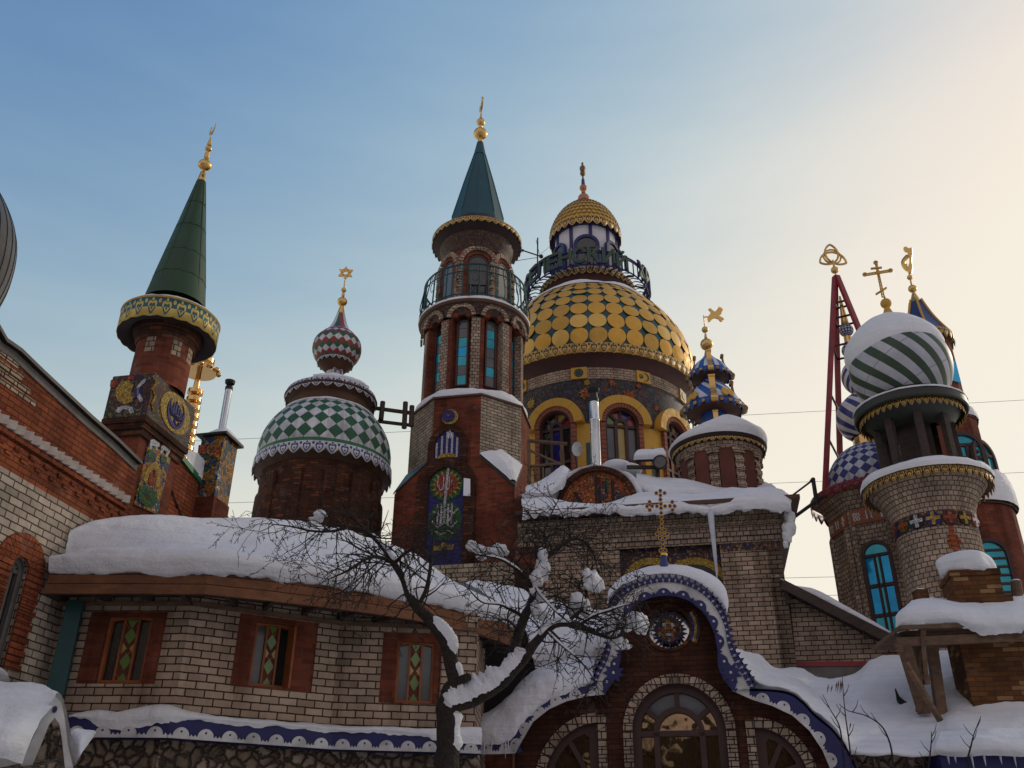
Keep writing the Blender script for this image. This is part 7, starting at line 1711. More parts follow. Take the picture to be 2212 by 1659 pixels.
# lower stage of the minaret with green flashings
t = thing('link_wing', P(1040, 1250, 18.6), 'pale brick link wing with green metal flashing below the central minaret', 'building'); t.location.z = 0
pk = Pl(P(1030, 1230, 19.2), EN)
flat('wall', t, pk, [(900, 1500), (930, 1222), (1112, 1212), (1112, 1500)], -.3, M['cream_brick'])
flat('green_flashing', t, Pl(P(970, 1265, 17.2), EN), [(940, 1240), (948, 1240), (1000, 1272), (996, 1281), (940, 1252)], .1, M['green_paint'])
flat('dark_slab', t, pk, [(1112, 1500), (1112, 1215), (1150, 1215), (1150, 1500)], -.2, M['dark_brick'])
for u, w_ in ((985, 1),):
    pass
# ================================================================ right cluster
# ---- octagonal pale tower with checked domes inside a red frame
ax = Ax(1896, 1068, 21.5); A7 = ax
t = thing('octagonal_tower', ax.at(0), 'pale brick octagonal tower with tall blue window, red lace rim and blue checked dome', 'tower')
r3 = ax.rz(1180, 122)[0]; zA = ax.z(1125)
def oct8(mb, r0, z0, r1, z1, off=4.0):
    for k in range(8):
        a, b = R(off + 45 * k - 22.5), R(off + 45 * k + 22.5)
        mb.poly([ax.pt(a, r0, z0), ax.pt(b, r0, z0), ax.pt(b, r1, z1), ax.pt(a, r1, z1)])
OFF = -13.0
mb = MB(); oct8(mb, r3 * 1.03, 0, r3, zA, OFF); mb.build('wall', M['rock_brick'], t, 0)
mb = MB(); oct8(mb, r3, zA, r3 * 1.06, ax.z(1110), OFF); oct8(mb, r3 * 1.06, ax.z(1110), ax.rz(1090, 140)[0], ax.z(1094), OFF); oct8(mb, ax.rz(1090, 140)[0], ax.z(1094), ax.rz(1080, 150)[0], ax.z(1082), OFF); mb.build('flared_cornice', M['rock_brick'], t, 0)
for k in range(8):               # raised corner ribs
    a = R(OFF + 22.5 + 45 * k)
    if math.cos(a) < -.2: continue
    for da in (-4, 4):
        mb = MB(); mb.beam(ax.pt(a + R(da), r3 * 1.0, 1), ax.pt(a + R(da), r3 * 1.0, ax.z(1160)), .12, .10, ax.dir(a)); mb.build('corner_rib', M['rock_brick'], t, 0)
apo = r3 * math.cos(R(22.5))
for k in (-1, 0, 1):
    pl = Pl(ax.pt(R(OFF + 45 * k), apo * 1.015, 0), ax.dir(R(OFF + 45 * k))); W_ = apo * math.tan(R(22.5))
    z0, z1 = ax.z(1158), ax.z(1128)
    mb = MB(); mb.prism([pl.ab(-W_ * .92, z0), pl.ab(W_ * .92, z0), pl.ab(W_ * .92, z1), pl.ab(-W_ * .92, z1)], pl.n * .03); fr = mb.build('frieze_panel', plain('terracotta', (.30, .10, .045), .8, 0, .35, 5, .3) if k == -1 else bpy.data.materials['terracotta'], t, 0)
    zm = (z0 + z1) / 2; h_ = (z1 - z0) * .32
    for i, x in enumerate((-.6, 0, .6)):
        c = pl.ab(x * W_, zm, .035); mb = MB()
        if i == 0:
            for s_ in (-1, 1):
                for q in (-1, 1): mb.tube([c + pl.x * s_ * h_ * (.35 + .3 * math.cos(R(b))) + pl.y * q * h_ * (.45 + .35 * math.sin(R(b))) for b in range(0, 361, 45)], .016, 4)
        elif i == 1: mb.tube([c + pl.x * a_ * h_ + pl.y * b_ * h_ for a_, b_ in ((-.5, 1), (-.4, -.8), (.1, -.3), (.5, -.9), (.4, .9))], .02, 4)
        else: mb.beam(c - pl.y * h_, c + pl.y * h_, .05, .03, pl.n); mb.beam(c - pl.x * h_ * .6 - pl.y * h_ * .2, c + pl.x * h_ * .6 + pl.y * h_ * .2, .04, .03, pl.n)
        mb.build('relief_sign', M['white_paint'], fr, 30)
pl = Pl(ax.pt(R(OFF), apo * 1.02, 0), ax.dir(R(OFF))); xc = 0; ww = W_ * .62
zt_ = pl.px(1893, 1172).z; zb_ = pl.px(1925, 1365).z - .6
mb = MB(); voussoirs(mb, pl, xc, zt_ - ww, ww + .03, ww + .16, 15, .05); mb.build('arch_bricks', M['white_header'], t, 0)
mb = MB(); mb.ringprism(arch_pts(pl, xc, zb_, ww + .05, zt_ + .05, 16), arch_pts(pl, xc, zb_, ww - .035, zt_ - .035, 16), pl.n * .07)
H = zt_ - ww - zb_
for q in (1.0, .70, .415, .13): mb.beam(pl.ab(xc - ww, zb_ + H * q, .04), pl.ab(xc + ww, zb_ + H * q, .04), .075 if q < 1 else .06, .06, pl.n)
for s_ in (-.17, .17): mb.beam(pl.ab(xc + s_ * ww * 1.1, zb_, .04), pl.ab(xc + s_ * ww * 1.1, zb_ + H, .04), .045, .06, pl.n)
wf = mb.build('window', M['window_frame'], t, 0)
qs = [0, .13, .415, .70, 1.0]
for i in range(4):
    for j, (x0, x1) in enumerate(((-1, -.19), (-.19, .19), (.19, 1))):
        mb = MB(); mb.prism([pl.ab(xc + x0 * ww, zb_ + H * qs[i], .012), pl.ab(xc + x1 * ww, zb_ + H * qs[i], .012), pl.ab(xc + x1 * ww, zb_ + H * qs[i + 1], .012), pl.ab(xc + x0 * ww, zb_ + H * qs[i + 1], .012)], pl.n * .012)
        mb.build('pane', M['pane_aqua'] if i < 2 or j == 1 else M['pane_blue'], wf, 0)
mb = MB(); mb.prism([pl.ab(xc + ww * math.cos(R(b)), zb_ + H + ww * math.sin(R(b)), .012) for b in range(0, 181, 12)], pl.n * .012); mb.build('head_pane', M['pane_aqua'], wf, 0)
rb_, zb2 = ax.rz(1082, 152)
lathe('roof_edge', t, ax, [(ax.rz(1085, 138)[0], ax.z(1086)), (rb_, zb2), (rb_, zb2 + .08), (ax.rz(1066, 115)[0], zb2 + .12)], M['red_paint'], 8, 20, True)
M['lace_red'] = lace('red_lace', (.26, .018, .022), (.05, .006, .008), metal=0)
valance('lace_trim', t, ax, rb_ + .015, zb2 + .06, .26, 36, M['lace_red'], .6)
M['check_blue'] = diamond('blue_white_checks', 26, [(.58, .58, .62), (.03, .035, .20)])
lathe('dome_base', t, ax, ax.prof([(1075, 116), (1066, 115), (1064, 112)]), M['gold_paint'], 64, real=True)
lathe('checked_dome', t, ax, smooth(ax.prof([(1068, 112), (1050, 112), (1025, 104), (1000, 88), (980, 66), (970, 46), (967, 34)]), 24), M['check_blue'], 104, 60, True)
lathe('gold_drum', t, ax, ax.prof([(970, 36), (966, 33), (935, 31)]), M['gold_shiny'], 12, 20, True)
M['stripe_navy'] = swirl('navy_white_swirl', 10, 9, [(.60, .56, .52), (.03, .03, .17)], .5)
M['stripe_navy2'] = swirl('navy_white_swirl2', 8, -7, [(.60, .56, .52), (.03, .03, .17)], .5)
lathe('striped_onion', t, ax, smooth(ax.prof([(946, 34), (930, 52), (906, 60), (882, 53), (862, 32), (852, 16)]), 20), M['stripe_navy'], 64, 60, True)
lathe('gold_neck', t, ax, ax.prof([(858, 14), (842, 12)]), M['gold_shiny'], 16, real=True)
lathe('striped_onion', t, ax, smooth(ax.prof([(848, 14), (834, 26), (816, 31), (798, 26), (785, 14), (780, 9)]), 18), M['stripe_navy2'], 48, 60, True)
lathe('gold_neck', t, ax, ax.prof([(783, 9), (772, 8)]), M['gold_shiny'], 16, real=True)
M['check_small'] = diamond('small_blue_checks', 14, [(.60, .58, .60), (.03, .03, .19)])
lathe('checked_bead', t, ax, [(max(.02, a), b) for a, b in sph(ax, 757, 19, 12, .95)], M['check_small'], 32, 60, True)
lathe('gold_neck', t, ax, ax.prof([(740, 9), (728, 8.5)]), M['gold_shiny'], 16, real=True)
lathe('checked_bead', t, ax, [(max(.02, a), b) for a, b in sph(ax, 714, 16, 12, .95)], M['check_small'], 32, 60, True)
lathe('gold_tip', t, ax, ax.prof([(703, 9), (690, 7.5), (640, 2)]), M['gold'], 16, real=True)
# ---- red four-legged frame with the knot on top
t = thing('red_pyramid_frame', ax.at(zb2), 'tall red steel pyramid frame standing on the octagonal tower with gold knot emblem', 'frame')
zap = ax.z(598); rF = ax.rz(1068, 142)[0]; apx = ax.at(zap)
for k in range(4):
    a = R(-50 + 90 * k); d_ = ax.dir(a); b = ax.pt(a, rF, zb2 + .1); tp = apx + d_ * .05
    mb = MB(); mb.beam(b, tp, .13, .09, d_); mb.build('leg', M['red_paint'], t, 0)
for f in (.14, .22, .36, .58, .78):
    for k in range(4):
        a, b = R(-50 + 90 * k), R(40 + 90 * k); p = ax.pt(a, rF, zb2 + .1).lerp(apx, 1 - f); q = ax.pt(b, rF, zb2 + .1).lerp(apx, 1 - f)
        if f > .4 and k not in (3,): continue
        mb = MB(); mb.beam(p, q, .045, .045); mb.build('rung', M['dark_steel'], t, 0)
fn = lathe('finial', t, ax, ax.prof([(600, 3.4), (594, 2.4)]) + sph(ax, 583.6, 8.7, 10) + ax.prof([(575, 2.4), (562, 2)]), M['gold'], 16, 40, True)
pt_ = Pl(ax.at(0), V((0, -1, 0))); mb = MB(); rr, zz = ax.rz(551, 30)
c = ax.at(zz) - EZ * rr * .16; Rk = rr * 1.12 / 1.155 * 1.02; cc_ = [(Rk * .577 * math.cos(R(q)), Rk * .577 * math.sin(R(q))) for q in (-90, 30, 150)]
tips = [(Rk * 1.155 * math.cos(R(q)), Rk * 1.155 * math.sin(R(q))) for q in (90, 210, 330)]
for k in range(3):           # three interlaced pointed arcs and a ring
    ends = [tips[j] for j in range(3) if j != k]; a_, b_ = (math.atan2(e[1] - cc_[k][1], e[0] - cc_[k][0]) for e in ends); mid_ = math.atan2(-cc_[k][1], -cc_[k][0])
    d0 = (a_ - mid_ + math.pi) % (2 * math.pi) - math.pi; d1 = (b_ - mid_ + math.pi) % (2 * math.pi) - math.pi
    mb.tube([c + pt_.x * (cc_[k][0] + Rk * math.cos(mid_ + d0 + (d1 - d0) * i / 20)) + pt_.y * (cc_[k][1] + Rk * math.sin(mid_ + d0 + (d1 - d0) * i / 20)) for i in range(21)], .032, 6)
mb.tube([c + pt_.x * Rk * .66 * math.cos(R(b)) + pt_.y * Rk * .66 * math.sin(R(b)) for b in range(0, 361, 12)], .027, 6)
mb.build('triquetra_knot', M['gold'], fn, 60)
# ---- round pale tower with the snow-capped striped onion
ax = Ax(1999, 1045, 18.6); A8 = ax
t = thing('round_tower', ax.at(0), 'round pale rock-faced brick tower with open pavilion and white and green striped onion', 'tower')
rr4 = ax.rz(1165, 92.5)[0]
lathe('wall', t, ax, [(rr4, 0), (rr4, ax.z(1160))] , M['rock_brick'], 72, real=True)
lathe('cross_band', t, ax, [(rr4 + .012, ax.z(1163)), (rr4 + .02, ax.z(1130))], M['mos_mix'], 72, real=True)
cols = ['mos_orange', 'mos_red', 'mos_white', 'mos_gold', 'mos_red', 'mos_gold', 'mos_white']; back = ['mos_blue', 'mos_green', 'mos_dark', 'mos_blue', 'mos_brown', 'mos_dark', 'mos_red']
bnd = t
for i, a in enumerate(range(-66, 90, 22)):
    zc = (ax.z(1163) + ax.z(1130)) / 2; h_ = (ax.z(1130) - ax.z(1163)) * .4; pl = Pl(ax.pt(R(a), rr4 + .02, zc), ax.dir(R(a)))
    mb = MB(); mb.prism(disc_poly(pl, 0, 0, h_ * 1.1, h_ * 1.1, 16, -.02), pl.n * .035); ro = mb.build('cross_roundel', M[back[i % 7]], t, 0)
    mb = MB(); mb.beam(pl.ab(-h_, 0, .02), pl.ab(h_, 0, .02), .07, .02, pl.n); mb.beam(pl.ab(0, -h_, .022), pl.ab(0, h_, .022), .07, .02, pl.n); mb.build('cross', M[cols[i % 7]], ro, 0)
# red brick cross inlay
pl = Pl(ax.pt(R(20), rr4 + .004, 0), ax.dir(R(20))); x, y = pl.co(2042, 1150)
mb = MB(); bh = .105
for row, w_ in enumerate((1, 1, 2, 3, 2, 1, 1, 1)):
    yy = pl.px(2042, 1133).z - (row + 1) * bh
    mb.lathe(ax, [(rr4 + .008, yy), (rr4 + .008, yy + bh)], max(2, w_ * 2), a0=R(21 - w_ * 3.2), a1=R(21 + w_ * 3.2))
mb.build('red_cross_inlay', M['orange_brick'], t, 30)
lathe('flared_collar', t, ax, ax.prof([(1131, 93.2), (1120, 94), (1108, 97), (1106, 99), (1092, 105), (1090, 108), (1078, 116), (1076, 120), (1062, 132)]), M['rock_brick'], 72, 40, True)
rL, zL = ax.rz(1053, 141); zL -= .14
lathe('gallery_slab', t, ax, [(ax.rz(1062, 132)[0], ax.z(1064)), (rL, zL), (rL + .02, zL + .12), (.2, zL + .16)], M['soffit_brown'], 72, real=True)
M['lace_teeth'] = lace('gold_tooth_lace', (.58, .35, .09), (.04, .02, .01))
valance('lace_trim', t, ax, rL + .02, zL + .12, .22, 48, M['lace_teeth'], .8)
snow_ring('snow', t, ax, rL - .55, rL + .06, zL + .12, .26, 41, thin=.2)
zc0, zc1 = zL + .15, ax.z(918)
for k in range(8):
    a = R(45 * k + 10); rc_ = ax.rz(980, 84)[0]
    mb = MB(); mb.beam(ax.pt(a, rc_, zc0), ax.pt(a, rc_, zc1), .16, .12, ax.dir(a)); mb.build('column', M['dark_wood'], t, 0)
for a in (30, 12, -8):
    pass
lathe('stair_core', t, ax, [(ax.rz(980, 40)[0], zc0), (ax.rz(980, 40)[0], zc1)], M['dark_wood'], 10, 20, True)
mb = MB(); mb.beam(ax.pt(R(62), ax.rz(980, 70)[0], zc0), ax.pt(R(62), ax.rz(980, 70)[0], zc1 - .3), .3, .1, ax.dir(R(62))); mb.build('red_post', M['shade_red'], t, 0)
rB, zB_ = ax.rz(888, 126); zB_ -= .17
lathe('green_bowl', t, ax, smooth(ax.prof([(936, 62), (926, 84), (914, 100), (903, 111)]), 10) + [(ax.rz(900, 114)[0], ax.z(901)), (rB - .03, zB_ - .03), (rB, zB_), (rB - .005, zB_ + .16)], M['dark_green'], 72, 40, True)
lathe('brim_top', t, ax, [(rB - .005, zB_ + .16), (rB - .04, zB_ + .19), (ax.rz(868, 92)[0], ax.z(869))], M['soffit'], 72, real=True)
valance('lace_trim', t, ax, ax.rz(900, 114.5)[0] + .01, ax.z(899) - .04, .20, 46, M['lace_teeth'], .7)
snow_ring('snow', t, ax, rB - .28, rB + .01, zB_ + .17, .07, 43, thin=.5)
on = smooth(ax.prof([(866, 86), (850, 97), (828, 108), (808, 113), (788, 112.5), (768, 106), (748, 93), (730, 76), (716, 58), (705, 40), (697, 24), (690, 14)]), 40)
M['swirl_green'] = swirl('green_white_swirl', 13, 11.5, [(.46, .46, .49), (.028, .055, .024)], .52, .5, 7)
dome = lathe('striped_onion', t, ax, on, M['swirl_green'], 96, 60, True)
lathe('gold_cone', t, ax, ax.prof([(712, 26), (690, 17), (665, 6)]), M['gold_paint'], 12, 20, True)
fn = lathe('finial', t, ax, ax.prof([(668, 6.4), (664, 6)]) + sph(ax, 655.6, 12.4, 12) + ax.prof([(644, 2.2), (640, 2)]), M['gold_paint'], 20, 40, True)
pc = Pl(ax.at(0), (ax.c + ax.r * .12)); mb = MB()
A_, B_ = (1908, 642), (1893, 566); al = lambda f: lerp2(A_, B_, f)
for d_ in (-2.2, 2.2): mb.beam(pc.px(A_[0] + d_, A_[1]), pc.px(B_[0] + d_ * .6, B_[1] + 6), .022, .03)
for i in range(12): q = al(i / 12); mb.beam(pc.px(q[0] - 2.5, q[1]), pc.px(q[0] + 2.5, q[1] - .5), .016, .02)
for d_ in (-1.8, 1.8): mb.beam(pc.px(1870, 593.5 + d_), pc.px(1922, 585 + d_), .022, .03)
for i in range(9): mb.beam(pc.px(1872 + i * 6, 591 - i * .95), pc.px(1872.5 + i * 6, 595.5 - i * .95), .014, .02)
mb.beam(pc.px(1881, 580.5), pc.px(1905, 578), .06, .03); mb.beam(pc.px(1892, 636), pc.px(1915, 621.5), .06, .03)
for u, v in ((1891.5, 568), (1868, 593.6), (1923.5, 585)):
    x, y = pc.co(u, v); mb.ringprism(disc_poly(pc, x, y, .055, .055, 16), disc_poly(pc, x, y, .038, .038, 16), pc.n * .03)
    for b in (0, 60, 120): mb.beam(pc.ab(x - .045 * math.cos(R(b)), y - .045 * math.sin(R(b)), .015), pc.ab(x + .045 * math.cos(R(b)), y + .045 * math.sin(R(b)), .015), .012, .02)
x, y = pc.co(1895.5, 589.5); mb.prism(disc_poly(pc, x, y, .045, .045, 14), pc.n * .04)
mb.build('orthodox_cross', M['gold_paint'], fn, 0)
sn = thing('snow_bonnet', ax.at(on[-1][1] - .6), 'big bonnet of snow slumped over the left side of the striped onion', 'snow')
n_on = len(on); mb = MB(); NA_, NV = 72, 18; rows = []
for i in range(NV + 1):
    row = []
    for j in range(NA_):
        a = 2 * math.pi * j / NA_; f0 = .43 + .045 * math.sin(a) + .015 * math.sin(3 * a + 1)
        f = f0 + (1 - f0) * (i / NV); k = f * (n_on - 1); i0 = min(int(k), n_on - 2); r = on[i0][0] + (on[i0 + 1][0] - on[i0][0]) * (k - i0); z = on[i0][1] + (on[i0 + 1][1] - on[i0][1]) * (k - i0)
        h = min(1, i / 4) ** .55; th = (.13 + .04 * math.cos(a - R(265))) * h; up = max(0, (f - .55)) * .5
        row.append(ax.pt(a, r * (1 + 0) + th * (1.0 - max(0, f - .8) * 3.0), z + th * .5 + up * .14))
    rows.append(row)
I = mb.grid(rows, 0, True); mb.face(I[-1]); mb.build('snow', M['snow'], sn, 60)
# ---- red brick tower behind with the blue pointed roof
ax = Ax(2000, 745, 24.0); A9 = ax
t = thing('red_tower', ax.at(0), 'red brick tower behind the right pale tower with blue concave pointed roof', 'tower')
r5 = ax.rz(850, 55)[0]
lathe('upper_wall', t, ax, [(r5 * 1.0, ax.z(930)), (r5, ax.z(748))], M['red_brick'], 12, 20, True)
mb = MB(); pl = Pl(ax.pt(R(52), r5 * .99, 0), ax.dir(R(52)))
for v0, v1 in ((848, 790),):
    za, zb_ = ax.z(846), ax.z(800); mb.prism([pl.ab(-.2, za), pl.ab(.2, za), pl.ab(.2, zb_), pl.ab(-.2, zb_)], pl.n * .03)
mb.build('window', M['pane_blue'], t, 0)
rL5, zL5 = ax.rz(738, 61)
lathe('eaves', t, ax, [(r5, ax.z(752)), (rL5, zL5 - .02), (rL5, zL5 + .05)], M['soffit_brown'], 8, 20, True)
valance('lace_trim', t, ax, rL5 + .02, zL5 + .06, .34, 26, M['lace_teeth'], .6)
lathe('blue_roof', t, ax, [(rL5 + .01, zL5 + .05)] + smooth(ax.prof([(733, 58), (712, 43), (690, 30), (668, 20), (652, 13)]), 12), M['blue_metal'], 6, 20, True, a0=R(-180 + 12), a1=R(180 + 12))
for k in range(6):
    a = R(12 + 60 * k); mb = MB(); mb.tube([ax.pt(a, r * 1.0 + .01, z) for r, z in smooth(ax.prof([(735, 59), (712, 43), (690, 30), (668, 20), (650, 13)]), 10)], .035, 5); mb.build('gold_hip', M['gold_paint'], t, 60)
lathe('gold_cone', t, ax, ax.prof([(655, 14), (634, 4.5)]), M['gold'], 8, 20, True)
fn = lathe('finial', t, ax, ax.prof([(637, 4), (634, 3.5)]) + sph(ax, 624, 10, 10) + ax.prof([(614, 2.4), (606, 1.8)]) + sph(ax, 599.5, 6.6, 8) + ax.prof([(593, 1.6), (590, 1.2)]), M['gold'], 16, 40, True)
pg = Pl(ax.at(0), ax.c); mb = MB()
mb.prism(pg.pxs([(1971, 538), (1971.5, 552), (1970, 566), (1971.8, 580), (1970.5, 592), (1964, 592), (1958, 586), (1955, 574), (1960, 572), (1962, 580), (1965, 570), (1965, 556), (1961, 553), (1961, 545), (1956, 546), (1952, 542), (1953, 537), (1958, 535.5), (1963, 539)]), pg.n * .09)
mb.tube(catmull([pg.px(u, v, .04) for u, v in ((1961, 553), (1953, 562), (1951, 570), (1955, 578), (1960, 582))], 12), .07, 6)
mb.build('abstract_figure', M['gold'], fn, 30)
r5b = ax.rz(1000, 72)[0]; zs = ax.z(925)
lathe('middle_wall', t, ax, [(r5b, ax.z(1110)), (r5b, zs)], M['red_brick'], 14, 20, True)
lathe('ledge', t, ax, [(r5b + .03, zs), (r5b + .03, zs + .06), (r5 - .02, zs + .5)], M['soffit_brown'], 14, 20, True)
snow_ring('snow', t, ax, r5 - .05, r5b + .05, zs + .06, .34, 51, n=60, thin=.4)
for a in (22, 60):
    pl = Pl(ax.pt(R(a), r5b * .985, 0), ax.dir(R(a))); x, y = 0, 0; zt_, zb_ = pl.px(2070, 935).z, pl.px(2070, 1010).z; ww = .52
    mb = MB(); mb.ringprism(arch_pts(pl, 0, zb_, ww, zt_, 12), arch_pts(pl, 0, zb_, ww - .1, zt_ - .1, 12), pl.n * .1)
    for s_ in (-.25, .15): mb.beam(pl.ab(s_ * ww, zb_, .05), pl.ab(s_ * ww, zt_ - .4, .05), .09, .06, pl.n)
    for q in (.25, .62): mb.beam(pl.ab(-ww, zb_ + (zt_ - zb_) * q, .05), pl.ab(ww, zb_ + (zt_ - zb_) * q, .05), .09, .06, pl.n)
    wf = mb.build('window', M['window_frame'], t, 0)
    mb = MB(); mb.prism(arch_pts(pl, 0, zb_, ww - .08, zt_ - .08, 12), pl.n * .03); mb.build('pane', M['pane_aqua'], wf, 0)
r5c = ax.rz(1160, 106)[0]; zs2 = ax.z(1120)
lathe('lower_wall', t, ax, [(r5c, 0), (r5c, zs2)], M['red_brick'], 16, 20, True)
lathe('lower_ledge', t, ax, [(r5c + .05, zs2), (r5c + .05, zs2 + .05), (r5b - .02, zs2 + .9)], M['soffit_brown'], 16, 20, True)
snow_ring('snow', t, ax, r5b - .05, r5c + .12, zs2 + .06, .95, 57, n=60, thin=.25)
pl = Pl(ax.pt(R(16), r5c * .985, 0), ax.dir(R(16))); c1 = pl.co(2134, 1178); zt_, zb_ = pl.px(2132, 1172).z, pl.px(2150, 1300).z; xc = c1[0]; ww = .36
mb = MB(); mb.ringprism(arch_pts(pl, xc, zb_ - .6, ww + .1, zt_ + .1, 12), arch_pts(pl, xc, zb_ - .6, ww, zt_, 12), pl.n * .1); 
for q in range(1, 7): mb.beam(pl.ab(xc - ww, zb_ + (zt_ - zb_) * q / 7, .05), pl.ab(xc + ww, zb_ + (zt_ - zb_) * q / 7, .05), .05, .05, pl.n)
wf = mb.build('window', M['window_frame'], t, 0); mb = MB(); mb.prism(arch_pts(pl, xc, zb_ - .6, ww + .02, zt_ + .02, 12), pl.n * .03); mb.build('pane', M['pane_aqua'], wf, 0)
# ================================================================ chimney, timber deck and snow field at the lower right
YC = 15.15
axc = Ax(2098, 1270, YC + .5); t = thing('brick_chimney', axc.at(0), 'square brown brick chimney rising through the snowy timber deck at right', 'chimney')
c0 = axc.at(0); hw = 48 * depth(axc.at(axc.z(1270))) / FPX
mb = MB(); mb.obox(V((c0.x, c0.y, axc.z(1300) / 2)), EX * hw * 1.28, EN * hw * 1.1, EZ * (axc.z(1300) / 2)); mb.build('lower_stack', M['brown_brick'], t, 0)
mb = MB(); mb.obox(V((c0.x, c0.y, (axc.z(1300) + axc.z(1243)) / 2)), EX * hw, EN * hw, EZ * ((axc.z(1243) - axc.z(1300)) / 2)); mb.obox(V((c0.x, c0.y, axc.z(1250))), EX * hw * 1.06, EN * hw * 1.06, EZ * .05); mb.build('upper_stack', M['brown_brick'], t, 0)
sn = thing('snow_dome', axc.at(axc.z(1243)), 'puffy dome of snow sitting on the brown brick chimney', 'snow')
mb = MB(); z0 = axc.z(1252) + .07
def jit(i, a, r, z): 
    q = 1 + .08 * mnoise.noise(V((math.cos(a) * 1.5, math.sin(a) * 1.5, i * .3))); sq = 1 / max(abs(math.cos(a + .3)), abs(math.sin(a + .3))) ** .45
    return (r * q * sq * .93, z - .02 + .05 * math.sin(a + 2.2) * (1 if i < 8 else .3))
lathe('snow', sn, axc, smooth([(hw * .9, z0 + .0), (hw * 1.12, z0 - .03), (hw * 1.24, z0 + .12), (hw * 1.15, z0 + .28), (hw * .8, z0 + .37), (.02, z0 + .38)], 18), M['snow'], 56, 60, True, jit=jit)
Yd = 15.0
t = thing('timber_deck', P(2000, 1400, Yd), 'rough timber platform on leaning posts around the brown brick chimney', 'platform')
Pd = lambda u, v, dy=0: P(u, v, Yd + dy)
def bm(name, a, b, w_, h_, m='grey_wood'):
    mb = MB(); mb.beam(a, b, w_, h_); return mb.build(name, M[m], t, 0)
zd = Pd(2000, 1360).z
for i in range(5): bm('plank', Pd(1938 + i * 3, 1362 - i * .0) + V((0, i * .32, .02)), Pd(2240, 1352) + V((0, i * .32, .02)), .28, .06)
bm('beam', Pd(1938, 1388), Pd(2230, 1374), .08, .14); bm('beam', Pd(1950, 1372, .4), Pd(2230, 1362, .4), .08, .14); bm('beam', Pd(1943, 1400, -.05), Pd(2003, 1372, 1.2), .09, .12); bm('beam', Pd(1936, 1392, .1), Pd(1975, 1380, 1.0), .08, .1)
bm('post', Pd(1952, 1392), Pd(1997, 1538, .55), .2, .14); bm('post', Pd(2008, 1364, .5), Pd(2034, 1546, .55), .16, .12); bm('post', Pd(1975, 1385, .3), Pd(2003, 1478, .3), .1, .1)
bm('brace', Pd(1995, 1336, -.12), Pd(1984, 1538, .5), .085, .05); bm('brace', Pd(1956, 1430, -.0), Pd(2034, 1562, .2), .08, .06); bm('brace', Pd(1993, 1378, -.08), Pd(2000, 1458, .2), .07, .05)
bm('strut', Pd(2172, 1388, .3), Pd(2180, 1405, .3), .12, .12); bm('strut', Pd(2180, 1404, .3), Pd(2240, 1470, .1), .09, .09); bm('strut', Pd(2178, 1384, .1), Pd(2240, 1352, -.3), .12, .10)
tk = thing('brick_stub', Pd(1990, 1290, .6), 'short brick post poking through the snow on the timber deck', 'post')
mb = MB(); c = Pd(1990, 1292, .6); mb.obox(c, V((.1, 0, 0)), V((0, .1, 0)), EZ * .13); mb.build('brickwork', M['brown_brick'], tk, 0); mb = MB(); mb.ball(c + EZ * .13, .1, 14, 0, .35); mb.build('snow', M['snow'], tk, 60)
tk = thing('log_post', Pd(2197, 1290, .4), 'upright grey log end standing in the deck snow at the right edge', 'post')
mb = MB(); mb.tube([Pd(2202, 1310, .4), Pd(2194, 1256, .4)], [.10, .085], 10); mb.build('log', M['grey_wood'], tk, 30); mb = MB(); mb.ball(Pd(2194, 1255, .4), .075, 12, 0, .4); mb.build('snow', M['snow'], tk, 60)
sn = thing('snow_blanket', Pd(2080, 1330), 'thick rounded blanket of snow on the timber deck at right', 'snow')
rows = [[P(u, v, Yd + dy) for u, v, dy in r_] for r_ in (
    [(1936, 1362, .1), (1960, 1360, -.02), (2010, 1352, -.05), (2062, 1352, -.05), (2090, 1362, -.1), (2125, 1368, -.12), (2180, 1364, -.12), (2250, 1362, -.12)],
    [(1934, 1350, .05), (1958, 1340, -.12), (2008, 1336, -.2), (2060, 1338, -.22), (2092, 1344, -.26), (2126, 1348, -.28), (2180, 1346, -.28), (2250, 1344, -.28)],
    [(1940, 1326, .1), (1962, 1314, -.05), (2008, 1312, -.12), (2060, 1314, -.14), (2094, 1318, -.16), (2128, 1322, -.16), (2180, 1318, -.16), (2250, 1312, -.16)],
    [(1956, 1308, .4), (1975, 1297, .35), (2010, 1293, .3), (2060, 1295, .3), (2098, 1296, .3), (2130, 1296, .3), (2182, 1290, .3), (2250, 1284, .3)],
    [(1968, 1300, 1.0), (1982, 1294, 1.0), (2012, 1291, 1.0), (2060, 1293, 1.0), (2100, 1295, 1.0), (2132, 1295, 1.0), (2184, 1287, 1.0), (2250, 1280, 1.0)],
    [(1968, 1320, 1.9), (1982, 1310, 1.9), (2012, 1305, 1.9), (2060, 1305, 1.9), (2100, 1305, 1.9), (2132, 1305, 1.9), (2184, 1300, 1.9), (2250, 1295, 1.9)])]
loft(rows, 120, 50, .045, 1.6, 19, None, .06).build('snow', M['snow'], sn, 60)
sn = thing('snow_field', P(1850, 1530, 15), 'broad sloping field of snow on the roof right of the entrance porch', 'snow')
fr_ = [(1588, 1418, 14.38), (1612, 1452, 14.35), (1637, 1484, 14.35), (1694, 1496, 14.32), (1728, 1513, 14.3), (1757, 1540, 14.28), (1797, 1574, 14.22), (1824, 1610, 14.18), (1846, 1634, 14.15), (1930, 1638, 14.1), (2024, 1640, 14.05), (2060, 1624, 14.0), (2250, 1624, 13.8)]
bk_ = [(1591, 1404, 14.8), (1606, 1408, 15.6), (1640, 1418, 16.4), (1672, 1440, 17.2), (1728, 1450, 17.8), (1763, 1464, 18), (1810, 1462, 18), (1852, 1452, 17.9), (1885, 1424, 17.9), (1950, 1418, 17.9), (2020, 1412, 17.8), (2090, 1400, 17.6), (2250, 1380, 17.4)]
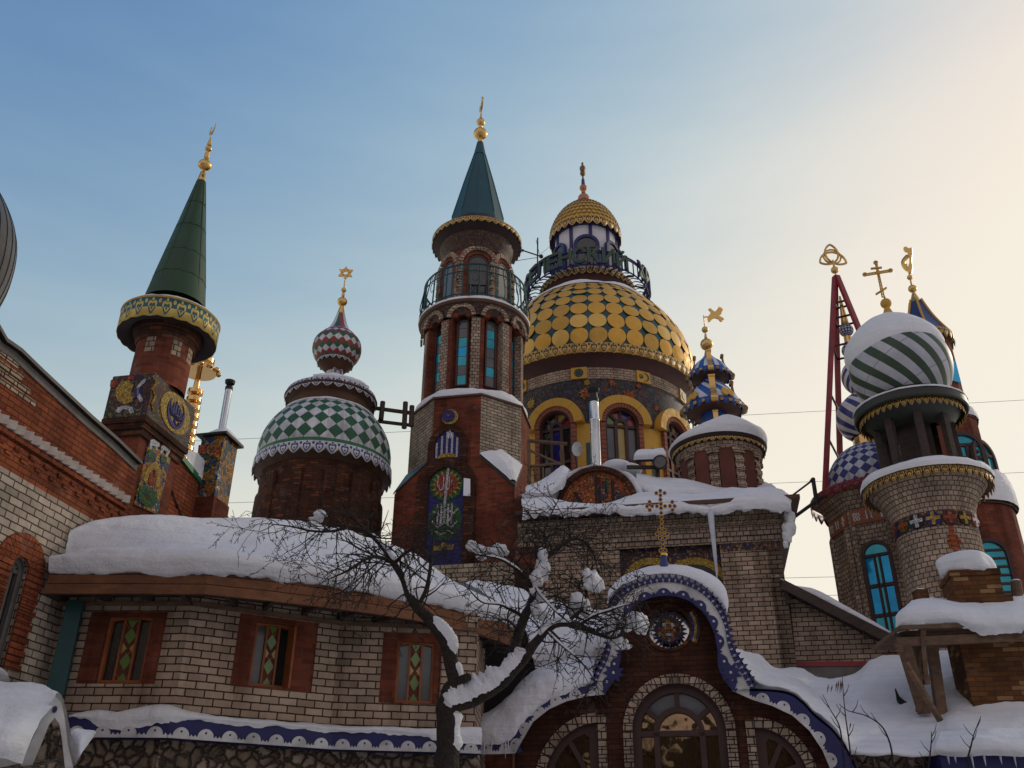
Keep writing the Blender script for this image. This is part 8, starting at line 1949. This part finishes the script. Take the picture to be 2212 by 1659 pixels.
def mixr(f, lift=0, dy=0): return [P(a[0] + (b[0] - a[0]) * f, a[1] + (b[1] - a[1]) * f - lift, a[2] + (b[2] - a[2]) * f + dy) for a, b in zip(fr_, bk_)]
low_ = mixr(0, -26, .12); rows = [[p if i < 8 else q for i, (p, q) in enumerate(zip(low_, mixr(0, 0, .12)))], mixr(.0, 0), mixr(.02, 10, -.08), mixr(.08, 16), mixr(.2, 14), mixr(.45, 8), mixr(.7, 4), mixr(1), mixr(1, -10, .8), mixr(1, -60, 1.4)]
loft(rows, 160, 90, .09, 1.1, 33).build('snow', M['snow'], sn, 60)
sn = thing('snow_overhang', P(2150, 1600, 14), 'overhanging lip of snow above the dark eave at the bottom right', 'snow')
rows = [[P(u, v, y) for u, v, y in r_] for r_ in ([(2022, 1628, 13.9), (2080, 1636, 13.8), (2160, 1634, 13.7), (2250, 1634, 13.6)], [(2018, 1616, 13.8), (2080, 1622, 13.66), (2160, 1620, 13.56), (2250, 1620, 13.5)], [(2022, 1600, 13.9), (2080, 1598, 13.75), (2160, 1596, 13.65), (2250, 1596, 13.6)], [(2030, 1580, 14.3), (2080, 1578, 14.2), (2160, 1574, 14.1), (2250, 1570, 14.0)], [(2030, 1590, 14.8), (2080, 1590, 14.8), (2160, 1588, 14.8), (2250, 1586, 14.8)])]
loft(rows, 60, 30, .03, 2, 5).build('snow', M['snow'], sn, 60)
t = thing('side_eave', P(2140, 1650, 14), 'dark blue painted eave with icicles under the snow at the bottom right corner', 'eave')
mb = MB(); mb.prism([P(2030, 1634, 13.95), P(2250, 1634, 13.7), P(2250, 1664, 13.7), P(2036, 1664, 13.95)], V((0, .5, 0))); mb.build('blue_board', M['blue_paint'], t, 0)
for u, l_ in ((2047, .12), (2062, .1), (2098, .2), (2125, .14), (2160, .12), (2190, .16)):
    mb = MB(); c = P(u, 1632, 13.75); mb.tube([c, c - EZ * l_ * .6, c - EZ * l_], [.018, .01, .001], 6); mb.build('ice', M['ice'], t, 60)
t = thing('wing_wall', P(1950, 1659, 14.6), 'dark stone wall below the sloping snow field at the bottom right', 'wall'); t.location.z = 0
mb = MB(); a, b = P(1800, 1640, 14.55), P(2260, 1640, 14.3); a.z = b.z = 0; zt_ = P(1930, 1612, 14.5).z; mb.prism([a, b, b + EZ * zt_, a + EZ * zt_], V((0, .4, 0))); mb.build('masonry', M['stone'], t, 0)
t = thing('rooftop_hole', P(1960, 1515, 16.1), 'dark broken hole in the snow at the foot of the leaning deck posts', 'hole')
mb = MB(); mb.prism([P(u, v, 16.35 - (v - 1487) * .009) for u, v in ((1934.6, 1486), (1943, 1504), (1953.7, 1513), (1972.8, 1524), (1984, 1538), (1967, 1535), (1948, 1527), (1938.7, 1510))], V((0, .05, -.02))); mb.build('gap_shade', M['dark'], t, 0)  # flat black plate on the snow; the hollow's shade is its colour
# ================================================================ aerials, cables
t = thing('aerial', P(1162, 600, 31.5), 'thin rooftop aerial mast with slanting arms between the central minaret and big dome', 'antenna')
Y_ = 31.0
for a, b, w_ in (((1161.5, 514), (1161, 600), .05), ((1129, 541), (1170, 554.5), .05), ((1158, 518), (1166, 553), .018), ((1098, 566), (1162, 556), .02), ((1165, 552), (1190, 530), .012)):
    mb = MB(); mb.tube([P(*a, Y_), P(*b, Y_)], w_ * .6, 5); mb.build('rod', M['dark_steel'], t, 60)
mb = MB(); mb.ball(P(1169, 554, Y_), .09, 10); mb.ball(P(1129, 541, Y_), .06, 8); mb.build('insulator', M['dark_steel'], t, 60)
t = thing('cable_bracket', P(1764, 1090, 21), 'dark steel bracket strut left of the octagonal tower roof', 'bracket')
for a, b, w_ in (((1756, 1033), (1765, 1092), .05), ((1712, 1070), (1757, 1036), .025), ((1706, 1124), (1776, 1073), .045), ((1758, 1034), (1752, 1040), .05)):
    mb = MB(); mb.tube([P(*a, 20.6), P(*b, 20.6)], w_, 6); mb.build('rod', M['dark_steel'], t, 60)
for i, (a, b, lb) in enumerate((((-900, 1125), (3600, 951), 'thin power cable crossing the sky below the walkway, lowest at the left'), ((-900, 1005), (3600, 780), 'thin power cable crossing the sky at the height of the turret domes'),
                                ((600, 1262), (3600, 1174), 'upper of two low cables in the sky gap beside the side wing'), ((600, 1290), (3600, 1230), 'lower of two low cables in the sky gap beside the side wing'))):
    A_, B_ = P(*a, 46), P(*b, 46); mb = MB(); mb.tube([A_.lerp(B_, k / 12) - EZ * (.5 * math.sin(math.pi * k / 12)) for k in range(13)], .011, 5); o = mb.build('power_cable', M['dark_steel'], None, 60); tag(o, lb, 'cable', 'power cables across the sky')
# ================================================================ the bare apple tree in front
YT = 9.6
t = thing('bare_tree', P(965, 1659, YT), 'gnarled leafless apple tree with snow on its limbs in front of the building', 'tree'); t.location.z = 0
def limb3(L, y0, y1): n = len(L); return [P(u, v, y0 + (y1 - y0) * i / (n - 1)) for i, (u, v, w_) in enumerate(L)]
def pxr(L, pts): return [w_ * .5 * depth(p) / FPX for (u, v, w_), p in zip(L, pts)]
LIMBS = {}
def limb(key, L, y0, y1, n=8, k=5):
    pts = limb3(L, y0, y1); rad = pxr(L, pts); m = (len(L) - 1) * k + 1
    P_ = catmull(pts, m); R_ = [max(.003, p.x) for p in catmull([V((r, 0, 0)) for r in rad], m)]
    P_ = [p + mnoise.noise_vector(p * 5) * r * .35 for p, r in zip(P_, R_)]
    LIMBS[key] = (P_, R_); return P_, R_
trunk = limb('trunk', [(962, 1900, 64), (964, 1700, 58), (966, 1640, 54), (969, 1580, 50), (966, 1540, 52), (968, 1512, 46)], YT, YT, 10)
tz = trunk[0][0].z
limb('L', [(966, 1530, 46), (972, 1500, 42), (984, 1474, 34), (975, 1427, 32), (964, 1385, 31), (938, 1352, 27), (911, 1322, 24), (886, 1288, 19), (868, 1245, 16), (849, 1213, 14), (820, 1174, 11), (791, 1145, 9)], YT, YT - .3)
limb('La', [(791, 1145, 8), (759, 1139, 7), (720, 1147, 6), (675, 1147, 5), (627, 1137, 3.4), (574, 1131, 1.6)], YT - .3, YT - .7)
limb('Lb', [(795, 1150, 6), (759, 1118, 5), (738, 1108, 3), (722, 1092, 1.5)], YT - .3, YT - .1)
limb('Lc', [(849, 1213, 9), (812, 1203, 8), (786, 1211, 6.5), (746, 1235, 5), (706, 1253, 2)], YT - .25, YT - .8)
limb('Ld', [(852, 1215, 8), (876, 1195, 7), (905, 1182, 6), (926, 1198, 3)], YT - .25, YT - .6)
limb('Le', [(790, 1147, 5), (812, 1160, 4), (850, 1164, 3), (900, 1170, 1.5)], YT - .3, YT - .9)
limb('R1', [(897, 1305, 10), (907, 1301, 10), (923, 1269, 9), (931, 1216, 7.5), (934, 1177, 5), (939, 1137, 3.2), (948, 1085, 1.6)], YT - .2, YT)
limb('R', [(966, 1545, 40), (980, 1528, 34), (1009, 1514, 31), (1042, 1503, 30), (1076, 1479, 28), (1125, 1430, 27), (1142, 1412, 24), (1158, 1387, 19), (1177, 1363, 17), (1207, 1348, 16), (1247, 1352, 13.5), (1293, 1369, 9), (1318, 1378, 6), (1345, 1372, 3.5), (1390, 1352, 2)], YT, YT - .2)
limb('V', [(1100, 1450, 26), (1110, 1409, 25), (1119, 1372, 22), (1134, 1335, 20), (1149, 1299, 17), (1156, 1259, 14.5), (1168, 1222, 11.5), (1186, 1198, 9.5), (1220, 1173, 7.5), (1241, 1164, 6), (1265, 1172, 5), (1283, 1199, 4), (1292, 1240, 2)], YT - .1, YT + .3)
limb('Va', [(1152, 1262, 9), (1122, 1234, 8), (1104, 1222, 7), (1079, 1207, 5.5), (1045, 1200, 4), (1005, 1198, 2)], YT + .05, YT - .4)
limb('Vb', [(1165, 1228, 7), (1180, 1190, 6), (1176, 1150, 5), (1190, 1112, 3.4), (1206, 1080, 1.8)], YT + .1, YT + .2)
limb('Vc', [(1150, 1256, 7), (1172, 1290, 6), (1206, 1325, 4.5), (1230, 1345, 2)], YT + .05, YT - .4)
limb('Ra', [(1232, 1350, 9), (1235, 1335, 9), (1258, 1315, 8), (1267, 1292, 7.5), (1266, 1266, 6.5), (1274, 1236, 5), (1290, 1208, 3), (1325, 1150, 1.6)], YT - .15, YT + .2)
limb('Rb', [(1250, 1352, 8), (1282, 1330, 6), (1318, 1318, 4.5), (1355, 1306, 2.5), (1400, 1300, 1.4)], YT - .15, YT - .5)
limb('Rc', [(1180, 1362, 7), (1215, 1395, 6), (1245, 1420, 4.5), (1275, 1455, 2.5), (1292, 1490, 1.4)], YT - .15, YT - .6)
limb('Vd', [(1134, 1335, 8), (1100, 1315, 7), (1078, 1305, 5.5), (1040, 1300, 4), (1010, 1270, 2)], YT, YT - .5)
limb('Ve', [(1122, 1370, 7), (1104, 1345, 5), (1085, 1338, 5), (1062, 1352, 3)], YT, YT - .5)
limb('stub', [(985, 1478, 22), (1000, 1470, 20), (1012, 1462, 18)], YT - .05, YT - .25)
mb = MB()
for k, (P_, R_) in LIMBS.items():
    mb.tube(P_, R_, 10 if R_[0] > .05 else 6)
mb.build('trunk_and_limbs', M['bark'], t, 60)
# twigs: every limb sheds shoots that fork twice
mb = MB(); rng = random.Random(11)
VIEW = V((0, -1, .0))
def shoot(p, d, L_, r, lev):
    n = max(3, int(L_ / .07)); pts = [p]; q = p.copy(); d = d.copy(); st = L_ / n
    bend = V((rng.gauss(0, 1), rng.gauss(0, .6), rng.gauss(0, 1) - .25)) * .16
    for i in range(n):
        d = (d + bend + V((rng.gauss(0, .14), rng.gauss(0, .10), rng.gauss(0, .14)))).normalized(); q = q + d * st; pts.append(q.copy())
        if lev > 0 and i >= 1 and rng.random() < (.72 if lev == 2 else .5):
            e = V((rng.gauss(0, 1), rng.gauss(0, .6), rng.gauss(0, 1))); e = (d * .75 + e.normalized() * .85).normalized()
            shoot(q.copy(), e, L_ * rng.uniform(.35, .62), r * .62, lev - 1)
    mb.tube(pts, [max(.0026, r * (1 - .72 * i / n)) for i in range(n + 1)], 4 if r > .004 else 3, cap=False)
    if lev == 0 or rng.random() < .5:
        for s_ in (.5, .8): 
            c = pts[int(n * s_)]; e = V((rng.gauss(0, 1), rng.gauss(0, .5), rng.gauss(0, 1))).normalized(); mb.tube([c, c + e * rng.uniform(.015, .035)], [.004, .003], 3, cap=False)
spec = {'La': (22, .52, 1.0), 'Lb': (7, .3, .8), 'Lc': (24, .52, 1), 'Ld': (15, .42, 1), 'Le': (14, .4, 1), 'R1': (14, .42, 1), 'Va': (22, .44, 1), 'Vb': (19, .5, 1), 'Vc': (17, .42, 1), 'Ra': (27, .50, 1), 'Rb': (22, .42, 1), 'Rc': (19, .40, 1), 'Vd': (15, .38, 1), 'Ve': (12, .34, 1), 'L': (15, .5, .45), 'V': (31, .50, .65), 'R': (22, .42, .5)}
for k, (n, L_, start) in spec.items():
    P_, R_ = LIMBS[k]; m = len(P_)
    for i in range(n):
        f = (1 - start) + start * (i + rng.random()) / n if start < 1 else (.12 + .88 * (i + rng.random()) / n)
        j = min(m - 2, int(f * (m - 1))); tg = (P_[j + 1] - P_[j]).normalized()
        side = tg.cross(V((0, 1, 0))).normalized() * (1 if rng.random() < .5 else -1)
        if side.z < 0 and k in ('V', 'Ra', 'Vb', 'R') and rng.random() < .45: side = -side
        d = (tg * rng.uniform(.2, .9) + side * rng.uniform(.5, 1) + V((0, rng.uniform(-.45, .45), rng.uniform(-.35, .15)))).normalized()
        shoot(P_[j], d, L_ * rng.uniform(.55, 1.15), max(.0045, min(.010, R_[j] * .5)), 2)
    P2 = P_[-1]; shoot(P2, (P_[-1] - P_[-3]).normalized(), L_ * .6, max(.0035, R_[-1]), 2)
o = mb.build('twigs', M['bark'], t, 60)
# ---- snow caught in the tree
def snow_strip(name, P_, R_, up, wdt, f0, f1, parent, n=40, over=.6, seed=0):
    m = len(P_); rows = []; n = n * 2
    for i in range(n + 1):
        f = f0 + (f1 - f0) * i / n; k = f * (m - 1); i0 = min(int(k), m - 2); p = P_[i0].lerp(P_[i0 + 1], k - i0); r = R_[i0]; tg = (P_[i0 + 1] - P_[i0]).normalized()
        u_ = (up - tg * up.dot(tg)).normalized(); s_ = tg.cross(u_); e = min(1, 5 * i / n, 5 * (n - i) / n) ** .55
        nz = 1 + .5 * mnoise.noise(p * 5 + V((seed, 0, 0))) + .22 * mnoise.noise(p * 12)
        row = []
        for j in range(15):
            a = math.pi * j / 14; rag = .12 * wdt * mnoise.noise(p * 40 + V((j * .8, seed, 0)))
            row.append(p + s_ * (math.cos(a) * (r * over + wdt * .5 * nz) * (.12 + .88 * e) + rag) + u_ * (r * .3 + math.sin(a) ** .75 * (r * .45 + wdt * (nz + .35 * mnoise.noise(p * 16 + s_ * (math.cos(a) * .9)) + .18 * mnoise.noise(p * 45 + s_ * (math.cos(a) * 2.5)))) * e + rag))
        rows.append(row)
    mb = MB(); mb.grid(rows); return mb.build(name, M['snow'], parent, 60)
sn = thing('snow_clump', P(1030, 1470, YT), 'thick snow packed in the fork and along the limbs of the bare tree', 'snow')
PL, RL = LIMBS['L']; PR, RR = LIMBS['R']
snow_strip('snow', PL, RL, V((1, -.25, .45)), .05, .27, .50, sn, 50, .55, 1); snow_strip('snow', PL, RL, V((1, -.25, .5)), .035, .16, .27, sn, 30, .5, 4)
snow_strip('snow', PL, RL, V((.8, -.3, .6)), .02, .62, .74, sn, 30, .6, 2); snow_strip('snow', PL, RL, V((.8, -.3, .6)), .018, .80, .97, sn, 30, .6, 9)
snow_strip('snow', PR, RR, V((-.05, -.35, 1)), .17, .03, .33, sn, 60, .75, 3); snow_strip('snow', PR, RR, V((-.1, -.3, 1)), .075, .28, .44, sn, 40, .7, 5)
snow_strip('snow', PR, RR, V((0, -.3, 1)), .03, .52, .70, sn, 40, .8, 8)
for k_, w_, f0, f1 in (('Va', .012, .1, .8), ('Vd', .010, .2, .8), ('Rb', .012, .1, .8), ('Rc', .010, .0, .5), ('Vc', .010, .1, .7)):
    snow_strip('snow', *LIMBS[k_], V((.1, -.3, 1)), w_, f0, f1, sn, 24, .6, w_ * 900)
snow_strip('snow', *trunk, V((1, -.35, .1)), .05, .42, .86, sn, 40, .45, 6)
def blob(name, parent, u, v, rx, ry, Y, seed, rot=0):
    c = P(u, v, Y); k = depth(c) / FPX; mb = MB(); n, m = 36, 24; rows = []
    for i in range(m + 1):
        b = math.pi * i / m; row = []
        for j in range(n):
            a = 2 * math.pi * j / n; d = V((math.sin(b) * math.cos(a), math.sin(b) * math.sin(a) * .8, math.cos(b)))
            q = 1 + .34 * mnoise.noise(d * 1.5 + V((seed, 0, 0))) + .16 * mnoise.noise(d * 4 + V((0, seed, 0))) + .07 * mnoise.noise(d * 10 + V((seed, 0, seed)))
            if d.z < -.2: q *= 1 - .12 * mnoise.noise(d * 8 + V((seed, seed, 0)))
            row.append(c + V((d.x * rx * k * q, d.y * (rx + ry) / 2 * k * q, d.z * ry * k * q)))
        rows.append(row)
    mb.grid(rows, 0, True); return mb.build(name, M['snow'], parent, 60)
for lb, L in (('rounded lump of snow on the leftmost twigs of the bare tree', [(692, 1112, 14, 11), (682, 1124, 15, 9), (672, 1132, 10, 7)]),
              ('two joined lumps of snow on twigs before the blue calligraphy panel', [(1019, 1180, 13, 11), (1036, 1187, 14, 9), (1052, 1190, 13, 8), (1078, 1190, 19, 15), (1040, 1203, 12, 7)]),
              ('tall lump of snow clinging high on the middle upright limb', [(1160, 1250, 14, 19), (1172, 1230, 15, 24), (1172, 1200, 10, 16), (1166, 1286, 12, 15), (1150, 1278, 8, 8)]),
              ('lump of snow on the middle upright limb level with the eaves', [(1158, 1316, 14, 18), (1172, 1330, 12, 10)]),
              ('pear shaped lump of snow held by twigs before the pale hall wall', [(1278, 1255, 18, 23), (1290, 1262, 15, 18), (1268, 1240, 11, 12)]),
              ('round lump of snow below the pear shaped one in the twigs', [(1248, 1302, 19, 22), (1238, 1318, 16, 14), (1262, 1312, 14, 18)]),
              ('lump of snow on twigs beside the left blue toothed trim of the gable', [(1325, 1352, 18, 20), (1316, 1338, 12, 12)]),
              ('largest round lump of snow in front of the round porch opening', [(1372, 1342, 24, 21), (1384, 1352, 17, 18), (1356, 1346, 16, 17)]),
              ('low lump of snow on twigs beneath the two by the porch opening', [(1336, 1388, 20, 13), (1322, 1376, 12, 10), (1352, 1396, 12, 6)])):
    sn = thing('snow_lump', P(L[0][0], L[0][1], YT), lb, 'snow', 'lumps of snow in the bare tree')
    for i, (u, v, rx, ry) in enumerate(L): blob('snow', sn, u, v, rx, ry, YT + (.05 if i % 2 else 0), u * .1)
sn = thing('snow_lump', PW.px(1703, 1150, .3), 'lump of snow hanging off the right corner of the hall eaves', 'snow')
YL = PW.px(1703, 1140, .2).y
for i, (u, v, rx, ry) in enumerate(((1706, 1120, 12, 20), (1705, 1142, 14, 18), (1700, 1160, 11, 14), (1697, 1176, 6, 9))): blob('snow', sn, u, v, rx, ry, YL, u * .37 + i)
# ================================================================ dry stalks poking out of the snow at the right
for k, (lb, L, br) in enumerate((('tallest dry weed stalk with hanging dead leaves on the right snow field', [(2025 / 1.0, 0, 0)], 0), ('dry weed stalk leaning left on the right snow field', [], 0), ('long curved dry stalk arching left over the right snow field', [], 0), ('short dry twig beside the deck posts', [], 0), ('short forked dry twig at the lower right edge', [], 0))):
    D = [[(1844, 1700), (1840, 1659), (1834, 1600), (1827, 1550), (1822, 1500), (1820, 1462)], [(1826, 1690), (1820, 1610), (1812, 1565), (1795, 1535), (1777, 1500)], [(1932, 1690), (1926, 1620), (1912, 1580), (1895, 1560), (1868, 1545), (1832, 1535), (1812, 1520)], [(2000, 1690), (2008, 1640), (2012, 1600), (2012, 1580)], [(2090, 1640), (2098, 1610), (2104, 1586), (2118, 1550)]][k]
    ys = [13.2, 13.3, 13.1, 13.5, 13.4][k]; tg_ = thing('dry_stalk', P(*D[0], ys), lb, 'weed', 'dry stalks in the snow'); tg_.location.z = 0
    pts = catmull([P(u, v, ys) for u, v in D], 24); base = V((pts[0].x, pts[0].y, 0)); mb = MB(); mb.tube([base] + pts, [.02] + [.015 - .011 * i / 23 for i in range(24)], 5); rr_ = random.Random(k)
    for i in range(6, 22, 4):
        d = V((rr_.choice((-1, 1)) * .5, 0, .6)).normalized(); mb.tube([pts[i], pts[i] + d * .10, pts[i] + d * .16 + V((0, 0, .04))], [.007, .005, .003], 4)
    mb.build('stem', M['bark'], tg_, 60)
    if k == 0:
        M['dead_leaf'] = plain('dead_leaf', (.10, .05, .035), .9)
        for u, v, l_ in ((1812, 1468, 30), (1817, 1466, 34), (1808, 1472, 22), (1820, 1470, 26), (1790, 1478, 20), (1798, 1480, 16), (1838, 1560, 18)):
            a, b = P(u, v, ys - .05), P(u - 3, v + l_, ys - .05); x = V((.011, .004, 0)); mb = MB(); mb.prism([a, a.lerp(b, .35) + x, b, a.lerp(b, .35) - x], V((0, .006, 0))); mb.build('leaf', M['dead_leaf'], tg_, 0)
